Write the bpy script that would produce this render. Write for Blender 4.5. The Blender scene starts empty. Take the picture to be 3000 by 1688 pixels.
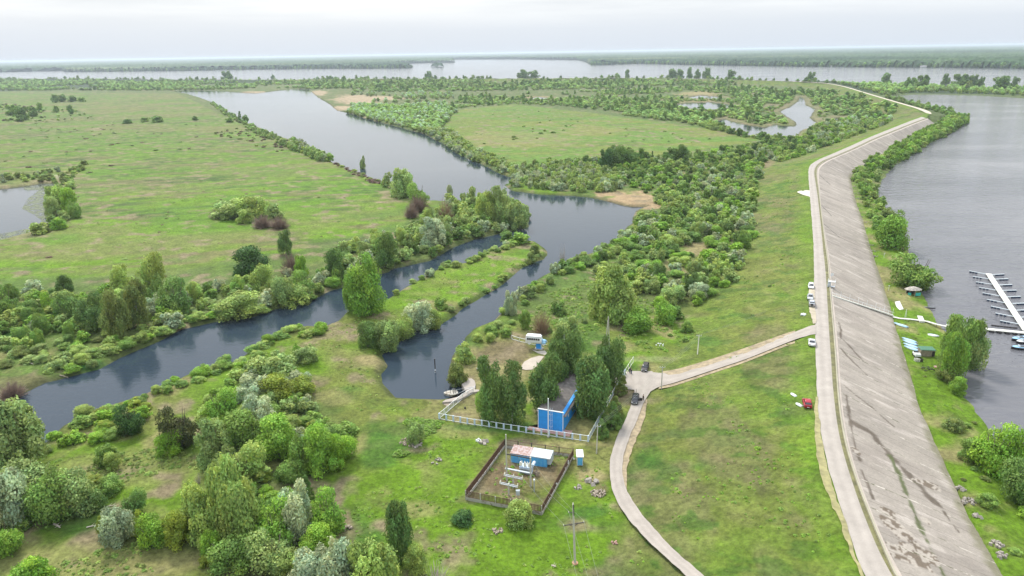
import bpy, bmesh, math, random
import numpy as np
from mathutils import Vector, Matrix
from mathutils.geometry import tessellate_polygon
C = bpy.context.scene.collection
rad = math.radians
# ------------------------------------------------------------------ camera, world, sun, exposure
FX, CX, CY = 1740.0, 1287.5, 724.5          # focal length / centre of the survey grid used for laying the site out
CAMH, PITCH, ROLL = 84.0, rad(18.8), rad(0.979)
sc = bpy.context.scene
cf = np.array([0, math.cos(PITCH), -math.sin(PITCH)])
cu0 = np.array([0, math.sin(PITCH), math.cos(PITCH)])
cr0 = np.array([1.0, 0, 0])
cr = cr0*math.cos(ROLL) - cu0*math.sin(ROLL)
cu = cu0*math.cos(ROLL) + cr0*math.sin(ROLL)
cam_d = bpy.data.cameras.new('camera'); cam = bpy.data.objects.new('camera', cam_d); C.objects.link(cam)
cam.matrix_world = Matrix(((cr[0], cu[0], -cf[0], 0), (cr[1], cu[1], -cf[1], 0), (cr[2], cu[2], -cf[2], CAMH), (0, 0, 0, 1)))
cam_d.sensor_width = 36; cam_d.lens = FX/2575*36; cam_d.clip_start = 1; cam_d.clip_end = 200000
sc.camera = cam
SUN_EL, SUN_AZ = rad(52), rad(-25)            # azimuth from +Y towards +X
w = bpy.data.worlds.new('World'); sc.world = w; w.use_nodes = True
nt = w.node_tree; nt.nodes.clear(); N = nt.nodes.new; Lk = nt.links.new
out = N('ShaderNodeOutputWorld'); bg = N('ShaderNodeBackground'); sky = N('ShaderNodeTexSky')
sky.sky_type = 'NISHITA'; sky.sun_disc = False; sky.sun_elevation = SUN_EL; sky.sun_rotation = SUN_AZ
sky.air_density = 1.2; sky.dust_density = 3.0
tc = N('ShaderNodeTexCoord'); sep = N('ShaderNodeSeparateXYZ'); Lk(tc.outputs['Generated'], sep.inputs[0])
mp = N('ShaderNodeMapping'); mp.inputs['Scale'].default_value = (1.0, 1.0, 13.0); Lk(tc.outputs['Generated'], mp.inputs[0])
cn = N('ShaderNodeTexNoise'); cn.inputs['Scale'].default_value = 3.2; cn.inputs['Detail'].default_value = 7; cn.inputs['Roughness'].default_value = .55
Lk(mp.outputs[0], cn.inputs['Vector'])
cc = N('ShaderNodeValToRGB'); cc.color_ramp.elements[0].position = .38; cc.color_ramp.elements[0].color = (6.7, 6.95, 7.2, 1)
cc.color_ramp.elements[1].position = .62; cc.color_ramp.elements[1].color = (10.2, 10.2, 9.9, 1)
Lk(cn.outputs['Fac'], cc.inputs[0])
# near the horizon the cloud deck closes to an even pale grey, overhead it is darker and bluer
zr = N('ShaderNodeValToRGB'); e = zr.color_ramp.elements
e[0].position = 0.0; e[0].color = (6.0, 6.6, 7.4, 1); e[1].position = 1.0; e[1].color = (15, 15.8, 17, 1)
m = zr.color_ramp.elements.new(.07); m.color = (6.5, 6.95, 7.5, 1)
m = zr.color_ramp.elements.new(.25); m.color = (7.8, 8.2, 8.4, 1)
m = zr.color_ramp.elements.new(.55); m.color = (10.5, 11.4, 13, 1)
Lk(sep.outputs[2], zr.inputs[0])
mr = N('ShaderNodeMapRange'); mr.inputs[1].default_value = .03; mr.inputs[2].default_value = .11; Lk(sep.outputs[2], mr.inputs[0])
mr2 = N('ShaderNodeMapRange'); mr2.inputs[1].default_value = .5; mr2.inputs[2].default_value = .2; mr2.inputs[4].default_value = 1.0; Lk(sep.outputs[2], mr2.inputs[0])
mm = N('ShaderNodeMath'); mm.operation = 'MULTIPLY'; Lk(mr.outputs[0], mm.inputs[0]); Lk(mr2.outputs[0], mm.inputs[1])
mx = N('ShaderNodeMixRGB'); Lk(mm.outputs[0], mx.inputs[0]); Lk(zr.outputs[0], mx.inputs[1]); Lk(cc.outputs[0], mx.inputs[2])
mx2 = N('ShaderNodeMixRGB'); mx2.inputs[0].default_value = .12; Lk(mx.outputs[0], mx2.inputs[1]); Lk(sky.outputs[0], mx2.inputs[2])
Lk(mx2.outputs[0], bg.inputs[0]); bg.inputs[1].default_value = 0.095; Lk(bg.outputs[0], out.inputs[0])
sl = bpy.data.lights.new('sun', 'SUN'); sl.energy = 2.9; sl.angle = rad(10); sl.color = (1, .95, .86)
so = bpy.data.objects.new('sun', sl); C.objects.link(so)
so.rotation_euler = Vector((math.sin(SUN_AZ)*math.cos(SUN_EL), math.cos(SUN_AZ)*math.cos(SUN_EL), math.sin(SUN_EL))).to_track_quat('Z', 'Y').to_euler()
sc.view_settings.view_transform = 'Standard'; sc.view_settings.look = 'None'; sc.view_settings.exposure = 0.5; sc.view_settings.gamma = 1
sc.cycles.max_bounces = 6; sc.cycles.diffuse_bounces = 3; sc.cycles.glossy_bounces = 2; sc.cycles.transmission_bounces = 2
sc.cycles.volume_bounces = 0; sc.cycles.transparent_max_bounces = 4
sc.cycles.caustics_reflective = False; sc.cycles.caustics_refractive = False

# ------------------------------------------------------------------ survey helpers
def at(x, y, z=0.0):
    d = cf + cr*((x-CX)/FX) - cu*((y-CY)/FX)
    t = (z-CAMH)/d[2]
    return np.array([d[0]*t, d[1]*t, z])
def proj(p):
    v = np.array([p[0], p[1], p[2]-CAMH]); k = v@cf
    return CX+FX*(v@cr)/k, CY-FX*(v@cu)/k
def topz(b, ytop):
    """height above b of the point over b that is seen at row ytop"""
    v = np.array([b[0], b[1], b[2]-CAMH]); s = (CY-ytop)/FX
    # (v+h k).cu = s (v+h k).cf
    return float((s*(v@cf)-v@cu)/(cu[2]-s*cf[2]))
def mpp(p):      # metres per survey pixel at p
    return float(np.array([p[0], p[1], p[2]-CAMH])@cf)/FX
rs = np.random.RandomState(7)
_lat = [rs.rand(256, 256) for _ in range(8)]
def vn(x, y, s, seed=0):
    x = np.asarray(x)/s+seed*17.3; y = np.asarray(y)/s+seed*9.1
    xi = np.floor(x).astype(np.int64); yi = np.floor(y).astype(np.int64); fx = x-xi; fy = y-yi
    fx = fx*fx*(3-2*fx); fy = fy*fy*(3-2*fy); L = _lat[seed % 8]
    g = lambda a, b: L[a & 255, b & 255]
    return (g(xi, yi)*(1-fx)+g(xi+1, yi)*fx)*(1-fy)+(g(xi, yi+1)*(1-fx)+g(xi+1, yi+1)*fx)*fy
def fbm(x, y, s, seed=0, o=4):
    r = 0; a = 1; t = 0
    for k in range(o):
        r = r+a*vn(x, y, s/2**k, seed+k); t += a; a *= .55
    return r/t
def sstep(a, b, x):
    t = np.clip((x-a)/(b-a), 0, 1); return t*t*(3-2*t)
def dline(P, L):
    """distance of points P (n,2) to polyline L"""
    best = np.full(len(P), 1e18)
    for a, b in zip(L[:-1], L[1:]):
        ab = b-a; t = np.clip(((P-a)@ab)/(ab@ab+1e-9), 0, 1)
        q = P-a-t[:, None]*ab
        best = np.minimum(best, (q*q).sum(1))
    return np.sqrt(best)
def inside(P, L):
    r = np.zeros(len(P), bool); n = len(L)
    for i in range(n):
        a = L[i]; b = L[(i+1) % n]
        if a[1] == b[1]: continue
        c = ((a[1] > P[:, 1]) != (b[1] > P[:, 1])) & (P[:, 0] < (b[0]-a[0])*(P[:, 1]-a[1])/(b[1]-a[1])+a[0])
        r ^= c
    return r
def sdist(P, L, pad=60):
    """signed distance (negative inside), exact only within pad of the polygon"""
    lo = L.min(0)-pad; hi = L.max(0)+pad
    r = np.full(len(P), float(pad)); k = ((P > lo) & (P < hi)).all(1)
    if k.any():
        Q = P[k]; d = dline(Q, np.vstack([L, L[:1]])); d[inside(Q, L)] *= -1; r[k] = np.minimum(d, pad)
    return r
def poly(px, z): return np.array([at(x, y, z)[:2] for x, y in px])
def hor(x): return 156.0-0.01709*x-2.0

# ------------------------------------------------------------------ lines of the site
HAZE = 6.5e-5
WR, WL = -1.2, 0.3      # river level, lake level
CREST = 9.0
Ledge = [(2300,1640),(2230,1530),(2172,1449),(2151,1387),(2129,1319),(2104,1249),(2079,1162),(2064,1087),(2057,1045),(2054,999),(2052,924),(2051,849),(2049,799),(2047,724),(2047,687),(2047,650),(2045,600),(2041,550),(2037.5,502),(2034,462),(2032.5,434),(2034,420),(2042,411),(2061,400),(2086,390),(2144,365),(2181,347.5),(2231,327.5),(2281,307.5),(2318,294)]
Redge = [(2380,1640),(2302,1540),(2238,1449),(2214,1394),(2189,1337),(2164,1274),(2139,1199),(2116,1124),(2108,1087),(2101,1040),(2097,999),(2091,924),(2086,849),(2081,774),(2079,724),(2076,687),(2072.5,650),(2067.5,600),(2062.5,550),(2057.5,502),(2051,462),(2047,436),(2049,421),(2059,410),(2076,401),(2098,393),(2154,369),(2190,351),(2240,331),(2290,311),(2328,297)]
Wedge = [(2400,1640),(2325,1540),(2258,1449),(2234,1392),(2210,1332),(2186,1274),(2161,1212),(2138,1137),(2128,1087),(2120,1040),(2114,987),(2110,899),(2104,832),(2097,770),(2092,724),(2088,662),(2079,612),(2067.5,537),(2060,462),(2058,440),(2060,424),(2070,414),(2086,404),(2108,395),(2164,371),(2200,353),(2250,333),(2300,312.5),(2335,299.5)]
Foot = [(2680,1660),(2590,1540),(2519,1449),(2504,1419),(2474,1369),(2436,1299),(2414,1242),(2384,1187),(2354,1117),(2341,1087),(2321,1037),(2301,987),(2289,937),(2272,887),(2256,837),(2246,794),(2224,724),(2214,695),(2201,655),(2186,612),(2171,557),(2154,512),(2144,475),(2139,445),(2150,432),(2181,420),(2215,400),(2256,377),(2290,352),(2340,330),(2385,307),(2386,297)]
FZ = 1.3
Lw = poly(Ledge, CREST); Rw = poly(Redge, CREST); Ww = poly(Wedge, CREST); Fw = poly(Foot, FZ)
Far = [(2336,287.5),(2336,282),(2314,274),(2281,265),(2226,249),(2171,232.5),(2121,217),(2079,209.5),(2031,206),(1940,203),(1815,200),(1732,198),(1640,197),(1547,195.5),(1300,197),(1111,198),(939,198),(669,200.5),(420,200),(180,198),(0,198),(-300,199)]
Farw = poly(Far, CREST)
def resample(L, step, smooth=True):
    L = np.asarray(L, float)
    if smooth:      # one round of Chaikin keeps the bends round
        for _ in range(2):
            q = [L[0]]
            for a, b in zip(L[:-1], L[1:]): q += [a*.75+b*.25, a*.25+b*.75]
            q.append(L[-1]); L = np.array(q)
    s = np.r_[0, np.cumsum(np.linalg.norm(np.diff(L, axis=0), axis=1))]
    n = max(2, int(s[-1]/step)+1); t = np.linspace(0, s[-1], n)
    return np.stack([np.interp(t, s, L[:, k]) for k in range(L.shape[1])], 1), t
crest_poly = np.vstack([Lw, Ww[::-1]])
slope_poly = np.vstack([Ww, Fw[::-1]])
damC = np.vstack([(Lw+0), Farw])            # left crest edge, then the far crest
RIVER = [(-60,1042),(0,1014),(62,989),(112,964),(175,949),(250,929),(300,902),(350,879),(400,859),(457,829),(537,811),(640,797),(694,779),(740,764),(776,770),(790,752),(830,733),(869,722),(920,700),(976,685),(986,677),(1019,670),(1081,657),(1131,627),(1194,602),(1287,582),(1327,572),(1333,557),(1330,540),(1322,516),(1300,506),(1256,504),(1200,506),(1119,508),(1060,505),(1006,487),(989,477),(951,457),(894,432),(859,420),(819,400),(770,374),(739,356),(690,338),(644,318),(610,306),(575,284),(535,258),(502,246),(472,237),(432,230),(470,228),(550,229),(600,233),(644,235),(700,228),(744,224),(774,225),(784,232),(800,246),(829,262),(844,277),(869,283),(919,298),(994,318),(1069,338),(1114,362),(1154,390),(1219,417),(1256,437),(1287,449),(1284,460),(1268,466),(1287,480),(1362,490),(1437,493),(1475,496),(1512,503),(1562,516),(1587,521),(1630,520),(1600,530),(1592,545),(1590,562),(1575,572),(1568,590),(1530,620),(1480,640),(1430,655),(1400,678),(1362,696),(1327,720),(1300,752),(1244,806),(1194,826),(1169,849),(1158,874),(1142,890),(1134,909),(1126,937),(1134,954),(1161,970),(1166,982),(1160,994),(1114,1004),(1054,1004),(994,1001),(979,987),(961,964),(959,942),(975,922),(966,905),(959,894),(989,874),(1019,849),(1045,832),(1094,824),(1131,802),(1169,774),(1186,762),(1231,737),(1256,722),(1287,697),(1312,674),(1337,663),(1367,653),(1377,642),(1372,627),(1345,608),(1310,606),(1256,622),(1206,646),(1164,664),(1119,668),(1054,704),(1010,730),(975,752),(930,775),(874,784),(849,809),(819,821),(739,823),(694,841),(644,876),(582,914),(525,922),(475,941),(400,979),(325,1006),(212,1040),(160,1070),(120,1112),(40,1160),(0,1180),(-60,1210)]
POND_W = [(-120,480),(0,476),(60,470),(100,463),(140,461),(132,470),(112,502),(112,525),(122,542),(140,552),(118,563),(77,585),(0,605),(-120,630)]
PONDS = [POND_W,
 [(1695,265),(1725,260),(1787,257),(1845,266),(1820,273),(1787,277),(1745,275),(1712,270)],
 [(1728,246),(1762,240),(1812,244),(1800,249),(1770,248),(1748,249)],
 [(1802,306),(1820,300),(1842,307),(1887,317),(1926,322),(1950,314),(1965,317),(1999,318),(2004,312),(1999,306),(1976,292),(1962,281),(1986,270),(2006,257),(2012,243),(2021,250),(2026,265),(2049,275),(2036,297),(2059,315),(2016,327),(1999,345),(1969,350),(1931,345),(1890,344),(1862,335),(1837,322)],
 [(1332,248),(1352,244),(1378,247),(1365,252),(1345,252)],
 [(1928,272),(1946,264),(1938,273)],[(2098,300),(2110,296),(2112,302),(2102,304)],
 [(1890,242),(1900,238),(1918,242),(1900,244)]]
river_w = poly(RIVER, WR); ponds_w = [poly(p, WR) for p in PONDS]
# lake: everything beyond the dam
lake_shore = [(2700,1460),(2620,1360),(2575,1307),(2551,1262),(2535,1220),(2520,1160),(2500,1110),(2470,1060),(2445,1020),(2431,1002),(2419,987),(2409,960),(2402,930),(2396,895),(2385,850),(2370,820),(2356,800),(2331,762),(2321,742),(2314,724),(2318,708),(2310,690),(2290,660),(2281,632),(2274,620),(2268,590),(2262,560),(2235,530),(2216,505),(2204,482),(2214,460),(2231,435),(2256,412),(2294,390),(2331,367),(2401,327),(2432,309),(2436,298),(2400,290),(2375,283),(2340,276),(2300,266),(2281,262),(2260,254),(2246,247),(2252,241),(2300,238),(2356,238),(2469,241),(2600,249),(2900,256)]
spit_back = [(2900,240),(2600,228),(2480,224),(2380,221),(2330,219),(2260,216),(2200,212),(2130,210),(2080,203)]
strip_poly = np.vstack([poly(lake_shore, WL), poly(spit_back, WL), poly([(2031,204),(2100,214),(2171,234),(2281,266),(2334,283),(2334,290),(2200,345),(2080,398),(2048,420),(2048,700),(2066,1087),(2240,1449),(2500,1900)], 5.0)])
lake_outer = np.array([[60, -400], [4000, -3000], [50000, -3000], [50000, 50000], [0, 74000], [-50000, 50000], [-48000, 2000]], float)
left_end = Farw[-1]+np.array([-40000., 6000.])
lake_poly = np.vstack([np.array([[left_end[0], left_end[1]]]), Farw[::-1], ((Ww+Fw[:len(Ww)] if len(Ww) == len(Fw) else Ww))[::-1]*1.0, lake_outer[:6]])
fin = lambda pts: poly(pts, WL)
def hp(x, k=2.2): return (x, hor(x)+k)
BANKS = [fin([(-400,188),(0,182),(155,178.5),(158,181),(200,181.2),(420,179),(644,175),(820,173),(1000,172.5),(1037,171.5),(1036,169),(1014,166),(990,164),(960,163),(1000,161),(1030,160),(1079,158.5),(1144,158),(1146,156),(1130,152),(1129,150.4),(1287,149.7),(1450,151.3),(1470,156),(1487,164),(1530,163.3),(1600,160.5),(1931,166.8),(2100,168.5),(2350,170),(2575,172.8),(3000,181)]
         + [hp(3000),hp(2200),hp(1500),hp(900),hp(300),hp(-400)]),
         fin([(1081,169.3),(1100,170),(1119,169.6),(1112,168),(1090,168)])]
ISLE_N = 1
def height(P):
    P = np.asarray(P, float).reshape(-1, 2); X, Y = P[:, 0], P[:, 1]
    R = np.hypot(X, Y)
    h = (fbm(X, Y, 34, 1)-.5)*1.1+(fbm(X, Y, 9, 4, 2)-.5)*.3
    h = np.clip(h, -.6, .8)
    lake = inside(P, lake_poly)
    near = R < 5000
    # rivers and ponds cut in
    for L, k in [(river_w, .55)]+[(p, .35) for p in ponds_w]:
        d = sdist(P, L, 40); wob = (fbm(X, Y, 7, 2, 3)-.5)*2.2*np.clip(R/500, .5, 2)
        d = np.where(d < 39, d+wob, d)
        h = np.where(d < 12, np.minimum(h, WR+np.clip(d*k, -1.6, 3)), h)
    # land behind the dam
    k = lake
    if k.any():
        Q = P[k]; hl = np.full(len(Q), -3.0)
        wob = (fbm(Q[:, 0], Q[:, 1], 9, 3, 3)-.5)*3
        d = sdist(Q, strip_poly, 60)+wob
        hl = np.maximum(hl, WL+np.clip(-d*.22, -3, .95+.3*fbm(Q[:, 0], Q[:, 1], 8, 5, 2)))
        for B in BANKS:
            hl = np.maximum(hl, WL+np.clip(-sdist(Q, B, 400)*.2, -3, 1.2))
        h[k] = hl
    # dam body
    nd = R < 60000
    Q = P[nd]; d = dline(Q, damC); hd = CREST-np.maximum(0, d-1.5)/3.9
    onc = inside(Q, crest_poly); ons = inside(Q, slope_poly)
    hh = h[nd]
    lk = lake[nd]; right = ons | (lk & (dline(Q, Ww) < 60) & (Q[:, 1] < Farw[0][1]+10))
    hh = np.where(right & ~ons, hh, np.maximum(hh, hd))
    hh = np.where(onc, CREST-.12, hh)
    if ons.any():
        a = dline(Q[ons], Ww); b = dline(Q[ons], Fw); hh[ons] = CREST+(FZ-CREST)*a/(a+b+1e-6)-.45
    h[nd] = hh
    return h
def gz(x, y): return float(height(np.array([[x, y]]))[0])
def G(x, y):
    z = 0.0
    for _ in range(7):
        p = at(x, y, z); z = .35*z+.65*gz(p[0], p[1])
    p = at(x, y, z); return np.array([p[0], p[1], gz(p[0], p[1])])

# ------------------------------------------------------------------ material helpers
def newmat(name):
    m = bpy.data.materials.new(name); m.use_nodes = True; return m, m.node_tree, m.node_tree.nodes['Principled BSDF']
def simple(name, col, rough=.7, metal=0, var=.12, scale=6.0, bump=0.0, spec=.4, col2=None, thr=.5):
    m, t, b = newmat(name)
    tcn = t.nodes.new('ShaderNodeTexCoord'); n = t.nodes.new('ShaderNodeTexNoise'); n.inputs['Scale'].default_value = scale; n.inputs['Detail'].default_value = 6
    t.links.new(tcn.outputs['Object'], n.inputs['Vector'])
    r = t.nodes.new('ShaderNodeValToRGB'); e = r.color_ramp.elements
    c = np.array(col); e[0].position = .3; e[1].position = .7
    e[0].color = (*np.clip(c*(1-var), 0, 1), 1); e[1].color = (*np.clip(c*(1+var), 0, 1), 1)
    if col2 is not None:
        e[0].position = thr-.04; e[1].position = thr+.06; e[0].color = (*col2, 1); e[1].color = (*col, 1)
    t.links.new(n.outputs['Fac'], r.inputs[0]); t.links.new(r.outputs[0], b.inputs['Base Color'])
    b.inputs['Roughness'].default_value = rough; b.inputs['Metallic'].default_value = metal; b.inputs['Specular IOR Level'].default_value = spec
    if bump:
        bp = t.nodes.new('ShaderNodeBump'); bp.inputs['Strength'].default_value = bump; bp.inputs['Distance'].default_value = .05
        t.links.new(n.outputs['Fac'], bp.inputs['Height']); t.links.new(bp.outputs[0], b.inputs['Normal'])
    return m
def tag(o, label=None, cat=None, group=None, kind=None):
    if label: o['label'] = label
    if cat: o['category'] = cat
    if group: o['group'] = group
    if kind: o['kind'] = kind
    return o
def npmesh(name, V, F, mat=None, colors=None, uv=None, smooth=False, attr='cover'):
    V = np.ascontiguousarray(V, np.float32); F = np.ascontiguousarray(F, np.int32)
    me = bpy.data.meshes.new(name); me.vertices.add(len(V)); me.vertices.foreach_set('co', V.ravel())
    k = F.shape[1]; me.loops.add(F.size); me.loops.foreach_set('vertex_index', F.ravel())
    me.polygons.add(len(F)); me.polygons.foreach_set('loop_start', np.arange(0, F.size, k, dtype=np.int32))
    me.polygons.foreach_set('use_smooth', np.full(len(F), smooth))
    me.update(calc_edges=True)
    if colors is not None:
        a = me.color_attributes.new(attr, 'FLOAT_COLOR', 'POINT')
        a.data.foreach_set('color', np.ascontiguousarray(np.c_[colors, np.ones(len(V))] if colors.shape[1] == 3 else colors, np.float32).ravel())
    if uv is not None:
        u = me.uv_layers.new(name='UVMap'); u.data.foreach_set('uv', np.ascontiguousarray(uv[F.ravel()], np.float32).ravel())
    if mat: me.materials.append(mat)
    return me
def link(name, me, parent=None, loc=None):
    o = bpy.data.objects.new(name, me); C.objects.link(o)
    if parent: o.parent = parent
    if loc is not None: o.location = loc
    return o
def gridF(nr, ncol, close=False):
    i = np.arange(nr-1)[:, None]; j = np.arange(ncol if close else ncol-1)[None, :]
    a = i*ncol+j; b = i*ncol+(j+1) % ncol
    return np.stack([a, b, b+ncol, a+ncol], -1).reshape(-1, 4)
# ------------------------------------------------------------------ ground
ang = np.r_[np.linspace(-48, 48, 900), np.linspace(48, 312, 90)[1:-1]]
rr = np.r_[25*1.0068**np.arange(0, 745)]; rr = np.r_[rr, rr[-1]*1.05**np.arange(1, 62)]
A, Rr = np.meshgrid(np.radians(ang), rr); GX = (Rr*np.sin(A)).ravel(); GY = (Rr*np.cos(A)).ravel()
GP = np.stack([GX, GY], 1); GH = height(GP)
V = np.c_[GX, GY, GH]; F = gridF(len(rr), len(ang), True)[:, ::-1]
V = np.vstack([V, [[0, 0, 0]]]); c0 = len(V)-1
def lerp(a, b, t): return a+(b-a)*t[:, None]
def arr(*c): return np.array(c, float)
BRIGHT, OLIVE, DRY, LUSH, BROWN, MID, SAND, MARSH = arr(.115,.212,.013), arr(.135,.165,.035), arr(.255,.22,.105), arr(.05,.125,.018), arr(.15,.125,.065), arr(.105,.19,.03), arr(.42,.36,.27), arr(.085,.115,.04)
def zone(px, z=0.0): return poly(px, z)
MEADOW_W = zone([(-500,330),(0,232),(450,236),(600,310),(740,362),(860,425),(1000,485),(1120,505),(1030,560),(940,610),(800,660),(600,705),(300,730),(0,745),(-500,800)])
MEADOW_M = zone([(1120,275),(1290,262),(1500,285),(1700,310),(1850,340),(1925,355),(1700,390),(1500,400),(1300,430),(1200,390),(1110,330)])
RIGHT_M = zone([(1600,960),(2050,840),(2150,1500),(1750,1500),(1560,1250),(1580,1100)])
THICK = [  # ground under thickets: taller rank herbs
 zone([(-200,700),(300,690),(700,640),(1000,560),(1120,505),(1320,520),(1330,580),(980,685),(760,765),(400,862),(0,1010),(-200,1050)]),
 zone([(1290,440),(1450,420),(1700,385),(1930,350),(2000,330),(1950,420),(1920,520),(1890,640),(1840,740),(1700,790),(1480,800),(1350,800),(1200,850),(1300,740),(1560,600),(1600,530),(1400,480)]),
 zone([(900,300),(1120,260),(1400,250),(1750,230),(2050,215),(2250,270),(2150,330),(1950,350),(1600,300),(1300,262),(1130,280),(1110,330),(1300,440),(1240,430),(1000,320)]),
 zone([(-200,1350),(60,1180),(250,1230),(300,1290),(250,1340),(0,1330),(-200,1500)]),
 zone([(500,1130),(560,970),(700,890),(760,960),(880,1060),(900,1130),(760,1190),(900,1290),(850,1420),(600,1440),(260,1360),(480,1280)])]
# (x, y, rx, ry, colour, strength)
PATCH = [(700,1050,60,22,DRY,.7),(330,1180,260,60,DRY,.45),(150,1420,330,80,DRY,.6),(1230,925,110,50,DRY,.75),(1270,885,60,25,BROWN,.9),
 (1040,1280,90,30,DRY,.55),(1350,1160,150,50,DRY,.35),(1310,1200,110,50,arr(.17,.125,.075),.9),(1340,1240,60,40,OLIVE,.5),(1480,1200,45,25,DRY,.9),(1510,1230,22,18,BROWN,.8),(1475,1290,70,22,LUSH,.8),(1430,1320,200,25,LUSH,.35),
 (1180,1050,50,22,DRY,.85),(1250,1000,90,45,DRY,.6),(1380,1070,45,20,DRY,.8),(1450,1080,60,35,DRY,.6),(1540,1000,40,60,OLIVE,.5),(1430,1118,220,8,DRY,.6),(1180,1075,130,8,DRY,.5),
 (960,1130,90,60,LUSH,.75),(1010,1085,120,25,LUSH,.6),(1230,1075,180,16,LUSH,.8),(1620,1210,40,70,LUSH,.9),(1690,1170,60,30,LUSH,.5),(1860,1295,60,26,LUSH,1),(1960,1040,80,25,LUSH,.4),(1600,1110,40,30,OLIVE,.4),(2060,1180,25,70,DRY,.35),
 (1590,500,90,22,arr(.33,.24,.14),1.3),(1520,490,40,10,arr(.33,.24,.14),1),(1640,520,30,8,arr(.33,.24,.14),1),(1750,628,60,22,DRY,1),(1790,600,30,30,DRY,.6),(1710,660,45,22,DRY,.8),(1880,500,24,60,arr(.3,.22,.13),.4),(1920,430,30,40,arr(.3,.2,.13),.5),(1990,390,22,14,SAND,.7),
 (900,250,70,12,arr(.33,.26,.17),1.3),(960,247,60,6,arr(.33,.26,.17),1.1),(860,272,30,6,arr(.33,.26,.17),1.1),(800,235,30,7,arr(.33,.26,.17),1),(650,232,60,2.5,arr(.33,.26,.17),1),
 (1760,236,60,6,DRY,1),(1740,253,80,6,DRY,.9),(1350,247,45,6,DRY,1.2),(1850,290,50,10,BROWN,.8),(1880,316,60,8,BROWN,.5),(1960,360,50,8,BROWN,.6),
 (930,545,60,14,LUSH,.35),(180,440,30,14,DRY,.6),(150,445,40,8,SAND,.5),(1180,325,70,35,OLIVE,.5),(1300,350,200,20,DRY,.35),(1500,330,120,14,DRY,.25),(1350,290,150,12,LUSH,.2),
 (1010,790,90,20,OLIVE,.5),(1120,770,60,22,DRY,.6),(870,900,90,30,DRY,.3),(930,905,40,14,DRY,.9),(840,1000,60,20,DRY,.4),(1010,1010,70,12,OLIVE,.3),(1150,1020,60,10,BROWN,.4),
 (1020,700,90,14,BRIGHT,.5),(1180,680,90,30,BRIGHT,.6),(1300,640,60,14,BRIGHT,.6),(190,915,90,14,arr(.04,.15,.02),1.1),(60,840,60,14,arr(.04,.15,.02),.8),
 (100,960,120,20,BROWN,.7),(30,990,60,18,BROWN,.7),(420,860,120,14,BRIGHT,.4),(1740,850,60,25,LUSH,.3),(1560,880,60,14,DRY,.4),(1620,905,90,10,SAND,.25),
 (1950,500,24,14,LUSH,1.),(1975,585,60,12,BROWN,.35),(1985,530,60,12,BROWN,.3),(1960,650,50,30,OLIVE,.6),(1950,760,70,30,OLIVE,.5),(1880,830,120,25,LUSH,.3),
 (300,1330,250,20,LUSH,.35),(250,960,60,20,BROWN,.3),(2510,1390,60,40,OLIVE,.6),(2480,1200,60,60,DRY,.6),(2420,1140,25,60,DRY,.6),(2545,1270,30,25,BROWN,1),(2400,1060,30,30,DRY,.5),(2340,880,25,40,DRY,.6),(2330,760,30,20,DRY,.5),(2280,640,20,14,DRY,.7),(2300,650,25,8,BROWN,.6)]
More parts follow.
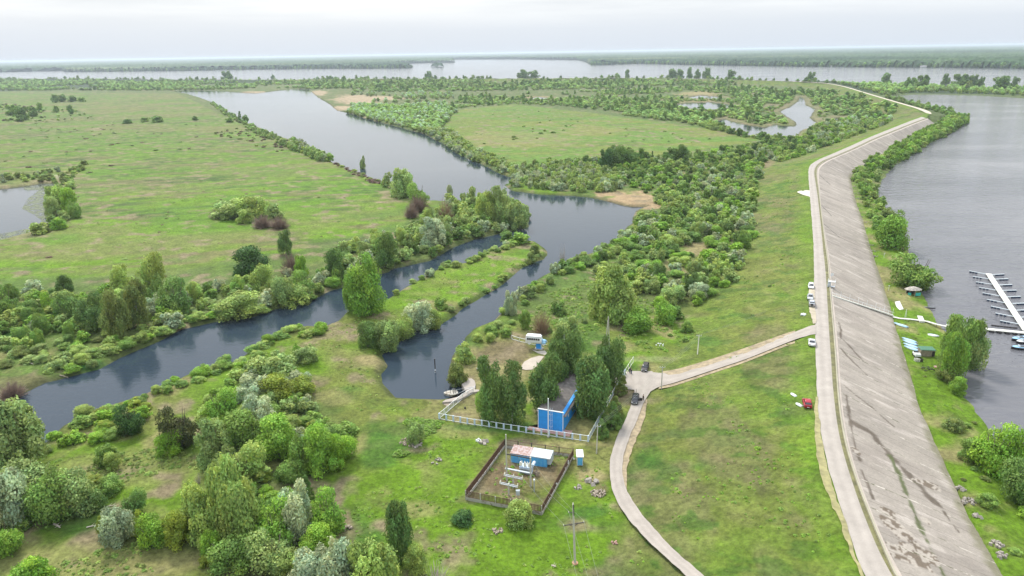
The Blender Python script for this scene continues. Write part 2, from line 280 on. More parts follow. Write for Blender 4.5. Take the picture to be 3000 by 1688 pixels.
def cover(P):
    X, Y = P[:, 0], P[:, 1]; R = np.hypot(X, Y)
    n1 = fbm(X, Y, 26, 0); n2 = fbm(X, Y, 60, 3); n3 = fbm(X+n1*8, Y, 7, 5, 3)
    col = lerp(np.tile(OLIVE, (len(P), 1)), BRIGHT*.95, sstep(.38, .62, n1))
    col = lerp(col, DRY, sstep(.55, .78, n3)*.75*sstep(.3, .6, n2))
    col = lerp(col, LUSH, sstep(.56, .74, fbm(X, Y, 17, 6))*.75)
    d = sdist(P, MEADOW_W, 80); k = sstep(8, -8, d)
    w_ = lerp(np.tile(BRIGHT, (len(P), 1)), LUSH*.6+BRIGHT*.5, sstep(.45, .7, n2)*.6)
    # flat brown sedge lenses, drawn out across the meadow
    u = X*.97+Y*.18; v = Y*.97-X*.18
    le = vn(u, v, 1, 2)*0+fbm(u/3.4, v, 10, 2, 4); w_ = lerp(w_, BROWN, sstep(.57, .70, le)*.75*sstep(.30, .55, fbm(X, Y, 70, 5, 2)+np.clip((R-250)/2200, 0, .25)))
    w_ = lerp(w_, BROWN*.9+BRIGHT*.25, sstep(.50, .70, fbm(u/2.2, v, 38, 0, 4))*.65); w_ = lerp(w_, LUSH+BRIGHT*.2, sstep(.55, .72, fbm(u/1.6, v, 20, 6, 3))*.45)
    w_ = lerp(w_, lerp(np.tile(MID*.85, (len(P), 1)), BROWN*1.1, sstep(.45, .68, fbm(u/3, v, 45, 1, 4))*.8), np.clip((R-350)/900, 0, .75))
    ff = fbm(u/3, v, 9, 2, 3)*(R < 520)+fbm(u/3, v, 17, 6, 3)*(R >= 520)
    mk = sstep(.40, .62, fbm(X, Y, 80, 1, 3)+np.clip((R-260)/3000, 0, .12))
    w_ = lerp(w_, arr(.13,.115,.06), sstep(.60, .68, ff)*.6*mk); w_ = lerp(w_, arr(.045,.09,.02), sstep(.60, .66, fbm(u/4, v, 6, 7, 3))*.7*mk)
    col = lerp(col, w_, k)
    d = sdist(P, MEADOW_M, 80); k = sstep(10, -10, d)
    w_ = lerp(np.tile(MID*1.0, (len(P), 1)), OLIVE*1.1, sstep(.4, .65, fbm(X/2.5, Y, 22, 1))); w_ = lerp(w_, MARSH, sstep(.68, .78, fbm(u/4, v, 12, 4, 3))*.6)
    col = lerp(col, w_, k)
    far = sstep(700, 1100, R)*(sdist(P, MEADOW_W, 80) > 0)*(sdist(P, MEADOW_M, 80) > 0)
    col = lerp(col, MARSH, far*.85)
    for T in THICK:
        k = sstep(4, -6, sdist(P, T, 30)+(n3-.5)*10); col = lerp(col, MARSH*.8+LUSH*.25, k*.65*(1-.6*sstep(.6, .8, n3)))
    for x, y, rx, ry, c, s in PATCH:
        q = at(x, y, 0); ax = at(x+rx, y, 0)-q; b1 = at(x, y-ry, 0); b2 = at(x, y+ry, 0)
        a_ = np.hypot(*ax[:2]); bb = np.hypot(*(b1-b2)[:2])/2; qc = (b1+b2)/2
        kk = (np.abs(X-qc[0]) < max(a_, bb)*1.8) & (np.abs(Y-qc[1]) < max(a_, bb)*1.8)
        if kk.any():
            dx = X[kk]-qc[0]; dy = Y[kk]-qc[1]; ux = ax[:2]/a_; vy = (b1-b2)[:2]; vy = vy/np.hypot(*vy)
            # skewed axes
            M = np.linalg.inv(np.array([[ux[0]*a_, vy[0]*bb], [ux[1]*a_, vy[1]*bb]])); uu = M[0, 0]*dx+M[0, 1]*dy; vv = M[1, 0]*dx+M[1, 1]*dy
            e2 = np.sqrt(uu*uu+vv*vv)+(n3[kk]-.5)*1.1+(n1[kk]-.5)*.8
            col[kk] = lerp(col[kk], c, np.clip(sstep(1.15, .65, e2)*s, 0, 1))
    # wet dark rim of the banks
    for L in [river_w]+ponds_w:
        d = sdist(P, L, 30)
        if L is not river_w: col = lerp(col, arr(.22, .18, .11), sstep(26, 4, d+(n3-.5)*50)*.55)
        col = lerp(col, arr(.05, .06, .025), sstep(3.2, .3, d)*.7)
    # dam
    dd = dline(P, damC); slope = sstep(40, 33, dd)*(~inside(P, lake_poly))
    s1 = lerp(np.tile(arr(.12,.175,.028), (len(P), 1)), OLIVE, sstep(.4, .6, fbm(X, Y, 14, 2))); s1 = lerp(s1, LUSH, sstep(.6, .72, fbm(X+Y*.4, Y, 9, 7))*.7); s1 = lerp(s1, DRY, sstep(.6, .8, fbm(X, Y/2, 8, 4))*.35)
    s1 = lerp(s1, BROWN*.95+.01, sstep(.50, .62, fbm(X, Y/2.2, 12, 0, 4))*.6); s1 = lerp(s1, arr(.04,.10,.015), sstep(.60, .67, fbm(X+Y*.4, Y, 5, 7, 3))*.7); s1 = lerp(s1, BRIGHT, sstep(9, 2, dd)*.7)
    col = lerp(col, s1, slope*.8)
    lk = inside(P, lake_poly)
    s2 = lerp(np.tile(BRIGHT*.9, (len(P), 1)), DRY, sstep(.42, .68, fbm(X, Y, 8, 1))*.8); s2 = lerp(s2, BROWN, sstep(.6, .8, fbm(X, Y, 5, 6))*.5)
    col = np.where(lk[:, None], lerp(s2, MARSH, sstep(300, 700, R)), col)
    col = np.where(((R > 2600) | (lk & (R > 1500)))[:, None], arr(.035, .06, .025)[None], col)
    g = (fbm(X, Y, 3.2, 2, 3)-.5)
    return np.clip(col*(1+g[:, None]*.55)*arr(.86, .86, .84), 0, 1)
GC = cover(GP); GC = np.vstack([GC, [OLIVE]])
first = np.arange(len(ang)); tri = np.stack([np.full(len(ang), c0), np.roll(first, -1), first], 1)
gm, t, b = newmat('ground_cover')
va = t.nodes.new('ShaderNodeVertexColor'); va.layer_name = 'cover'
geo = t.nodes.new('ShaderNodeNewGeometry')
def noise(t, src, scale, det=5, rough=.6):
    n = t.nodes.new('ShaderNodeTexNoise'); n.inputs['Scale'].default_value = scale; n.inputs['Detail'].default_value = det; n.inputs['Roughness'].default_value = rough
    t.links.new(src, n.inputs['Vector']); return n.outputs['Fac']
def maprange(t, src, a, b_, c, d):
    n = t.nodes.new('ShaderNodeMapRange'); t.links.new(src, n.inputs[0])
    for i, v in enumerate((a, b_, c, d)): n.inputs[i+1].default_value = v
    return n.outputs[0]
def mul(t, col, fac):
    v = t.nodes.new('ShaderNodeVectorMath'); v.operation = 'SCALE'; t.links.new(col, v.inputs[0]); t.links.new(fac, v.inputs['Scale']); return v.outputs[0]
f1 = maprange(t, noise(t, geo.outputs['Position'], .9, 8, .75), .25, .75, .35, 1.75)
f2 = maprange(t, noise(t, geo.outputs['Position'], .16, 5), .3, .7, .82, 1.2)
c1 = mul(t, mul(t, va.outputs[0], f1), f2)
# scattered straw-coloured blades
f3 = maprange(t, noise(t, geo.outputs['Position'], 2.3, 6, .8), .56, .66, 0, .38)
mxn = t.nodes.new('ShaderNodeMixRGB'); t.links.new(f3, mxn.inputs[0]); t.links.new(c1, mxn.inputs[1]); mxn.inputs[2].default_value = (.2, .19, .08, 1)
t.links.new(mxn.outputs[0], b.inputs['Base Color']); b.inputs['Roughness'].default_value = .9; b.inputs['Specular IOR Level'].default_value = .15
bp = t.nodes.new('ShaderNodeBump'); bp.inputs['Strength'].default_value = .9; bp.inputs['Distance'].default_value = .5
t.links.new(noise(t, geo.outputs['Position'], .8, 8, .8), bp.inputs['Height']); t.links.new(bp.outputs[0], b.inputs['Normal'])
me = npmesh('ground', V[:-1], F, gm, GC[:-1], smooth=True)
tag(link('ground', me), 'green floodplain ground of meadow and grass banks', kind='structure')
GROUND = True

# ------------------------------------------------------------------ water
def water_mat(name, deep, wave, amp, fine, famp, rough):
    m, t, b = newmat(name); geo = t.nodes.new('ShaderNodeNewGeometry')
    b.inputs['Base Color'].default_value = (*deep, 1); b.inputs['Roughness'].default_value = rough; b.inputs['IOR'].default_value = 1.33
    mp = t.nodes.new('ShaderNodeMapping'); mp.inputs['Rotation'].default_value = (0, 0, rad(-12)); mp.inputs['Scale'].default_value = (.45, 1, 1)
    t.links.new(geo.outputs['Position'], mp.inputs[0])
    h1 = noise(t, mp.outputs[0], wave, 4, .55); h2 = noise(t, mp.outputs[0], fine, 3, .6)
    big = maprange(t, noise(t, mp.outputs[0], .012, 3), .35, .65, .25, 1)
    b1 = t.nodes.new('ShaderNodeBump'); b1.inputs['Distance'].default_value = amp; t.links.new(h1, b1.inputs['Height']); t.links.new(big, b1.inputs['Strength'])
    b2 = t.nodes.new('ShaderNodeBump'); b2.inputs['Distance'].default_value = famp; t.links.new(h2, b2.inputs['Height']); t.links.new(b1.outputs[0], b2.inputs['Normal']); t.links.new(big, b2.inputs['Strength'])
    t.links.new(b2.outputs[0], b.inputs['Normal']); return m, t, b
wm, t, b = water_mat('river_water', (.026, .040, .056), .6, .07, 2.2, .03, .07)
wl, t, b = water_mat('lake_water', (.115, .115, .125), .26, 1.4, .9, .32, .10)
def flat(name, px, z, mat):
    tris = tessellate_polygon([[Vector((p[0], p[1], 0)) for p in px]])
    me = bpy.data.meshes.new(name); me.from_pydata([(p[0], p[1], z) for p in px], [], [tuple(q) for q in tris]); me.materials.append(mat)
    bm = bmesh.new(); bm.from_mesh(me); bmesh.ops.recalc_face_normals(bm, faces=bm.faces)
    for f in bm.faces:
        if f.normal.z < 0: f.normal_flip()
    bm.to_mesh(me); bm.free(); return me
# river water lies in one sheet under the floodplain, bounded by the dam
river_sheet = np.vstack([Farw[::-1][:1]*np.array([1.4, .8]), Farw[::-1], Lw[::-1], np.array([[40, -60], [-900, -60], [-2600, 700]])])
link('river', flat('river', river_sheet, WR, wm)); tag(bpy.data.objects['river'], 'dark calm river winding through the floodplain', kind='structure')
link('lake', flat('lake', lake_poly, WL, wl)); tag(bpy.data.objects['lake'], 'wide rippled grey lake beyond the dam', kind='structure')

# ------------------------------------------------------------------ road on the crest, concrete facing
def ribbon(name, A_, B_, z0, z1, n, m_, mat, cols=None, disp=None, step=1.0, extra=None):
    """A_, B_ polylines (m,2); stations along A_, nearest point on B_"""
    a, s = resample(A_, step); bb, sb = resample(B_, step)
    j = 0; idx = []
    for p in a:
        dd = ((bb-p)**2).sum(1); dd[:j] = 1e9; dd[j+80:] = 1e9; j = int(dd.argmin()); idx.append(j)
    q = bb[np.array(idx)]
    # smooth the partner points
    K = 5; qp = np.pad(q, ((K, K), (0, 0)), 'edge'); q = np.stack([np.convolve(qp[:, k], np.ones(2*K+1)/(2*K+1), 'valid') for k in range(2)], 1)
    tt = np.linspace(0, 1, n)
    X = a[:, None, :]*(1-tt[None, :, None])+q[:, None, :]*tt[None, :, None]
    Z = np.broadcast_to(z0+(z1-z0)*tt[None, :], X.shape[:2]).copy()
    if disp is not None: Z = disp(X, Z, tt)
    V = np.concatenate([X, Z[..., None]], -1).reshape(-1, 3)
    wdt = np.linalg.norm(q-a, axis=1)
    uv = np.stack([np.broadcast_to(s[:, None], X.shape[:2]), wdt[:, None]*tt[None]], -1).reshape(-1, 2)
    V = V.copy(); col = cols(V[:, :2], uv) if cols else None
    me = npmesh(name, V, gridF(len(a), n), mat, col, uv, smooth=True)
    bm = bmesh.new(); bm.from_mesh(me); bm.faces.ensure_lookup_table()
    if bm.faces[0].normal.z < 0: bmesh.ops.reverse_faces(bm, faces=bm.faces)
    bm.to_mesh(me); bm.free()
    return me, a, q, s
def paved(name, col, uvscale=1.0, crack=True, tracks=False):
    m, t, b = newmat(name); geo = t.nodes.new('ShaderNodeNewGeometry')
    f = mul(t, rgb(t, col), maprange(t, noise(t, geo.outputs['Position'], .35, 6), .3, .7, .88, 1.1))
    f = mul(t, f, maprange(t, noise(t, geo.outputs['Position'], 4, 6, .7), .3, .7, .9, 1.08))
    if tracks:
        uv = t.nodes.new('ShaderNodeUVMap'); sp = t.nodes.new('ShaderNodeSeparateXYZ'); t.links.new(uv.outputs[0], sp.inputs[0])
        w = t.nodes.new('ShaderNodeMath'); w.operation = 'SINE'; k = t.nodes.new('ShaderNodeMath'); k.operation = 'MULTIPLY'; k.inputs[1].default_value = 3.3
        t.links.new(sp.outputs[1], k.inputs[0]); t.links.new(k.outputs[0], w.inputs[0]); f = mul(t, f, maprange(t, w.outputs[0], -1, 1, .94, 1.04))
    t.links.new(f, b.inputs['Base Color']); b.inputs['Roughness'].default_value = .9; b.inputs['Specular IOR Level'].default_value = .2
    bp = t.nodes.new('ShaderNodeBump'); bp.inputs['Strength'].default_value = .3; bp.inputs['Distance'].default_value = .03
    t.links.new(noise(t, geo.outputs['Position'], 6, 6), bp.inputs['Height']); t.links.new(bp.outputs[0], b.inputs['Normal'])
    return m
def rgb(t, c):
    n = t.nodes.new('ShaderNodeRGB'); n.outputs[0].default_value = (*c, 1); return n.outputs[0]
asph = paved('pale_road_concrete', (.345, .312, .275), tracks=True)
def wobbly(L, amp, seed):
    a, s = resample(L, 1.2); d = np.gradient(a, axis=0); n = np.stack([-d[:, 1], d[:, 0]], 1); n /= np.linalg.norm(n, axis=1)[:, None]+1e-9
    return a+n*((fbm(s, s*0, 4, seed, 3)-.5)*amp)[:, None]
me, *_ = ribbon('crest_road', wobbly(Lw, .35, 1), wobbly(Rw, .35, 2), CREST, CREST, 6, 0, asph, step=1.5)
tag(link('crest_road', me), 'pale narrow road running along the crest of the dam', kind='structure')
# grass strip between the road and the kerb wall
Kw = Rw*.45+Ww*.55 if len(Rw) == len(Ww) else None
def between(A_, B_, t_):
    a, _ = resample(A_, 2.0); out_ = []
    for p in a:
        dd = ((B_[:-1]-p)**2).sum(1)
        best = None
        for i in range(len(B_)-1):
            ab = B_[i+1]-B_[i]; u = np.clip((p-B_[i])@ab/(ab@ab), 0, 1); q = B_[i]+ab*u; d = ((p-q)**2).sum()
            if best is None or d < best[0]: best = (d, q)
        out_.append(p*(1-t_)+best[1]*t_)
    return np.array(out_)
Kw = between(Rw, Ww, .5)
verge = simple('verge_grass', (.13, .125, .05), var=.4, scale=.6, bump=.5)
me, *_ = ribbon('verge', Rw, Kw, CREST-.02, CREST+.03, 3, 0, verge, step=2)
tag(link('verge', me), 'narrow strip of dry grass beside the crest road', kind='structure')
kerbm = paved('kerb_concrete', (.33, .31, .23))
a, s = resample(Kw, 2.0, False); d = np.gradient(a, axis=0); nn = np.stack([d[:, 1], -d[:, 0]], 1); nn /= np.linalg.norm(nn, axis=1)[:, None]
if nn[10, 0] < 0: nn = -nn
prof = [(0, -.2), (0, .45), (.28, .45), (.28, -.2)]
V = np.concatenate([np.concatenate([a+nn*o, np.full((len(a), 1), CREST+z)], 1)[:, None] for o, z in prof], 1).reshape(-1, 3)
me = npmesh('kerb_wall', V, gridF(len(a), 4), kerbm)
bm = bmesh.new(); bm.from_mesh(me); bmesh.ops.recalc_face_normals(bm, faces=bm.faces); bm.to_mesh(me); bm.free()
tag(link('kerb_wall', me), 'long low concrete kerb wall with mossy top along the crest road', 'kerb wall')
berm = paved('berm_concrete', (.40, .35, .30))
Kw2 = a+nn*.28
me, *_ = ribbon('crest_apron', Kw2, Ww, CREST+.05, CREST, 4, 0, berm, step=2)
tag(link('crest_apron', me), 'flat concrete edge above the sloping dam face', kind='structure')
# facing: colour painted from wear with a shape of its own (weathered slabs, broken concrete, weeds in joints)
CRACKS = [[(2112,872),(2130,882),(2160,905),(2172,912)],[(2112,900),(2125,912),(2145,925),(2180,945)],[(2116,994),(2150,1010),(2185,1025),(2205,1035),(2250,1060)],
 [(2144,1087),(2190,1100),(2215,1125),(2240,1145),(2290,1180),(2330,1215),(2355,1235)],[(2380,1255),(2400,1280),(2420,1300)],[(2161,1212),(2175,1240),(2190,1285)],[(2125,1020),(2130,1060),(2140,1130),(2158,1185)],
 [(2106,832),(2112,850),(2110,875)],[(2062,530),(2090,550)],[(2066,578),(2110,600)],[(2060,452),(2090,468)],[(2240,1145),(2262,1190),(2290,1260),(2315,1325),(2340,1375),(2375,1445)]]
CRW = [poly(c, 6.0) for c in CRACKS]
RUB = [(2250,1350,40,22),(2285,1420,60,30),(2330,1400,35,25),(2240,1310,24,14),(2148,1160,12,12),(2340,1190,40,10),(2330,1300,14,8)]
def concrete_col(P, uv):
    X, Y = P[:, 0], P[:, 1]; u, v = uv[:, 0], uv[:, 1]
    R = np.hypot(X, Y)
    col = np.tile(arr(.275, .245, .208), (len(P), 1))
    slab = np.floor(u/8.8)
    sh = (np.sin(slab*12.9898)*43758.5453 % 1)*.22+(np.sin((slab*7+np.floor(v/10))*78.233)*43758.5453 % 1)*.10
    col = col*(.9+sh[:, None])
    st = fbm(u*3, v/1.6, 8, 3); col = lerp(col, arr(.21, .18, .155), sstep(.52, .72, st)*.35)
    st = fbm(u*5, v/1.3, 6, 6, 4); col = lerp(col, arr(.085, .07, .065), sstep(.62, .74, st)*.4*sstep(190, 330, R)*(fbm(u, v, 40, 2, 2) > .45))
    col = lerp(col, arr(.46, .41, .36), sstep(.62, .74, fbm(u*2, v/2, 5, 1))*.5)
    n = fbm(X, Y, 2.2, 4, 3)
    for i, c in enumerate(CRW):
        w_ = 1.0 if i == 3 else (.18 if i == 11 else .35)
        k = sstep(w_*1.2, w_*.3, dline(P, c)+(n-.5)*2.2*w_); col = lerp(col, arr(.10, .08, .06) if i < 8 or i > 10 else arr(.08, .07, .06), k*.9)
    k = sstep(.55, .15, dline(P, CRW[-1])+(n-.5)*1.6); col = lerp(col, arr(.08, .10, .035), k*.8)
    for x, y, rx, ry in RUB:
        q = at(x, y, 6); a_ = rx*mpp(q); e2 = np.hypot((X-q[0])/a_, (Y-q[1])/(a_*ry/rx*1.6))+(n-.5)*1.2
        k = sstep(1.1, .7, e2); r = fbm(X, Y, .8, 1, 2)
        col = np.where((k > .4)[:, None], np.where((r > .5)[:, None], arr(.36, .32, .27), arr(.15, .12, .09)), col)
    k = sstep(2.5, .3, dline(P, Fw)+(n-.5)*3); col = lerp(col, arr(.12, .12, .05), k*.6)
    return col
cm, t, b = newmat('dam_concrete'); geo = t.nodes.new('ShaderNodeNewGeometry'); va = t.nodes.new('ShaderNodeVertexColor'); va.layer_name = 'cover'
uvn = t.nodes.new('ShaderNodeUVMap'); sp = t.nodes.new('ShaderNodeSeparateXYZ'); t.links.new(uvn.outputs[0], sp.inputs[0])
def math2(t, op, a, b_):
    n = t.nodes.new('ShaderNodeMath'); n.operation = op
    for i, v in enumerate((a, b_)):
        if isinstance(v, (int, float)): n.inputs[i].default_value = v
        else: t.links.new(v, n.inputs[i])
    return n.outputs[0]
wob = maprange(t, noise(t, geo.outputs['Position'], .8, 4), 0, 1, -.35, .35)
uu = math2(t, 'ADD', sp.outputs[0], wob)
def joint(period, width, off=0):
    f = math2(t, 'FRACT', math2(t, 'DIVIDE', math2(t, 'ADD', uu, off), period), 0)
    d = math2(t, 'ABSOLUTE', math2(t, 'SUBTRACT', f, .5), 0)
    return maprange(t, d, width/period*.4, width/period, 1, 0)
j1 = math2(t, 'MULTIPLY', joint(8.8, .22), maprange(t, noise(t, geo.outputs['Position'], .22, 5), .42, .6, .15, 1)); j2 = joint(4.4, .12)
weed = maprange(t, noise(t, geo.outputs['Position'], .5, 4), .47, .55, 0, 1)
cbase = mul(t, mul(t, va.outputs[0], maprange(t, noise(t, geo.outputs['Position'], 2.2, 8, .7), .25, .75, .78, 1.2)), maprange(t, noise(t, geo.outputs['Position'], .25, 4), .3, .7, .9, 1.1))
def mixc(t, f, a, c):
    n = t.nodes.new('ShaderNodeMixRGB'); t.links.new(f, n.inputs[0]); t.links.new(a, n.inputs[1])
    if isinstance(c, tuple): n.inputs[2].default_value = (*c, 1)
    else: t.links.new(c, n.inputs[2])
    return n.outputs[0]
c2 = mixc(t, math2(t, 'MULTIPLY', j2, .45), cbase, (.12, .10, .08))
jc = t.nodes.new('ShaderNodeMixRGB'); t.links.new(weed, jc.inputs[0]); jc.inputs[1].default_value = (.55, .5, .43, 1); jc.inputs[2].default_value = (.07, .075, .03, 1)
c3 = mixc(t, math2(t, 'MULTIPLY', j1, .85), c2, jc.outputs[0])
t.links.new(c3, b.inputs['Base Color']); b.inputs['Roughness'].default_value = .92; b.inputs['Specular IOR Level'].default_value = .2
bp = t.nodes.new('ShaderNodeBump'); bp.inputs['Strength'].default_value = .5; bp.inputs['Distance'].default_value = .06
t.links.new(noise(t, geo.outputs['Position'], 3, 8, .7), bp.inputs['Height']); t.links.new(bp.outputs[0], b.inputs['Normal'])
me, sa, sq, ss = ribbon('dam_face', Ww, wobbly(Fw, 1.3, 3), CREST, FZ, 64, 0, cm, cols=concrete_col, step=.45)
tag(link('concrete_embankment', me), 'long sloping concrete slab face of the dam with cracked joints', 'embankment')
# far crest road
me, *_ = ribbon('far_crest_road', *(lambda L: ((lambda a, n: (a-n*2.4, a+n*2.4))(L, (lambda d: np.stack([-d[:, 1], d[:, 0]], 1)/np.linalg.norm(d, axis=1)[:, None])(np.gradient(L, axis=0)))))(resample(Farw, 12)[0]), CREST+.12, CREST+.12, 3, 0, paved('far_road', (.48, .43, .34)), step=12)
tag(link('far_crest_road', me), 'far stretch of crest road curving away along the lake', kind='structure')

# draped roads
def drape(name, Lp, Rp, mat, dz, lab, n=10, step=1.0):
    a, _ = resample(np.array([G(x, y)[:2] for x, y in Lp]), step); nn_ = len(a)
    bsrc = np.array([G(x, y)[:2] for x, y in Rp]); bb, _ = resample(bsrc, step)
    bb = np.stack([np.interp(np.linspace(0, 1, nn_), np.linspace(0, 1, len(bb)), bb[:, k]) for k in range(2)], 1)
    tt = np.linspace(0, 1, n); X = a[:, None]*(1-tt[None, :, None])+bb[:, None]*tt[None, :, None]
    X = X+((vn(X[..., 0], X[..., 1], 1.6, 3)-.5)*(.22 if mat is asph2 else .6))[..., None]*np.array([1, .6])
    P = X.reshape(-1, 2); s = np.r_[0, np.cumsum(np.linalg.norm(np.diff(a, axis=0), axis=1))]
    H = height(P).reshape(nn_, n); K = 4
    H = H.max(1)*.5+H.mean(1)*.5; H = np.convolve(np.pad(H, K, 'edge'), np.ones(2*K+1)/(2*K+1), 'valid')
    Z = np.repeat(H[:, None], n, 1)+dz+.1; Z[:, 0] -= .0
    Z = np.maximum(Z, height(P).reshape(nn_, n)+dz)
    uv = np.stack([np.broadcast_to(s[:, None], Z.shape), np.broadcast_to(tt[None]*4, Z.shape)], -1).reshape(-1, 2)
    me = npmesh(name, np.c_[P, Z.ravel()], gridF(nn_, n), mat, None, uv, smooth=True)
    bm = bmesh.new(); bm.from_mesh(me); bm.faces.ensure_lookup_table()
    if bm.faces[0].normal.z < 0: bmesh.ops.reverse_faces(bm, faces=bm.faces)
    bm.to_mesh(me); bm.free()
    return tag(link(name, me), lab, kind='structure')
asph2 = paved('lane_concrete', (.335, .30, .262), tracks=True)
dirt = simple('dry_verge', (.27, .215, .13), var=.35, scale=.8, bump=.5)
LA = [(2052,818),(2000,836),(1940,858),(1860,887),(1790,910),(1730,928),(1690,939),(1665,941),(1637,937)]
LB = [(2052,842),(2000,856),(1940,880),(1870,908),(1800,931),(1740,951),(1690,967),(1655,975),(1632,990)]
drape('lane_verge', [(x, y-5) for x, y in LA[1:-1]], [(x, y+6) for x, y in LB[1:-1]], dirt, .03, 'strip of trampled dry grass under the side lane')
MA = [(1585,935),(1592,965),(1596,985),(1592,1005),(1583,1030),(1572,1060),(1557,1085),(1544,1120),(1533,1160),(1533,1205),(1541,1240),(1557,1280),(1584,1320),(1612,1352),(1645,1387),(1675,1415),(1716,1449),(1790,1530)]
MB = [(1640,936),(1648,960),(1640,982),(1624,1005),(1612,1030),(1602,1060),(1588,1088),(1576,1120),(1565,1160),(1566,1205),(1580,1245),(1602,1280),(1637,1320),(1662,1350),(1697,1387),(1730,1415),(1772,1449),(1850,1530)]
drape('path_verge', [(x+24, y) for x, y in MA[3:11]], [(x+[4,12,18,19,18,14,9,1][i], y) for i, (x, y) in enumerate(MB[3:11])], dirt, .03, 'bare earth shoulder beside the curving lane')
drape('side_lane', LA, LB, asph2, .10, 'pale concrete lane climbing from the gate to the dam crest')
drape('curving_lane', MA, MB, asph2, .14, 'pale concrete lane curving from the junction to the front')
drape('yard_paving', [(1546,922),(1560,935),(1585,936),(1640,936)], [(1545,965),(1560,975),(1590,985),(1642,975)], asph2, .06, 'concrete forecourt at the gate', n=30)
dp = simple('dusty_track', (.38, .33, .24), var=.2, scale=.5, bump=.4)
drape('worn_edge', [(2056,1000),(2062,1087),(2077,1162),(2102,1249),(2127,1319),(2149,1387),(2170,1449),(2210,1520)], [(2050,1000),(2046,1087),(2055,1162),(2082,1249),(2113,1319),(2139,1387),(2163,1449),(2204,1520)], simple('worn_soil', (.25, .23, .10), var=.35, scale=.7, bump=.4), .05, 'worn dry edge beside the crest road', n=6)
drape('lay_by', [(2036,715),(2034,745),(2034,775),(2040,800),(2046,815)], [(2048,715),(2049,745),(2050,775),(2051,800),(2052,815)], dp, .06, 'dusty parking edge beside the crest road', n=6)
drape('turnout', [(2005,484),(2012,481),(2036,480)], [(2005,486),(2014,490),(2037,497)], simple('turnout_gravel', (.5,.45,.38), var=.1), .12, 'pale gravel turnout on the grassy side of the dam', n=8)
# ------------------------------------------------------------------ plants
def leafmat(name, rough=.65, trans=.28):
    m, t, b = newmat(name)
    a1 = t.nodes.new('ShaderNodeAttribute'); a1.attribute_type = 'INSTANCER'; a1.attribute_name = 'tint'
    a2 = t.nodes.new('ShaderNodeAttribute'); a2.attribute_type = 'GEOMETRY'; a2.attribute_name = 'leaf'
    v = t.nodes.new('ShaderNodeVectorMath'); v.operation = 'MULTIPLY'; t.links.new(a1.outputs['Vector'], v.inputs[0]); t.links.new(a2.outputs['Vector'], v.inputs[1])
    t.links.new(v.outputs[0], b.inputs['Base Color']); b.inputs['Roughness'].default_value = rough; b.inputs['Specular IOR Level'].default_value = .25
    tr = t.nodes.new('ShaderNodeBsdfTranslucent'); t.links.new(v.outputs[0], tr.inputs[0])
    mx = t.nodes.new('ShaderNodeMixShader'); mx.inputs[0].default_value = trans
    o = t.nodes['Material Output']; t.links.new(b.outputs[0], mx.inputs[1]); t.links.new(tr.outputs[0], mx.inputs[2]); t.links.new(mx.outputs[0], o.inputs[0])
    return m
LEAF = leafmat('foliage')
BARK = simple('bark', (.16, .13, .10), var=.3, scale=4, bump=.4)
BIRCHBARK = simple('birch_bark', (.55, .53, .48), col2=(.12, .11, .10), thr=.42, scale=5)
def unit(v): return v/(np.linalg.norm(v, axis=1)[:, None]+1e-9)
def quads(cen, nor, ln, wd, rng, up=0.0):
    n = len(cen); a = rng.normal(size=(n, 3)); a[:, 2] += up; t1 = unit(a-nor*(a*nor).sum(1)[:, None]); t2 = np.cross(nor, t1)
    l = ln[:, None]/2; w_ = wd[:, None]/2
    V = np.stack([cen-t1*l, cen+t2*w_-t1*l*.1, cen+t1*l, cen-t2*w_-t1*l*.1], 1)
    return V.reshape(-1, 3), np.arange(4*n).reshape(-1, 4)
PROF = {
 'dome':  lambda z: np.sqrt(np.clip(1-((z-.38)/.62)**2, 0, 1))*np.where(z < .38, .80+.2*z/.38, 1),
 'willow':lambda z: np.sqrt(np.clip(1-((z-.45)/.56)**2, 0, 1))**.8,
 'birch': lambda z: np.where(z < .08, z*3, np.interp(z, [.08, .3, .55, .75, .9, 1], [.62, .95, 1, .9, .7, .4])),
 'poplar':lambda z: np.interp(z, [0, .06, .2, .5, .8, .93, 1], [.5, .78, .95, 1, .82, .5, .15]),
 'cone':  lambda z: np.interp(z, [0, .08, .2, 1], [.5, .95, 1, .03]),
 'tuft':  lambda z: np.sqrt(np.clip(1-z*z, 0, 1)),
 'hedge': lambda z: np.interp(z, [0, .3, .6, .85, 1], [.95, 1, .9, .6, .1])}
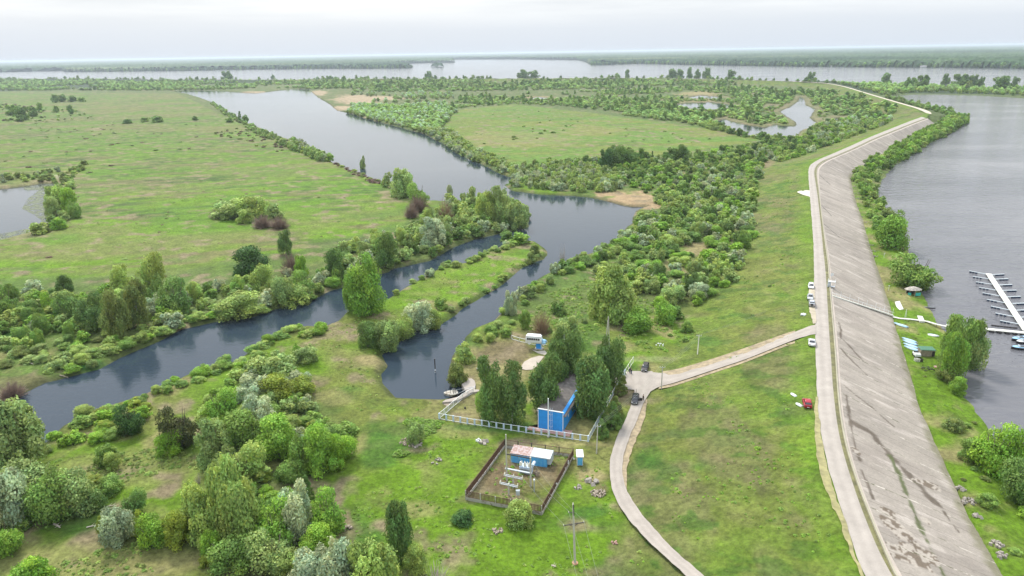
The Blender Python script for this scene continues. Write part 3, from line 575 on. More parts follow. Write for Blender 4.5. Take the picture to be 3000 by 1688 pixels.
def crown(kind, n, seed, ls=.055, nc=26):
    rng = np.random.RandomState(seed); pr = PROF[kind]
    z = rng.rand(nc*6); z = .08+z*.86; z = z[rng.rand(len(z)) < pr(z)][:nc]
    nc = len(z); th = np.arange(nc)*2.399+rng.rand(nc)*.9
    rel = {'dome': .17, 'willow': .15, 'birch': .15, 'poplar': .14, 'cone': .10, 'tuft': .26, 'hedge': .17}[kind]
    cr_ = rel*(.55+1.0*rng.rand(nc)**1.4); R = np.clip(pr(z)*.5-cr_*.75, 0, 1)*np.sqrt(.35+.65*rng.rand(nc))
    if kind == 'willow':    # uneven lobes, each reaching its own height
        lobe = rng.randint(0, 6, nc); la = np.arange(6)*1.05+seed; lx = .2*np.cos(la); ly = .2*np.sin(la); lh = .66+.34*rng.rand(6); lh[0] = 1
        th_ = th; cx = R*np.cos(th)*.6+lx[lobe]; cy = R*np.sin(th)*.6+ly[lobe]; z = z*lh[lobe]
    elif kind in ('dome', 'birch', 'poplar', 'hedge'):
        nl = 5; lobe = rng.randint(0, nl, nc); la = np.arange(nl)*6.283/nl+seed; amp = {'dome': .13, 'birch': .14, 'poplar': .09, 'hedge': .15}[kind]
        lh = .74+.26*rng.rand(nl); lh[seed % nl] = 1; cx = R*np.cos(th)*.78+amp*np.cos(la[lobe]); cy = R*np.sin(th)*.78+amp*np.sin(la[lobe]); z = z*lh[lobe]
    else:
        off = .06*np.sin(seed*3.1+z*5); cx = R*np.cos(th)+off; cy = R*np.sin(th)+.05*np.cos(seed*1.7+z*4)
    cz = np.clip(z, cr_*.5, 1-cr_*.75); cc_ = np.stack([cx, cy, cz], 1)
    sz = {'willow': 1.35, 'birch': 1.15, 'poplar': 1.0, 'cone': .5, 'hedge': .9}.get(kind, 1.0)
    p = cr_**2; p = p/p.sum(); k = rng.choice(nc, n, p=p)
    d = unit(rng.normal(size=(n, 3))+np.array([0, 0, .45])); rad_ = cr_[k]*(.55+.5*rng.rand(n)**.6)
    # lumpy surface so that a clump is not a ball
    rad_ *= 1+.22*np.sin(d[:, 0]*7+k)*np.sin(d[:, 1]*6+k*2)*np.sin(d[:, 2]*7+k*3)
    pos = cc_[k]+d*rad_[:, None]*np.array([1, 1, sz])
    stray = rng.rand(n) < .05; pos[stray] += rng.normal(size=(stray.sum(), 3))*.035
    pos[:, 2] = np.clip(pos[:, 2], .005, 1.03)
    nor = unit(d+rng.normal(size=(n, 3))*.55)
    el = {'willow': 1.7, 'birch': 1.5, 'poplar': 1.2}.get(kind, 1.15)
    L_ = ls*(.6+.9*rng.rand(n)); V, F = quads(pos, nor, L_*el, L_, rng, up=.8 if kind in ('willow',) else 0)
    cv = (.72+.5*rng.rand(nc))[k]*(.75+.5*rng.rand(n)); hue = (rng.rand(nc)[k]-.5)*.22+(rng.rand(n)-.5)*.2
    col = np.stack([cv*(1+hue), cv, cv*(1-hue*.8)], 1)
    return npmesh('foliage', V, F, LEAF, np.repeat(col, 4, 0), attr='leaf')
def tube_np(pts, rads, k=6):
    pts = np.asarray(pts, float); d = unit(np.gradient(pts, axis=0)); ref = np.array([.3, .9, .1])
    a = unit(np.cross(d, ref)); b_ = np.cross(d, a); an = np.arange(k)*2*math.pi/k
    V = pts[:, None]+(a[:, None]*np.cos(an)[None, :, None]+b_[:, None]*np.sin(an)[None, :, None])*np.asarray(rads)[:, None, None]
    return V.reshape(-1, 3), gridF(len(pts), k, True)
def join_np(parts):
    V = []; F = []; o = 0
    for v, f in parts: V.append(v); F.append(f+o); o += len(v)
    return np.vstack(V), np.vstack(F)
def trunk(kind, seed):
    rng = np.random.RandomState(seed); parts = []
    if kind in ('birch', 'cone', 'poplar'):
        z = np.linspace(-.02, .9, 7); x = np.cumsum(rng.normal(size=7)*.008); parts.append(tube_np(np.stack([x, x*.5, z], 1), np.linspace(.022, .004, 7)))
        for i in range(9):
            z0 = .2+.07*i; th = i*2.4; e_ = .3*(1-z0*.6); parts.append(tube_np([[0, 0, z0], [math.cos(th)*e_*.5, math.sin(th)*e_*.5, z0+.08], [math.cos(th)*e_, math.sin(th)*e_, z0+.10]], [.008, .005, .002], 4))
    else:
        for i in range(7):
            th = i*.9+rng.rand(); r = .12+.22*rng.rand(); h_ = .6+.25*rng.rand()
            parts.append(tube_np([[0.02*math.cos(th), .02*math.sin(th), -.02], [r*.35*math.cos(th), r*.35*math.sin(th), h_*.4], [r*math.cos(th), r*math.sin(th), h_]], [.022, .014, .004], 5))
    V, F = join_np(parts); return npmesh('trunk', V, F, BIRCHBARK if kind == 'birch' else BARK, smooth=True)
def twigs(n, seed, mat):
    rng = np.random.RandomState(seed); parts = []
    for i in range(n):
        th = rng.rand()*6.28; r = .5*math.sqrt(rng.rand()); h_ = (.35+.65*rng.rand())*math.sqrt(max(.05, 1-(r/.52)**2)); s = np.array([math.cos(th), math.sin(th), 0])
        p0 = s*r*.12; p2 = s*r+np.array([0, 0, h_]); p1 = (p0+p2)/2+rng.normal(size=3)*.04; w_ = .008 if i % 9 else .022
        parts.append(tube_np([p0, p1, p2], [w_, w_*.7, w_*.25], 3))
    V, F = join_np(parts); return npmesh('branches', V, F, mat)
PROTO = {}
def P_(name, kind, n, seeds, ls, nc): PROTO[name] = [(crown(kind, n, s, ls, nc), kind) for s in seeds]
P_('dome', 'dome', 10000, (1, 2, 3, 4), .034, 34); P_('willow', 'willow', 12000, (4, 5, 6, 14), .032, 46); P_('birch', 'birch', 12000, (7, 8, 9, 17), .028, 44)
P_('poplar', 'poplar', 18000, (10,), .024, 60); P_('cone', 'cone', 6500, (11, 12), .034, 60); P_('hedge', 'hedge', 6000, (13, 14), .044, 30)
P_('dome_m', 'dome', 1500, (21, 22), .085, 22); P_('willow_m', 'willow', 1500, (24, 25), .08, 24); P_('birch_m', 'birch', 1500, (27, 28), .075, 30); P_('cone_m', 'cone', 900, (29,), .08, 24)
P_('dome_f', 'dome', 420, (31, 32), .15, 14); P_('birch_f', 'birch', 460, (33, 34), .14, 18)
P_('tuft', 'tuft', 200, (41, 42), .2, 7)
TRUNK = {k: trunk(k, i+50) for i, k in enumerate(('dome', 'willow', 'birch', 'poplar', 'cone', 'hedge', 'tuft'))}
TWM = {'bare': simple('reddish_twigs', (.24, .17, .13), var=.3), 'dead': simple('dead_wood', (.42, .37, .31), var=.2), 'tan': simple('tan_twigs', (.30, .21, .13), var=.3)}
TW = {'bare': twigs(520, 3, TWM['bare']), 'dead': twigs(60, 5, TWM['dead']), 'tan': twigs(260, 8, TWM['tan'])}
# leaf tints
T = dict(silver=(.40, .475, .27), grey=(.27, .365, .125), sage=(.31, .41, .10), mid=(.165, .29, .055), green=(.19, .37, .04), dark=(.065, .14, .035), deep=(.095, .195, .045),
         yellow=(.28, .36, .05), lime=(.26, .44, .05), olive=(.18, .23, .06), pine=(.085, .10, .035), brown=(.22, .16, .10), far=(.07, .13, .05), birch=(.135, .225, .06), cream=(.4, .42, .25))
for k_ in ('silver', 'grey', 'sage', 'mid', 'green', 'dark', 'deep', 'olive', 'birch'): T[k_] = tuple(np.array(T[k_])*(1.08 if k_ == 'silver' else 1.16))
for k_ in ('grey', 'mid', 'deep', 'green'): T[k_] = tuple(np.array(T[k_])*.75+np.array(T['sage'])*.25)
rng = np.random.RandomState(11)
NAME = dict(dome='round_bush', willow='willow_tree', birch='birch_tree', poplar='poplar_tree', cone='conifer_tree', hedge='low_shrub', bare='bare_bush', dead='dead_tree', tan='bare_bush')
CAT = dict(dome='bush', willow='willow', birch='birch', poplar='poplar', cone='conifer', hedge='shrub', bare='bare bush', dead='dead tree', tan='bare bush')
SRC = {}     # mesh name -> object that carries it
def plant(sp, p, wdt, h, tint, label, group=None, lod=None, tname=None):
    r = link(NAME.get(sp, 'bush'), None, loc=(p[0], p[1], p[2]-.03*h)); r.scale = (wdt, wdt, h); r.rotation_euler = (rng.normal()*.03, rng.normal()*.03, rng.rand()*6.28)
    tag(r, label, CAT[sp], group)
    if sp in TW:
        link('branches', TW[sp], r); return r
    px = h/mpp(p)/2.515
    key = sp
    if lod: key = sp+lod if sp+lod in PROTO else sp
    elif px < 16 and sp+'_m' in PROTO: key = sp+'_m'
    k = rng.randint(len(PROTO[key])); me, kind = PROTO[key][k]
    c = link('crown' if sp not in ('dome', 'hedge') else 'foliage', me, r); c['tint'] = [float(v) for v in np.array(tint)]
    SRC.setdefault((key, k), c)
    link('trunk' if sp not in ('dome', 'hedge') else 'stems', TRUNK[kind], r)
    return r
TW_ = dict(silver='silvery', grey='grey-green', sage='sage-green', mid='mid-green', green='fresh green', dark='dark green', deep='deep green', yellow='yellowish', lime='lime-green', olive='olive', pine='dark brownish', brown='brown', far='hazy', birch='dark leafy', cream='pale flowering')
SIZES = {}
def hand(x, y, yt, wpx, sp, tint, label, group=None, z=None):
    p = G(x, y) if z is None else at(x, y, z)
    h = max(.6, topz(p, yt)-p[2])
    if sp == 'birch': wpx *= 1.08
    plant(sp, p, wpx*mpp(p)*1.06, h*1.03, np.array(T[tint])*(.9+.2*rng.rand()), label, group)
    TAKEN.append((p[0], p[1], wpx*mpp(p)/2))
TAKEN = []
H = [
(50,1172,1012,135,'willow','grey','big grey-green willow at the left edge standing over the river'),
(335,1090,1015,62,'dome','dark','dark green oval tree on the near river bank'),
(460,1122,1015,88,'dome','pine','dark brownish pine beside the lime-green round bush'),
(428,1140,1078,66,'dome','lime','lime-green round bush just below the dark pine'),
(287,1180,1142,42,'dome','sage','small pale bush in the dry clearing at left'),
(270,1166,1120,56,'hedge','mid','low green bush behind the small pale bush at left'),
(42,1315,1185,92,'willow','silver','silvery willow at the left edge of the lower left thicket'),
(130,1300,1180,120,'dome','mid','large green bush right of the silvery willow at lower left'),
(195,1290,1185,110,'dome','grey','grey-green bush at the right of the lower left thicket'),
(70,1245,1160,130,'dome','grey','grey-green bush along the top of the lower left thicket'),
(238,1282,1228,60,'dome','deep','deep green bush ending the lower left thicket'),
(277,1238,1200,62,'dome','mid','low green bush in the clearing above the lone dark one'),
(337,1298,1232,64,'dome','deep','lone dark green round bush in the lower left clearing'),
(20,1390,1310,80,'dome','green','green bush at the left edge below the silvery willow'),
(90,1480,1405,90,'hedge','lime','green shrub in the bottom left corner'),
(305,1362,1282,72,'willow','silver','silvery bush among yellow ones at the foot of the left clearing'),
(268,1345,1290,40,'dome','yellow','yellowish bush at the left end of the lower clearing'),
(385,1372,1298,76,'dome','lime','yellow-green bush right of the silvery one in the lower clearing'),
(352,1345,1290,40,'hedge','yellow','small yellowish shrub behind the yellow-green bush'),
(452,1368,1292,70,'dome','yellow','yellow bush left of the big sage willow'),
(525,1345,1215,95,'willow','sage','sage willow left of the tallest willow in the foreground'),
(572,1335,1150,84,'willow','sage','tallest sage-green willow in the left foreground'),
(622,1372,1200,96,'willow','sage','leaning sage willow in front of the tallest one'),
(655,1330,1215,80,'dome','mid','green bush right of the tallest foreground willow'),
(690,955,895,105,'willow','grey','grey-green willow at the top of the foreground thicket'),
(605,965,930,64,'dome','sage','pale bush at the upper left of the foreground thicket'),
(640,1015,950,84,'willow','silver','silvery bush in the upper foreground thicket'),
(700,1010,950,92,'dome','yellow','yellow-green bush below the grey-green willow'),
(762,992,950,66,'dome','yellow','yellowish bush at the right side of the upper thicket'),
(555,1055,975,80,'dome','green','green bush at the left side of the foreground thicket'),
(650,1075,1000,84,'willow','silver','silvery willow in the middle of the foreground thicket'),
(545,1165,1060,86,'willow','grey','grey-green willow at the left of the lower thicket'),
(620,1140,1040,110,'dome','mid','green bush in the heart of the lower thicket'),
(700,1150,1055,110,'dome','green','green bush left of the big bright one'),
(812,1186,1072,86,'dome','green','bright green tree-sized bush at the right end of the thicket'),
(762,1188,1088,70,'dome','mid','green bush just left of the bright tree-sized one'),
(850,1175,1095,56,'dome','lime','bright bush at the outer right edge of the thicket'),
(868,1150,1085,60,'dome','lime','lime-green bush beside the big bright one'),
(610,1215,1110,110,'dome','sage','sage-green bush under the middle thicket'),
(735,1205,1150,74,'dome','mid','small green bush under the big bright one'),
(835,1335,1234,84,'dome','green','dense dark round bush standing alone near the bottom centre'),
(772,1262,1190,40,'cone','deep','small blue-green spruce behind the dense round bush'),
(1005,1412,1252,60,'birch','birch','slender leaning birch at the bottom centre'),
(790,1480,1385,110,'willow','silver','silvery willow at the bottom edge, left of three'),
(858,1500,1362,112,'willow','silver','broad silvery willow at the bottom edge, middle of three'),
(945,1515,1366,116,'willow','sage','pale olive willow at the bottom edge, right of three'),
(1045,1440,1375,60,'dome','sage','pale bush at the foot of the leaning birch'),
(700,1375,1262,110,'dome','green','green bush in the lower foreground thicket'),
(745,1350,1225,90,'willow','silver','silvery willow left of the dense round bush'),
(590,1425,1345,120,'dome','mid','green bush below the tallest foreground willow'),
(690,1430,1335,110,'dome','grey','grey-green bush in the bottom thicket'),
(800,1400,1330,90,'dome','lime','lime-green bush under the dense round bush'),
(540,1400,1330,60,'dome','lime','lime-green bush at the left of the bottom thicket'),
(1163,1312,1283,52,'hedge','dark','small dark bush left of the fenced transformer yard'),
(1310,1315,1250,78,'dome','sage','round bush growing over the front fence of the transformer yard'),
(1045,1113,1064,40,'willow','grey','grey-green willow bush on the rubble heap'),
(772,908,868,64,'dome','grey','round grey-green bush on the grassy bank'),
(748,900,862,26,'dome','green','small green bush left of the round grey-green one'),
(927,872,806,62,'dome','deep','deep green round tree on the bank of the inlet'),
(975,876,812,62,'willow','grey','grey-green willow beside the deep green tree on the inlet'),
(1012,848,800,60,'dome','sage','sage-green bush leaning over the inlet'),
(1055,826,764,74,'willow','silver','silvery willow leaning over the inlet'),
(1090,826,785,44,'hedge','sage','low willow shrub at the inlet waterline'),
(925,786,630,112,'poplar','green','huge poplar standing between the two channels'),
(890,780,700,50,'poplar','green','lower leafy side tree at the left of the huge poplar'),
(1110,776,748,38,'dome','mid','small round bush on the grassy spit'),
(1308,612,588,60,'dome','green','bright green bush near the tip of the spit'),
(1275,612,592,44,'dome','deep','deep green bush left of the one near the tip of the spit'),
(1345,640,614,26,'hedge','olive','olive shrub at the very tip of the spit'),
(1335,663,636,30,'dome','grey','grey-green bush on the right shore of the spit tip'),
(720,640,580,34,'birch','birch','lone birch at the meadow edge'),
(738,690,628,64,'bare','brown','brown leafless bush under the lone birch'),
(757,702,640,38,'dome','lime','lime-green round bush right of the brown leafless one'),
(728,708,672,30,'dome','cream','white flowering bush left of the lime-green round one'),
(635,705,626,94,'dome','dark','dark green round tree at the meadow edge'),
(386,750,638,62,'birch','sage','tall pale-leaved birch at the meadow edge'),
(312,745,664,50,'birch','sage','shorter pale-leaved birch left of the tall one'),
(300,850,735,62,'birch','olive','birch with bare white trunk in the left bank thicket'),
(350,820,700,60,'birch','olive','leaning birch right of the one with the white trunk'),
(240,830,745,70,'birch','birch','dark birch in the left bank thicket'),
(175,805,735,66,'dome','deep','dark green tree left of the birches on the left bank'),
(20,800,710,60,'dome','mid','green tree at the left edge of the left bank'),
(132,790,728,34,'dome','lime','lime-green small tree in the left bank thicket'),
(445,790,696,84,'dome','deep','broad green tree in the left bank thicket'),
(760,742,680,60,'dome','mid','green bush between the dark tree and the poplar'),
(848,700,616,50,'dome','deep','deep green tree behind the poplar'),
(967,672,586,58,'birch','deep','dark oval tree right of the poplar'),
(665,740,660,60,'dome','sage','pale bush below the dark round tree'),
(715,772,700,56,'willow','grey','grey-green willow at the waterline left of the poplar'),
(740,770,724,70,'hedge','sage','low pale willow on the point left of the poplar'),
(600,790,735,110,'dome','sage','broad sage bush over the left bank waterline'),
(1016,495,424,62,'willow','grey','tall grey willow at the corner of the meadow'),
(1055,520,455,50,'dome','mid','green tree right of the tall grey willow'),
(1052,532,484,62,'bare','brown','dark leafless bush at the corner of the meadow'),
(1035,548,506,42,'bare','brown','reddish leafless bush in front of the dark leafless one'),
(972,470,435,26,'willow','grey','thin grey willow on the far shore of the meadow'),
(912,430,403,14,'willow','grey','small grey bush on the meadow shore'),
(1260,560,470,50,'birch','grey','tall grey tree near the end of the wooded point'),
(1225,560,480,50,'birch','sage','pale tall tree left of the one at the end of the wooded point'),
(1300,572,508,56,'willow','grey','grey willow at the end of the wooded point'),
(1090,620,548,66,'willow','silver','pale silvery tree on the wooded point'),
(1535,802,666,112,'willow','sage','broad old willow in the clearing behind the pump house'),
(1600,832,772,78,'dome','green','bright green round bush right of the old willow'),
(1672,812,755,60,'dome','green','green bush right of the bright round one'),
(1700,800,770,40,'dome','deep','deep green bush beside the green one'),
(1405,790,756,38,'dome','deep','small deep green bush in the clearing above the monument'),
(1425,862,795,66,'willow','grey','grey-green willow right of the leafless tree'),
(1285,792,734,32,'willow','silver','silvery bush at the water right of the inlet'),
(1320,826,780,32,'dome','mid','green bush left of the leafless tree'),
(1362,840,762,52,'tan','brown','pale leafless tree behind the monument'),
(1726,834,806,30,'hedge','mid','small bush in the grass below the embankment'),
(1752,766,744,32,'dome','lime','lime-green round bush at the foot of the embankment'),
(1237,1060,902,66,'birch','birch','tall birch left of the pump house, left of two'),
(1288,1064,925,66,'birch','birch','tall birch left of the pump house, right of two'),
(1222,1045,985,44,'dome','green','small bright bush at the foot of the birches left of the pump house'),
(1368,1035,895,78,'birch','birch','birch leaning over the left side of the pump house roof'),
(1416,965,826,84,'birch','birch','tallest birch behind the pump house'),
(1395,985,865,60,'birch','birch','birch at the far left corner of the pump house'),
(1478,1045,892,92,'birch','birch','broad birch on the right side of the pump house'),
(1462,980,900,50,'birch','sage','pale-topped birch over the pump house roof'),
(1530,970,845,72,'birch','birch','birch near the gate to the right of the pump house'),
(1562,992,935,38,'cone','olive','small pine beside the gate'),
(1548,1040,990,40,'cone','olive','small pine outside the fence'),
(1538,1075,1005,50,'cone','deep','larger dark pine outside the fence'),
(1515,1100,1050,36,'cone','deep','dark pine nearest the fence corner'),
(1168,910,865,52,'hedge','sage','low willow bush on the bank above the water gauge'),
(1150,970,925,50,'hedge','olive','tangled bush overhanging the intake basin'),
(2300,722,632,108,'dome','mid','broad round tree over the thatched shelter'),
(2242,622,518,82,'dome','green','bright green bushy tree on the lake shore'),
(2385,935,790,62,'dome','mid','dark tree on the shore beside the footbridge'),
(2432,925,786,66,'dome','mid','tall tree nearest the jetty'),
(2392,960,825,54,'birch','green','narrow bright tree in front of the shore clump'),
(2440,930,820,56,'birch','grey','grey-green tree at the right of the shore clump'),
(2405,990,945,44,'dome','green','small green bush below the shore clump'),
(2385,960,900,60,'dome','olive','olive bush at the foot of the shore clump'),
(2490,1180,1050,110,'dome','lime','big bright bush on the shore at right'),
(2440,1160,1095,60,'dome','mid','darker bush left of the big bright one'),
(2545,1200,1062,66,'dome','lime','bright tree at the right edge by the water'),
(2560,1262,1150,90,'dome','deep','green tree at the right edge below the bright one'),
(2400,1080,1040,50,'hedge','olive','olive low bush on the shore strip'),
(2480,1270,1225,50,'hedge','mid','low green shrub on the shore strip below the bright bush'),
(580,545,505,86,'willow','grey','grey-green willow at the left of the clump in the meadow'),
(640,548,488,84,'dome','sage','tallest pale bush of the clump in the meadow'),
(692,550,512,46,'dome','grey','grey bush at the right of the clump in the meadow'),
(622,560,522,50,'dome','sage','pale bush in the front of the clump in the meadow'),
(662,572,534,60,'bare','brown','reddish leafless bush in front of the clump in the meadow'),
(704,574,538,56,'bare','brown','reddish leafless bush at the right of the clump in the meadow'),
(545,547,524,44,'bare','brown','low leafless bush at the left of the clump in the meadow'),
(35,1000,965,70,'bare','brown','dark red leafless bush at the left end of the bank'),
(150,520,465,44,'willow','sage','pale willow on the shore of the left pond'),
(135,545,500,40,'dome','grey','grey-green bush beside the left pond'),
(178,530,475,44,'dome','lime','lime-green bush beside the left pond'),
(190,548,505,36,'dome','mid','green bush at the right of the left pond'),
(98,588,560,44,'dome','sage','round pale bush at the foot of the left pond'),
(150,575,548,40,'hedge','lime','low lime-green shrub at the foot of the left pond'),
(60,302,268,36,'dome','deep','darkest tree of the far left clump'),(32,290,262,30,'dome','mid','tree at the left of the far left clump'),(85,293,268,26,'dome','deep','round tree at the right of the far left clump'),
(52,306,288,22,'dome','deep','small dark bush in front of the far left clump'),(102,283,258,14,'birch','mid','slim tree right of the far left clump'),(143,283,266,12,'birch','mid','small slim tree in the far left meadow'),(179,287,264,15,'birch','deep','lone slim tree in the far left meadow'),
(140,258,238,16,'birch','deep','dark tree at the left end of the far row'),(158,256,238,22,'dome','deep','tree in the middle of the far row'),(184,256,241,24,'dome','deep','tree right of the middle of the far row'),(207,256,244,18,'dome','mid','last tree of the far row'),
(322,311,298,24,'hedge','deep','dark bush in the far meadow, left of the other two'),(366,306,295,24,'dome','mid','bush in the middle of the far meadow'),(397,307,290,36,'dome','deep','largest bush in the middle of the far meadow'),(491,303,291,16,'dome','deep','lone round bush in the far meadow'),
(605,306,278,16,'cone','deep','dark pointed tree on the far river shore'),(618,310,290,20,'dome','deep','dark tree beside the pointed one on the far shore'),(577,308,296,22,'dome','mid','bush near the pointed tree on the far shore'),
(1545,420,365,50,'birch','deep','tall dark tree at the left of the dark grove'),(1570,415,370,44,'birch','deep','dark tree in the dark grove'),(1522,430,375,34,'birch','dark','darkest tree of the dark grove'),(1590,420,378,36,'birch','deep','tree at the right of the dark grove'),
(1612,405,372,18,'birch','deep','slim dark tree right of the dark grove'),(1640,405,378,12,'cone','deep','single pointed dark tree beyond the grove'),(1690,405,372,34,'birch','deep','dark tree in the second grove'),(1718,405,364,28,'birch','deep','tallest dark tree in the second grove'),
(2227,212,187,28,'dome','deep','large rounded tree on the wooded spit, at its left end'),
(2288,224,191,26,'dome','deep','large rounded tree on the wooded spit, second from its left end'),
(2318,224,185,36,'dome','deep','large rounded tree on the wooded spit, tallest of the left half'),
(2375,216,187,19,'dome','deep','large rounded tree on the wooded spit, standing apart in the middle'),
(2412,222,187,44,'dome','deep','large rounded tree on the wooded spit, broad and just right of the gap'),
(2445,222,190,30,'dome','deep','large rounded tree on the wooded spit, joined to the broad one'),
(2466,222,195,14,'dome','deep','large rounded tree on the wooded spit, slim and beside the broad pair'),
(2514,228,190,46,'dome','deep','large rounded tree on the wooded spit, broadest near the right edge'),
(2551,226,197,18,'dome','deep','large rounded tree on the wooded spit, last before the right edge'),
(1577,198,176,15,'dome','deep','lone round tree rising above the far dam'),
(1690,198,176,30,'dome','deep','broad tree above the far dam, left of the tall group'),
(1710,198,177,24,'dome','deep','tree joined to the broad one above the far dam'),
(1733,199,172,17,'dome','deep','tall tree above the far dam in the tall group'),
(1754,199,175,18,'dome','deep','middle tree of the tall group above the far dam'),
(1777,200,171,21,'dome','deep','tallest tree above the far dam'),
(1838,206,179,24,'dome','deep','dark tree in front of the far dam right of the tall group'),
(1316,200,176,32,'dome','deep','left tree of the broad group above the far dam'),
(1342,200,180,30,'dome','deep','right tree of the broad group above the far dam'),
(1079,198,180,20,'dome','deep','round tree above the far dam near the centre'),
(571,204,179,28,'dome','deep','round-topped tree above the far dam at left'),
(2040,206,182,22,'dome','deep','dark tree where the far dam begins to curve'),
(687,200,189,12,'dome','deep','small round tree above the far dam at left'),
(1350,422,404,16,'dome','deep','small dark round bush near the river bend'),(1364,427,410,14,'dome','dark','darkest small round bush near the river bend'),
]
for a_ in H: hand(*a_)
# ---- scattered vegetation
ITEMS = []
EXCL = [poly([(1540,900),(1650,920),(2060,810),(2060,850),(1650,990),(1610,1060),(1590,1200),(1800,1500),(1700,1500),(1520,1200),(1560,1010)], 0)]
REED = [(1590,500,95,22),(1520,492,40,10),(900,250,72,12),(960,247,62,6),(860,272,32,8),(800,235,30,7),(1750,628,50,20),(1760,236,50,5),(930,905,40,14),(1230,925,110,50)]
def blocked(P):
    b_ = np.zeros(len(P), bool)
    for e_ in EXCL: b_ |= inside(P, e_)
    for x, y, rx, ry in REED:
        q = at(x, y, 0); q1 = at(x+rx, y, 0); qa = at(x, y-ry, 0); qb = at(x, y+ry, 0)
        b_ |= inside(P, np.array([q1[:2], (qa)[:2], (2*q-q1)[:2], qb[:2]]))
    for W_, m_ in [(q, 9) for q in ponds_w[1:]]: b_ |= sdist(P, W_, 40) < m_
    for x, y, r in TAKEN: b_ |= ((P[:, 0]-x)**2+(P[:, 1]-y)**2) < (r*.75)**2
    return b_
def scatter(px, spacing, mix, group, density=1.0, clump=None, z=0.0, seed=0, shoreband=None, lo=-.9, hi=5.5, world=None):
    HSC, WSC = (.70, 1.34) if seed < 41 else (.85, 1.1)
    """mix: (species, weight, hmin, hmax, width/height, [tints])"""
    L = poly(px, z) if world is None else world; r_ = np.random.RandomState(seed+100)
    a_, b_ = L.min(0), L.max(0); nx = int((b_[0]-a_[0])/spacing)+1; ny = int((b_[1]-a_[1])/spacing)+1
    X, Y = np.meshgrid(np.arange(nx), np.arange(ny)); X = X+(Y % 2)*.5
    P = np.stack([a_[0]+X.ravel()*spacing, a_[1]+Y.ravel()*spacing], 1)+r_.uniform(-.42, .42, (X.size, 2))*spacing
    P = P[inside(P, L)]; P = P[r_.rand(len(P)) < density]
    if clump: P = P[fbm(P[:, 0], P[:, 1], clump[0], seed % 5, 3) > clump[1]]
    if not len(P): return
    hh = height(P); ok = (hh > lo) & (hh < hi); P = P[ok]; hh = hh[ok]
    ok = ~blocked(P); P = P[ok]; hh = hh[ok]
    ws = np.array([m_[1] for m_ in mix], float); ws /= ws.sum(); ks = r_.choice(len(mix), len(P), p=ws)
    sel = fbm(P[:, 0], P[:, 1], spacing*7, 3, 3)
    for p, h0, k, s_ in zip(P, hh, ks, sel):
        m_ = mix[k]; h = r_.uniform(m_[2], m_[3])*(.8+.5*s_)*HSC; ti = m_[5][r_.randint(len(m_[5]))]
        ITEMS.append([m_[0], p[0], p[1], h0, h, h*m_[4]*r_.uniform(.95, 1.35)*WSC, ti, group, r_.rand()])
SH = ('hedge', 3, 1.4, 3.0, 1.5, ['sage', 'mid', 'grey', 'olive'])
MIXB = [('dome', 4, 3, 6.5, 1.0, ['mid', 'grey', 'sage', 'green', 'deep']), ('willow', 3, 4, 8, .8, ['grey', 'silver', 'sage', 'mid']), SH, ('birch', 1, 7, 11, .45, ['birch', 'mid', 'sage'])]
MIXM = [('dome', 5, 3, 7, 1.05, ['mid', 'green', 'deep', 'sage', 'lime']), ('willow', 3, 4, 8, .8, ['grey', 'silver', 'sage']), ('birch', 1, 7, 11, .55, ['deep', 'mid', 'birch', 'grey'])]
BANKG = [('hedge', 4, 1.6, 3.4, 1.5, ['sage', 'grey', 'lime', 'mid']), ('dome', 2, 2.5, 4.5, 1.1, ['sage', 'grey', 'mid'])]
# left bank thicket: tall row behind, low willows along the water
scatter([(-80,745),(60,735),(200,745),(420,735),(600,720),(720,705),(830,690),(860,720),(760,766),(640,795),(540,806),(450,825),(340,872),(230,880),(100,880),(-80,900)], 4.8, MIXB, 'bushes and trees of the left bank thicket', .92, seed=1)
scatter([(-80,900),(100,880),(250,875),(200,915),(60,915),(-80,960)], 4.3, [SH, ('dome', 3, 2.5, 4.5, 1.1, ['sage', 'grey', 'olive'])], 'shrubs along the lower left bank', .95, seed=2)
scatter([(100,940),(250,885),(350,848),(457,800),(540,785),(640,772),(700,752),(790,738),(800,765),(640,800),(540,812),(457,832),(350,882),(300,905),(260,918),(200,930)], 3.1, BANKG, 'low willows along the left bank waterline', .9, seed=3)
scatter([(860,700),(860,640),(960,610),(1040,575),(1120,540),(1110,505),(1180,508),(1300,510),(1332,540),(1330,572),(1280,582),(1190,602),(1130,626),(1080,655),(1010,670),(930,700)], 6.2, [('dome', 3, 4, 8, .95, ['grey', 'mid', 'sage', 'deep']), ('willow', 4, 5, 9, .8, ['grey', 'silver', 'sage', 'grey']), ('birch', 2, 8, 12, .5, ['grey', 'sage', 'deep'])], 'trees of the wooded point between meadow and channel', .95, seed=4)
scatter([(1000,470),(1040,490),(1110,505),(1290,505),(1250,490),(1100,495)], 5, [('birch', 3, 9, 12, .35, ['silver', 'grey'])], 'slim grey trees on the far side of the wooded point', .5, seed=5)
scatter([(540,258),(575,284),(644,322),(739,364),(800,395),(850,405),(800,405),(720,372),(640,336),(560,286),(530,262)], 8, [('dome', 3, 3, 5, 1.2, ['mid', 'olive', 'deep', 'sage']), ('willow', 1, 5, 8, .7, ['grey'])], 'bushes on the west shore of the wide reach', .9, seed=6)
scatter([(740,350),(790,372),(850,392),(850,412),(800,405),(730,376)], 6.5, [('dome', 3, 7, 11, .8, ['grey', 'sage', 'mid']), ('willow', 3, 8, 12, .6, ['grey', 'silver'])], 'trees on the west shore of the wide reach', .9, seed=7)
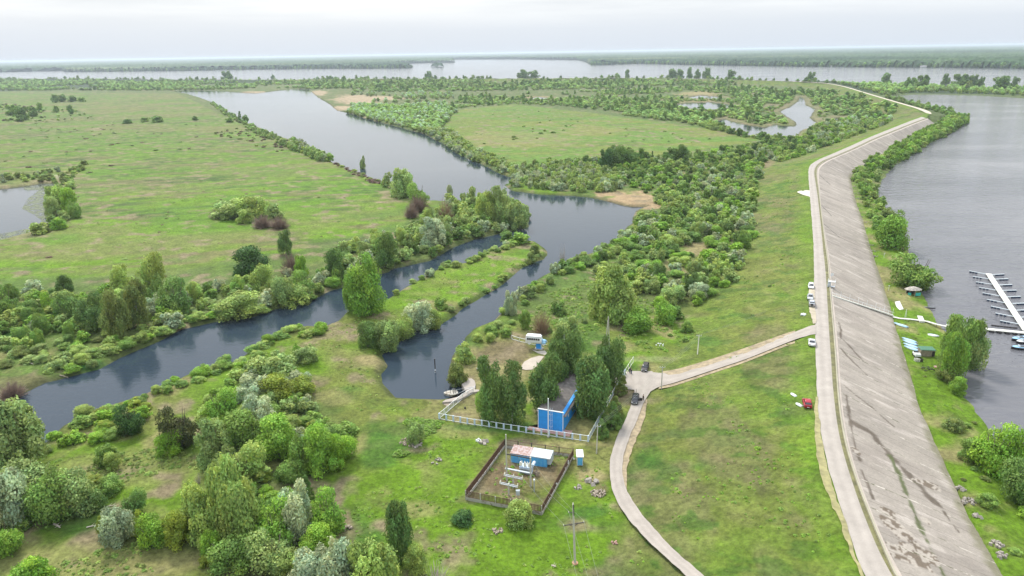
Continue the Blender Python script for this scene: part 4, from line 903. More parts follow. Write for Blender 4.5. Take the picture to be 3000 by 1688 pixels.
scatter([(850,405),(900,432),(960,458),(1000,478),(1000,486),(950,466),(890,440),(840,412)], 4, [('bare', 3, 1.4, 2.6, 2.2, ['brown']), ('hedge', 2, 1.4, 2.4, 1.6, ['olive', 'sage'])], 'reddish scrub on the meadow shore', .9, seed=8)
# east shore willows
ES = [(869,283),(919,298),(994,318),(1069,338),(1114,362),(1154,390),(1219,417),(1256,437),(1287,449)]
scatter(ES+[(x+30, y-16) for x, y in ES[::-1]], 6.5, [('willow', 4, 5, 8.5, .9, ['grey', 'silver', 'sage']), ('dome', 3, 5, 8, .95, ['grey', 'sage'])], 'grey willows along the east shore of the wide reach', 1, seed=9, lo=-1.1)
scatter([(870,262),(1000,270),(1120,262),(1150,285),(1110,320),(1180,370),(1100,345),(1000,310)], 8.5, [('willow', 4, 6, 10, .9, ['grey', 'silver', 'sage']), ('dome', 2, 5, 8, 1, ['mid', 'sage', 'deep'])], 'willow wood behind the east shore', .95, seed=10)
# the middle thickets
scatter([(1285,470),(1300,430),(1480,420),(1580,440),(1570,470),(1530,488),(1400,482)], 5.6, [('willow', 5, 5, 8, .75, ['silver', 'grey', 'sage']), ('birch', 2, 7, 9, .4, ['silver', 'grey'])], 'grey willows on the north shore of the channel', .95, seed=11)
scatter([(1300,430),(1380,410),(1560,400),(1760,395),(1930,360),(2000,345),(1990,380),(1925,400),(1905,470),(1890,560),(1865,560),(1770,540),(1660,520),(1640,490),(1560,462),(1480,430)], 6.3, MIXM, 'bushes of the broad thicket between river and dam', .95, seed=12)
scatter([(1620,540),(1760,540),(1890,545),(1890,620),(1850,720),(1790,760),(1720,760),(1690,700),(1640,640),(1590,610),(1575,580)], 5.6, MIXM, 'bushes of the near thicket between river and dam', .96, seed=13)
scatter([(1500,640),(1590,600),(1700,700),(1720,760),(1660,780),(1590,740),(1480,690),(1400,690)], 6, MIXM, 'bushes around the clearing with the old willow', .9, seed=14)
scatter([(1330,725),(1400,672),(1500,632),(1570,590),(1590,610),(1500,650),(1400,700),(1340,760),(1250,820),(1200,850),(1170,880),(1160,870),(1240,810)], 4.6, [('dome', 4, 2.8, 5, 1.0, ['mid', 'sage', 'grey', 'green']), ('willow', 2, 4, 6.5, .7, ['grey', 'silver'])], 'bushes along the right bank of the channel', .85, seed=15)
scatter([(1185,870),(1240,825),(1300,800),(1330,830),(1250,860),(1200,880)], 4.6, [('dome', 4, 2.6, 4.6, 1.0, ['sage', 'grey', 'mid'])], 'bushes on the bank above the mown yard', .9, seed=16)
scatter([(1920,350),(2050,320),(2150,290),(2240,300),(2230,318),(2150,350),(2040,392),(1960,410),(1930,400)], 7, MIXM, 'bushes at the foot of the far embankment', .95, seed=17, hi=3)
# spit and near banks
IS = [(980,735),(1054,697),(1119,663),(1164,659),(1206,641),(1256,616),(1310,600)]
scatter(IS+[(x+5, y+13) for x, y in IS[::-1]], 4.0, [('dome', 3, 2.2, 4.2, 1.1, ['grey', 'sage', 'mid']), ('willow', 1, 3, 5, .8, ['silver'])], 'bushes on the left shore of the spit', .85, seed=18)
IS2 = [(1377,645),(1312,676),(1287,699),(1256,724),(1231,739),(1186,765),(1131,800),(1094,822),(1020,845)]
scatter(IS2+[(x-18, y-8) for x, y in IS2[::-1]], 3.6, [('hedge', 3, 1.2, 2.4, 1.5, ['sage', 'grey', 'mid']), ('dome', 1, 2, 3.5, 1.1, ['grey', 'mid'])], 'low bushes on the right shore of the spit', .75, seed=19)
NB = [(0,1185),(40,1162),(110,1118),(160,1070),(212,1040),(325,1006),(400,979),(475,941),(525,922),(582,914),(644,876),(694,841),(739,823),(819,821)]
scatter(NB+[(x+18, y+26) for x, y in NB[::-1]], 3.6, [('dome', 3, 2.4, 4.6, 1.1, ['sage', 'grey', 'mid', 'lime']), ('hedge', 3, 1.5, 3, 1.4, ['sage', 'mid', 'lime'])], 'bushes along the near bank of the river', .8, seed=20)
scatter([(150,1110),(212,1060),(300,1040),(360,1010),(400,1010),(380,1050),(320,1100),(240,1110),(180,1130)], 3.5, [('dome', 3, 2.6, 4.8, 1.1, ['sage', 'lime', 'mid', 'yellow']), ('hedge', 2, 1.5, 3, 1.4, ['lime', 'sage'])], 'bushes on the near bank at left', .85, seed=21)
scatter([(500,1130),(530,1000),(600,960),(700,905),(760,960),(810,1040),(880,1090),(890,1130),(800,1190),(700,1200),(620,1220),(520,1210)], 3.7, [('dome', 5, 3, 5.5, 1.05, ['mid', 'green', 'grey', 'sage', 'lime']), ('willow', 2, 4, 6.5, .8, ['silver', 'grey']), ('hedge', 1, 2, 3, 1.3, ['yellow', 'lime'])], 'bushes filling the foreground thicket', .9, seed=22)
scatter([(470,1300),(620,1230),(700,1240),(790,1300),(860,1350),(880,1400),(800,1440),(620,1440),(500,1430),(460,1380)], 3.5, [('dome', 5, 3, 5, 1.05, ['mid', 'green', 'grey', 'deep', 'lime']), ('willow', 2, 4, 5.5, .8, ['silver', 'sage']), ('hedge', 1, 2, 3, 1.3, ['yellow', 'lime'])], 'bushes of the bottom foreground thicket', .8, seed=23)
scatter([(-60,1190),(60,1170),(250,1215),(270,1290),(120,1330),(-60,1330)], 3.5, [('dome', 5, 3, 5, 1.05, ['mid', 'grey', 'deep', 'lime']), ('hedge', 1, 2, 3, 1.3, ['yellow', 'lime'])], 'bushes of the lower left thicket', .9, seed=24)
scatter([(-60,1330),(60,1330),(80,1360),(30,1400),(-60,1420)], 4.0, [('dome', 3, 2, 3.5, 1.1, ['mid', 'lime'])], 'bushes at the left edge', .8, seed=25)
# lone bushes of the clearings
scatter([(1380,740),(1500,690),(1700,790),(1760,850),(1640,900),(1560,880),(1450,850),(1300,830)], 9, [('hedge', 2, 1, 1.8, 1.4, ['mid', 'deep']), ('dome', 2, 1.8, 3.2, 1.1, ['mid', 'deep', 'grey'])], 'small bushes of the clearing behind the pump house', .35, seed=26)
scatter([(560,1200),(1000,1050),(1100,1100),(900,1250)], 7, [('hedge', 2, .8, 1.6, 1.4, ['mid', 'deep'])], 'small bushes of the central clearing', .15, seed=27)
# meadow thickets near the left pond
scatter([(-40,440),(60,445),(200,420),(230,400),(180,470),(200,540),(170,570),(110,590),(100,580),(140,550),(105,520),(130,470),(90,455),(-40,468)], 6.5, [('dome', 4, 3, 6, 1.0, ['sage', 'grey', 'mid', 'olive']), ('willow', 1, 4, 7, .8, ['grey', 'silver'])], 'bushes around the left pond', .75, seed=28)
scatter([(-200,270),(0,262),(110,270),(230,285),(230,300),(60,308),(-200,300)], 13, [('dome', 4, 3, 6, 1.2, ['sage', 'grey', 'mid', 'brown']), ('hedge', 3, 2, 3, 1.6, ['grey', 'olive'])], 'bushes of the far left meadow', .5, clump=(50, .45), seed=29)
scatter([(500,325),(660,325),(760,370),(700,385),(560,345)], 9, [('hedge', 4, 1.6, 2.6, 1.9, ['grey', 'olive', 'brown', 'sage'])], 'low scrub in the meadow near the wide reach', .5, clump=(30, .45), seed=30)
scatter([(100,300),(500,300),(500,330),(600,345),(300,420),(60,470),(0,400)], 16, [('hedge', 4, .8, 1.5, 3.5, ['olive', 'brown', 'deep'])], 'flat scrub lenses of the meadow', .3, clump=(40, .50), seed=31)
scatter([(0,470),(300,430),(900,450),(1000,540),(820,640),(500,700),(0,700)], 11, [('hedge', 4, .35, .7, 4, ['brown', 'brown', 'olive', 'mid'])], 'flat scrub patches of the near meadow', .12, clump=(30, .55), seed=32)
scatter([(1130,290),(1300,270),(1600,300),(1850,345),(1700,380),(1300,425),(1180,350)], 17, [('hedge', 4, .8, 1.8, 2.2, ['deep', 'mid', 'sage'])], 'small bushes of the middle meadow', .2, clump=(50, .48), seed=33)
scatter([(1290,310),(1430,300),(1460,345),(1380,360),(1270,350)], 10, [('hedge', 4, 1.6, 3, 1.8, ['sage', 'grey', 'mid'])], 'bushes in the pale part of the middle meadow', .1, seed=34)
# strip on the lake side
scatter([(2140,440),(2160,430),(2210,440),(2200,482),(2218,510),(2262,560),(2270,610),(2240,618),(2205,600),(2180,540),(2165,500)], 5.2, [('dome', 4, 3, 6, .95, ['green', 'mid', 'sage']), ('willow', 2, 5, 8, .7, ['mid', 'grey'])], 'bushes on the lake shore below the dam', .8, seed=35)
scatter([(2170,425),(2215,398),(2260,375),(2300,350),(2350,325),(2390,300),(2432,298),(2432,310),(2400,330),(2330,370),(2290,395),(2250,415),(2205,445)], 5.8, [('dome', 4, 6, 9, .85, ['green', 'mid', 'deep', 'sage']), ('birch', 2, 8, 11, .5, ['mid', 'green'])], 'trees of the shore belt below the bend of the dam', .95, seed=36)
scatter([(2225,247),(2290,263),(2340,275),(2400,288),(2380,296),(2340,281),(2280,268),(2230,255)], 8, [('birch', 3, 8, 13, .6, ['mid', 'deep', 'grey']), ('dome', 3, 5, 9, .9, ['mid', 'grey'])], 'trees on the lake side of the bend', .8, seed=37)
scatter([(2450,1130),(2500,1120),(2560,1250),(2620,1340),(2560,1300),(2500,1230)], 5, [('dome', 4, 2.5, 4.5, 1.0, ['green', 'mid', 'lime']), SH], 'bushes on the shore at right', .6, seed=38)
scatter([(2370,900),(2400,930),(2420,985),(2400,1010),(2360,960)], 4, [('dome', 4, 2, 4, 1.0, ['green', 'mid', 'olive']), SH], 'bushes below the shore clump', .6, seed=39)
scatter([(2330,1090),(2440,1000),(2560,1330),(2560,1449),(2500,1360)], 6, [('hedge', 4, .5, 1.2, 1.6, ['mid', 'olive', 'green'])], 'low plants on the shore strip', .5, seed=40)
# spit with big rounded trees
scatter([(2060,206),(2140,214),(2230,218),(2330,221),(2480,226),(2700,232),(2700,246),(2600,246),(2480,239),(2360,235),(2290,236),(2250,240),(2230,246),(2180,230),(2110,212)], 14, [('dome', 4, 7, 11, 1.1, ['mid', 'grey', 'sage']), ('willow', 2, 8, 12, .9, ['grey', 'sage'])], 'bushes of the wooded spit in the lake', .9, seed=41)
scatter([(2200,216),(2480,224),(2700,230),(2700,238),(2480,231),(2260,225)], 22, [('dome', 4, 19, 26, .9, ['deep', 'mid']), ('birch', 2, 17, 22, .6, ['grey', 'deep'])], 'large rounded trees of the wooded spit', .42, clump=(60, .42), seed=42)
# far floodplain
FARM = [('dome', 9, 2.4, 5.2, 1.7, ['sage', 'mid', 'grey', 'sage']), ('birch', 1, 8, 13, .6, ['deep', 'mid', 'grey']), ('dome', 1, 6, 9, 1.0, ['deep', 'mid'])]
scatter([(1130,275),(1160,245),(1330,235),(1600,225),(1850,218),(2050,225),(2130,240),(2200,265),(2270,285),(2230,300),(2100,300),(2040,325),(1960,360),(1910,355),(1800,330),(1700,305),(1560,285),(1420,268),(1290,262)], 10.5, FARM, 'bushes of the far floodplain thicket', .85, clump=(120, .37), seed=43)
scatter([(1560,290),(1700,308),(1850,340),(1930,355),(1960,345),(1850,320),(1700,285),(1600,270)], 8, [('dome', 5, 3.5, 6, 1.3, ['sage', 'mid', 'grey'])], 'rounded bushes along the edge of the middle meadow', .9, seed=44)
scatter([(700,222),(900,232),(1200,230),(1600,222),(1900,214),(2080,215),(2031,208),(1800,202),(1300,199.5),(900,200),(660,203),(640,212)], 15, [('birch', 2, 8, 14, .8, ['deep', 'mid', 'grey']), ('dome', 6, 4, 8, 1.6, ['mid', 'sage', 'grey'])], 'trees below the far stretch of dam', .8, clump=(170, .40), seed=45)
scatter([(-400,228),(0,228),(420,228),(560,226),(640,222),(660,203),(420,203),(0,201),(-400,203)], 15, [('birch', 1, 8, 13, .8, ['deep', 'mid', 'grey']), ('dome', 6, 4.5, 9, 1.5, ['grey', 'mid', 'sage'])], 'trees beyond the left meadow', .85, clump=(200, .36), seed=46)
scatter([(900,262),(1140,255),(1140,235),(880,238)], 13, [('dome', 3, 5, 8, 1.2, ['grey', 'sage']), ('willow', 3, 6, 10, .9, ['grey', 'silver'])], 'grey willows north of the reed bed', .7, clump=(100, .42), seed=47)
scatter([(1660,240),(1850,238),(2080,245),(2080,300),(2050,340),(1930,356),(1800,330),(1660,285)], 9, [('hedge', 4, 1.2, 2.2, 2.2, ['sage', 'olive', 'mid'])], 'low marsh bushes around the ponds', .5, seed=49)
# trees on the lake side of the far dam
LF = [(0,196.5),(180,196),(420,197),(669,198.5),(939,195.5),(1111,195.5),(1300,195.5),(1547,194),(1732,196),(1815,197.5),(2031,203)]
scatter(None, 15, [('birch', 2, 8, 15, .8, ['deep', 'mid', 'grey']), ('dome', 3, 6, 13, 1.1, ['deep', 'mid'])], 'trees on the lake side of the far dam', .5, clump=(190, .47), seed=48, lo=-3, hi=9, world=np.vstack([resample(Farw, 60)[0][12:], (resample(Farw, 60)[0]*1.022)[12:][::-1]]))
BS = [(200,181.2),(420,179),(644,175),(820,173),(1000,172.5),(1037,171.5)]
scatter(BS+[(x, y-1.3) for x, y in BS[::-1]], 22, [('dome', 3, 16, 24, .9, ['deep', 'mid', 'dark'])], 'trees of the far forest edge at left', .8, seed=50, z=WL, lo=.5)
BS = [(1487,164),(1530,163.3),(1600,160.5),(1931,166.8),(2100,168.5),(2350,170),(2575,172.8),(2700,175)]
scatter(BS+[(x, y-2.2) for x, y in BS[::-1]], 17, [('dome', 3, 15, 23, .9, ['deep', 'mid', 'dark'])], 'trees of the far forest edge at right', .8, seed=51, z=WL, lo=.5)
print('scatter items', len(ITEMS), 'hand', len(H))
# ---- the ones that show largest become things, the others one mass per kind
def infr(it):
    x, y = proj((it[1], it[2], it[3]+it[4]*.5)); return -20 < x < 2595 and -20 < y < 1469
arr_it = []
for it in ITEMS:
    dep = float(np.array([it[1], it[2], it[3]-CAMH])@cf)
    arr_it.append((it[4]*min(1.5, it[5]/it[4]+.3)/dep if dep > 5 and infr(it) else 0, it, dep))
arr_it.sort(key=lambda q: -q[0])
cnt = {}; handc = {}
for a_ in H: handc[CAT[a_[4]]] = handc.get(CAT[a_[4]], 0)+1
LIM = 240
rest = []
for s_, it, dep in arr_it:
    k = CAT[it[0]]
    if it[0] == 'bare' or (s_ > 0 and cnt.get(k, 0)+handc.get(k, 0) < LIM):
        if s_ <= 0: continue
        cnt[k] = cnt.get(k, 0)+1
        g = it[7]; lab = f"{TW_[it[6]]} {'leafless' if it[0] == 'bare' else ''} {CAT[it[0]].replace('bare ', '')} among the {g}".replace('  ', ' ')
        plant(it[0], (it[1], it[2], it[3]), it[5], it[4], np.array(T[it[6]])*(.8+.4*it[8]), lab, TW_[it[6]]+' '+CAT[it[0]]+' among '+g)
    else: rest.append((it, dep))
print('individual', cnt, 'rest', len(rest))
# make sure that every mass mesh is carried by a real tree
def mass(name, items, lab, cat):
    if not items: return
    n = len(items); pos = np.zeros((n, 3)); scl = np.zeros((n, 3)); tin = np.zeros((n, 3)); idx = np.zeros(n, np.int32); keys = {}
    r_ = np.random.RandomState(n)
    for i, (it, dep) in enumerate(items):
        sp = it[0]; lod = sp
        if dep > 330: lod = sp+'_m'
        if dep > 800: lod = ('birch_f' if sp in ('birch', 'cone') else 'dome_f')
        if lod not in PROTO: lod = {'hedge_m': 'dome_m', 'poplar_m': 'birch_m', 'cone_f': 'birch_f', 'tuft_m': 'tuft'}.get(lod, sp)
        k = (lod, r_.randint(len(PROTO[lod])))
        if k not in SRC:
            ks = [q for q in SRC if q[0] == lod]
            if ks: k = ks[0]
            else:   # this one stands as a thing and lends its crown to the mass
                plant(sp, (it[1], it[2], it[3]), it[5], it[4], T[it[6]], f"{TW_[it[6]]} {CAT[sp]} among the {it[7]}", TW_[it[6]]+' '+CAT[sp]+' among '+it[7], lod=lod[len(sp):] if lod.startswith(sp) else '_f'); k = [q for q in SRC if q[0] == lod or q[0].startswith(lod[:4])][0]
        idx[i] = keys.setdefault(k, len(keys)); pos[i] = it[1], it[2], it[3]-.03*it[4]; scl[i] = it[5], it[5], it[4]; tin[i] = np.array(T[it[6]])*(.78+.44*it[8])
    me = bpy.data.meshes.new(name); me.vertices.add(n); me.vertices.foreach_set('co', pos.astype(np.float32).ravel())
    a = me.attributes.new('scl', 'FLOAT_VECTOR', 'POINT'); a.data.foreach_set('vector', scl.astype(np.float32).ravel())
    a = me.attributes.new('tint', 'FLOAT_VECTOR', 'POINT'); a.data.foreach_set('vector', tin.astype(np.float32).ravel())
    a = me.attributes.new('idx', 'INT', 'POINT'); a.data.foreach_set('value', idx)
    a = me.attributes.new('rot', 'FLOAT_VECTOR', 'POINT'); rt = np.zeros((n, 3)); rt[:, 2] = r_.rand(n)*6.28; a.data.foreach_set('vector', rt.astype(np.float32).ravel())
    o = link(name, me); tag(o, lab, cat, kind='stuff')
    ng = bpy.data.node_groups.new(name, 'GeometryNodeTree'); ng.interface.new_socket('Geometry', in_out='INPUT', socket_type='NodeSocketGeometry'); ng.interface.new_socket('Geometry', in_out='OUTPUT', socket_type='NodeSocketGeometry')
    gi = ng.nodes.new('NodeGroupInput'); go = ng.nodes.new('NodeGroupOutput'); jn = ng.nodes.new('GeometryNodeJoinGeometry')
    def na(nm, ty):
        q = ng.nodes.new('GeometryNodeInputNamedAttribute'); q.data_type = ty; q.inputs[0].default_value = nm; return q.outputs[0]
    nr, ns, ni = na('rot', 'FLOAT_VECTOR'), na('scl', 'FLOAT_VECTOR'), na('idx', 'INT')
    for k, j in keys.items():
        oi = ng.nodes.new('GeometryNodeObjectInfo'); oi.inputs[0].default_value = SRC[k]; oi.transform_space = 'ORIGINAL'
        cp = ng.nodes.new('FunctionNodeCompare'); cp.data_type = 'INT'; cp.operation = 'EQUAL'; cp.inputs[3].default_value = j; ng.links.new(ni, cp.inputs[2])
        ip = ng.nodes.new('GeometryNodeInstanceOnPoints'); ng.links.new(gi.outputs[0], ip.inputs['Points']); ng.links.new(cp.outputs[0], ip.inputs['Selection'])
        ng.links.new(oi.outputs['Geometry'], ip.inputs['Instance']); ng.links.new(nr, ip.inputs['Rotation']); ng.links.new(ns, ip.inputs['Scale']); ng.links.new(ip.outputs[0], jn.inputs[0])
    ng.links.new(jn.outputs[0], go.inputs[0]); md = o.modifiers.new('scatter', 'NODES'); md.node_group = ng
mass('bush_thicket', [q for q in rest if q[0][0] in ('dome', 'hedge', 'willow') and q[1] < 900], 'dense green bushes massed between river, meadow and dam', 'thicket')
mass('tree_thicket', [q for q in rest if q[0][0] == 'birch' and q[1] < 900], 'slender trees rising out of the bushes on the floodplain', 'trees')
mass('distant_woodland', [q for q in rest if q[1] >= 900 and q[0][0] != 'bare'], 'distant woodland of bushes and trees along the far dam and spit', 'woodland')
# low herbs and weeds
r_ = np.random.RandomState(5); tf = []
def tufts(px, n, hr, tints, thr=.5, zf=None, sc_=9):
    L = poly(px, 0); a_, b_ = L.min(0), L.max(0); P = a_+(b_-a_)*r_.rand(n*3, 2); P = P[inside(P, L)]; P = P[fbm(P[:, 0], P[:, 1], sc_, 3, 3) > thr][:n]
    hh = height(P); ok = (hh > -.8) & (hh < 8.6) & ~blocked(P) & ~inside(P, crest_poly) & ~inside(P, slope_poly); P = P[ok]; hh = hh[ok]
    for p, h in zip(P, hh):
        s_ = r_.uniform(*hr)*r_.uniform(.5, 1.1); tf.append((['tuft', p[0], p[1], h, s_, s_*r_.uniform(1.5, 3.2), tints[r_.randint(len(tints))], 'x', r_.rand()], 300))
tufts([(1600,990),(2040,870),(2130,1500),(1800,1500),(1600,1300),(1600,1100)], 520, (.15, .4), ['mid', 'green', 'green', 'lime'], .52, sc_=12)
tufts([(560,1200),(900,1250),(1180,1060),(1500,1130),(1540,1300),(1700,1480),(900,1480)], 800, (.15, .4), ['mid', 'green', 'lime', 'sage'], .5)
tufts([(900,1180),(1010,1050),(1120,1060),(1010,1150)], 500, (.4, .8), ['mid', 'green'], .4)
tufts([(640,880),(850,815),(1000,720),(1250,640),(1350,640),(1150,780),(950,900),(960,1000),(1100,1010),(1000,1060),(700,1180)], 800, (.15, .4), ['mid', 'green', 'olive', 'sage'], .45)
tufts([(0,470),(300,430),(900,450),(1000,540),(820,640),(500,700),(0,700)], 500, (.2, .4), ['olive', 'green', 'brown'], .4, sc_=25)
tufts([(-20,1180),(500,1100),(500,1400),(200,1500),(-20,1500)], 1200, (.2, .5), ['olive', 'mid', 'sage'], .5)
tufts([(1650,900),(1850,830),(1880,640),(1930,520),(2030,440),(2040,800)], 600, (.2, .55), ['mid', 'green', 'deep'], .5)
tufts([(1380,740),(1500,690),(1700,790),(1760,850),(1640,900),(1560,880),(1450,850),(1300,830)], 900, (.3, .7), ['mid', 'green', 'sage'], .45)
tufts([(2150,450),(2210,600),(2330,900),(2560,1400),(2440,1270),(2280,900),(2180,560)], 1100, (.15, .4), ['mid', 'green', 'olive'], .45)
plant('hedge', G(1895, 1285), .9, .4, T['mid'], 'tiny low plant in the dark grass patch of the right field') if False else None
if ('tuft', 0) not in SRC:
    p = G(1905, 1130); r = link('weed_clump', None, loc=tuple(p)); r.scale = (1.6, 1.6, .6); tag(r, 'low lime-green weed clump standing out in the right field', 'weeds')
    c = link('leaves', PROTO['tuft'][0][0], r); c['tint'] = list(T['lime']); SRC[('tuft', 0)] = c
mass('weeds', tf, 'low weeds and herbs growing through the rough grass', 'weeds')
# ------------------------------------------------------------------ far woodland on the other shore
ang = np.radians(np.arange(-46, 46, .075)); r1 = 2250*1.0042**np.arange(0, 330); r1 = np.r_[r1, r1[-1]*1.03**np.arange(1, 66)]; r1 = r1[r1 < 62000]
A, Rr = np.meshgrid(ang, r1); FXX = (Rr*np.sin(A)).ravel(); FYY = (Rr*np.cos(A)).ravel(); FP = np.stack([FXX, FYY], 1)
def forest(B, name, lab):
    d = -sdist(FP, B, 3000); Z = WL+(10+13*vn(FXX, FYY, 14, 1)+7*vn(FXX, FYY, 32, 2)+8*fbm(FXX, FYY, 700, 3, 3))*sstep(2, 16, d)
    Z = Z+np.clip((Rr.ravel()-4000)/20000, 0, 1)*22*fbm(FXX, FYY, 5000, 4, 3)
    keep = d > 1; F = gridF(len(r1), len(ang)); F = F[keep[F].all(1)]
    used = np.unique(F); mp_ = np.full(len(FP), -1); mp_[used] = np.arange(len(used)); F = mp_[F]
    P = FP[used]; col = np.tile(arr(.042, .082, .032), (len(P), 1)); col = lerp(col, arr(.075, .12, .05), sstep(.4, .7, fbm(P[:, 0], P[:, 1], 60, 2, 3))); col = lerp(col, arr(.022, .05, .026), sstep(.45, .7, fbm(P[:, 0], P[:, 1], 1100, 5, 3))*.8)
    col = lerp(col, arr(.14, .17, .08), sstep(.70, .76, fbm(P[:, 0]*.5, P[:, 1], 900, 1, 3))*.7)
    col = col*(.6+.8*vn(P[:, 0], P[:, 1], 13, 6))[:, None]
    return tag(link(name, npmesh(name, np.c_[P, Z[used]], F[:, ::-1], FORM, col)), lab, 'forest', kind='stuff')
FORM, t, b = newmat('far_forest'); va = t.nodes.new('ShaderNodeVertexColor'); va.layer_name = 'cover'; t.links.new(va.outputs[0], b.inputs['Base Color']); b.inputs['Roughness'].default_value = .9; b.inputs['Specular IOR Level'].default_value = .1
forest(BANKS[0], 'far_forest', 'blue-green forest covering the far shore of the lake up to the horizon')
forest(BANKS[1], 'islet_forest', 'little wooded islet in the middle of the far lake')
# sandy far shoreline houses
WALLW = simple('white_wall', (.75, .75, .72), var=.05); ROOFG = simple('grey_roof', (.25, .24, .23), var=.15)
def far_house(x, y, lab):
    p = at(x, y, WL+1.0); v, f = box_np((0, 0, 2), (22, 10, 4)); r = link('lakeside_house', None, loc=tuple(p)); tag(r, lab, 'house')
    link('wall', npmesh('wall', v, f, WALLW), r)
    V = np.array([[-12, -6, 4], [12, -6, 4], [12, 6, 4], [-12, 6, 4], [-12, 0, 6.5], [12, 0, 6.5]], float); link('roof', npmesh('roof', V, np.array([[0, 1, 5, 4], [2, 3, 4, 5], [0, 4, 3, 3], [1, 2, 5, 5]]), ROOFG), r)
def box_np(c, s, rz=0, top=1.0):
    x, y, z = np.array(s)/2; V = np.array([[-x, -y, -z], [x, -y, -z], [x, y, -z], [-x, y, -z], [-x*top, -y*top, z], [x*top, -y*top, z], [x*top, y*top, z], [-x*top, y*top, z]])
    cz, sz = math.cos(rz), math.sin(rz); V = V@np.array([[cz, sz, 0], [-sz, cz, 0], [0, 0, 1]])+np.array(c)
    return V, np.array([[0, 3, 2, 1], [4, 5, 6, 7], [0, 1, 5, 4], [1, 2, 6, 5], [2, 3, 7, 6], [3, 0, 4, 7]])
far_house(2096, 167.6, 'pale long building on the far shore to the right'); far_house(2322, 169.2, 'tiny white house on the far shore at right'); far_house(810, 172, 'tiny white house on the far shore at left'); far_house(1519, 162.4, 'tiny white house on the far headland')

# ------------------------------------------------------------------ builders for made things
class MB:
    def __init__(s): s.p = []; s.o = 0
    def add(s, v, f):
        f = np.asarray(f)
        if f.shape[1] == 3: f = np.c_[f, f[:, 2]]
        s.p.append((np.asarray(v, float), f)); return s
    def box(s, c, d, rz=0, top=1.0): return s.add(*box_np(c, d, rz, top))
    def bar(s, a, b_, w_, h=None):
        a = np.array(a, float); b_ = np.array(b_, float); h = h or w_; d = b_-a; L = np.linalg.norm(d); d /= L
        ref = np.array([0, 0, 1.]) if abs(d[2]) < .95 else np.array([0, 1., 0]); x = np.cross(d, ref); x /= np.linalg.norm(x); y = np.cross(x, d)
        V = [q+x*sx*w_/2+y*sy*h/2 for q in (a, b_) for sx, sy in ((-1, -1), (1, -1), (1, 1), (-1, 1))]
        return s.add(np.array(V), [[0, 1, 2, 3], [7, 6, 5, 4], [0, 4, 5, 1], [1, 5, 6, 2], [2, 6, 7, 3], [3, 7, 4, 0]])
    def tube(s, pts, r, k=8, cap=True):
        pts = np.asarray(pts, float); r = np.full(len(pts), r) if np.isscalar(r) else np.asarray(r, float)
        if cap:
            e0 = pts[0]+(pts[0]-pts[1])*1e-3; e1 = pts[-1]+(pts[-1]-pts[-2])*1e-3; pts = np.vstack([e0, pts, e1]); r = np.r_[1e-4, r, 1e-4]
        return s.add(*tube_np(pts, r, k))
    def loft(s, secs, close=True):
        """secs: list of (k,3) rings"""
        n = len(secs); k = len(secs[0]); V = np.vstack(secs); F = gridF(n, k, True).tolist()
        V = np.vstack([V, secs[0].mean(0), secs[-1].mean(0)])
        for i in range(k): F.append([n*k, (i+1) % k, i, i]); F.append([n*k+1, (n-1)*k+i, (n-1)*k+(i+1) % k, (n-1)*k+(i+1) % k])
        return s.add(V, F)
    def prism(s, poly_, z0, z1):
        n = len(poly_); P = np.array(poly_, float); V = np.vstack([np.c_[P, np.full(n, z0)], np.c_[P, np.full(n, z1)], [[*P.mean(0), z0]], [[*P.mean(0), z1]]]); F = []
        for i in range(n):
            j = (i+1) % n; F += [[i, j, n+j, n+i], [2*n, j, i, i], [2*n+1, n+i, n+j, n+j]]
        return s.add(V, F)
    def build(s, name, mat, parent=None, smooth=False, loc=None):
        V = np.vstack([p[0] for p in s.p]); F = []; o = 0
        for v, f in s.p:
            for q in f:
                q = [int(i)+o for i in q]
                F.append(q[:3] if q[2] == q[3] else q)
            o += len(v)
        me = bpy.data.meshes.new(name); me.from_pydata(V.tolist(), [], F); me.materials.append(mat)
        bm = bmesh.new(); bm.from_mesh(me); bmesh.ops.recalc_face_normals(bm, faces=bm.faces)
        if smooth:
            for f in bm.faces: f.smooth = True
        bm.to_mesh(me); bm.free(); return link(name, me, parent, loc)
def root(name, p, rz, lab, cat, group=None):
    r = link(name, None, loc=(float(p[0]), float(p[1]), float(p[2]))); r.rotation_euler = (0, 0, rz); return tag(r, lab, cat, group)
def copy_thing(r, p, rz, lab, group=None):
    n = r.copy(); C.objects.link(n); n.location = tuple(float(v) for v in p); n.rotation_euler = (0, 0, rz); n['label'] = lab
    if group: n['group'] = group
    for ch in list(r.children):
        c = ch.copy(); C.objects.link(c); c.parent = n
        for g in ch.children: d = g.copy(); C.objects.link(d); d.parent = c
    return n
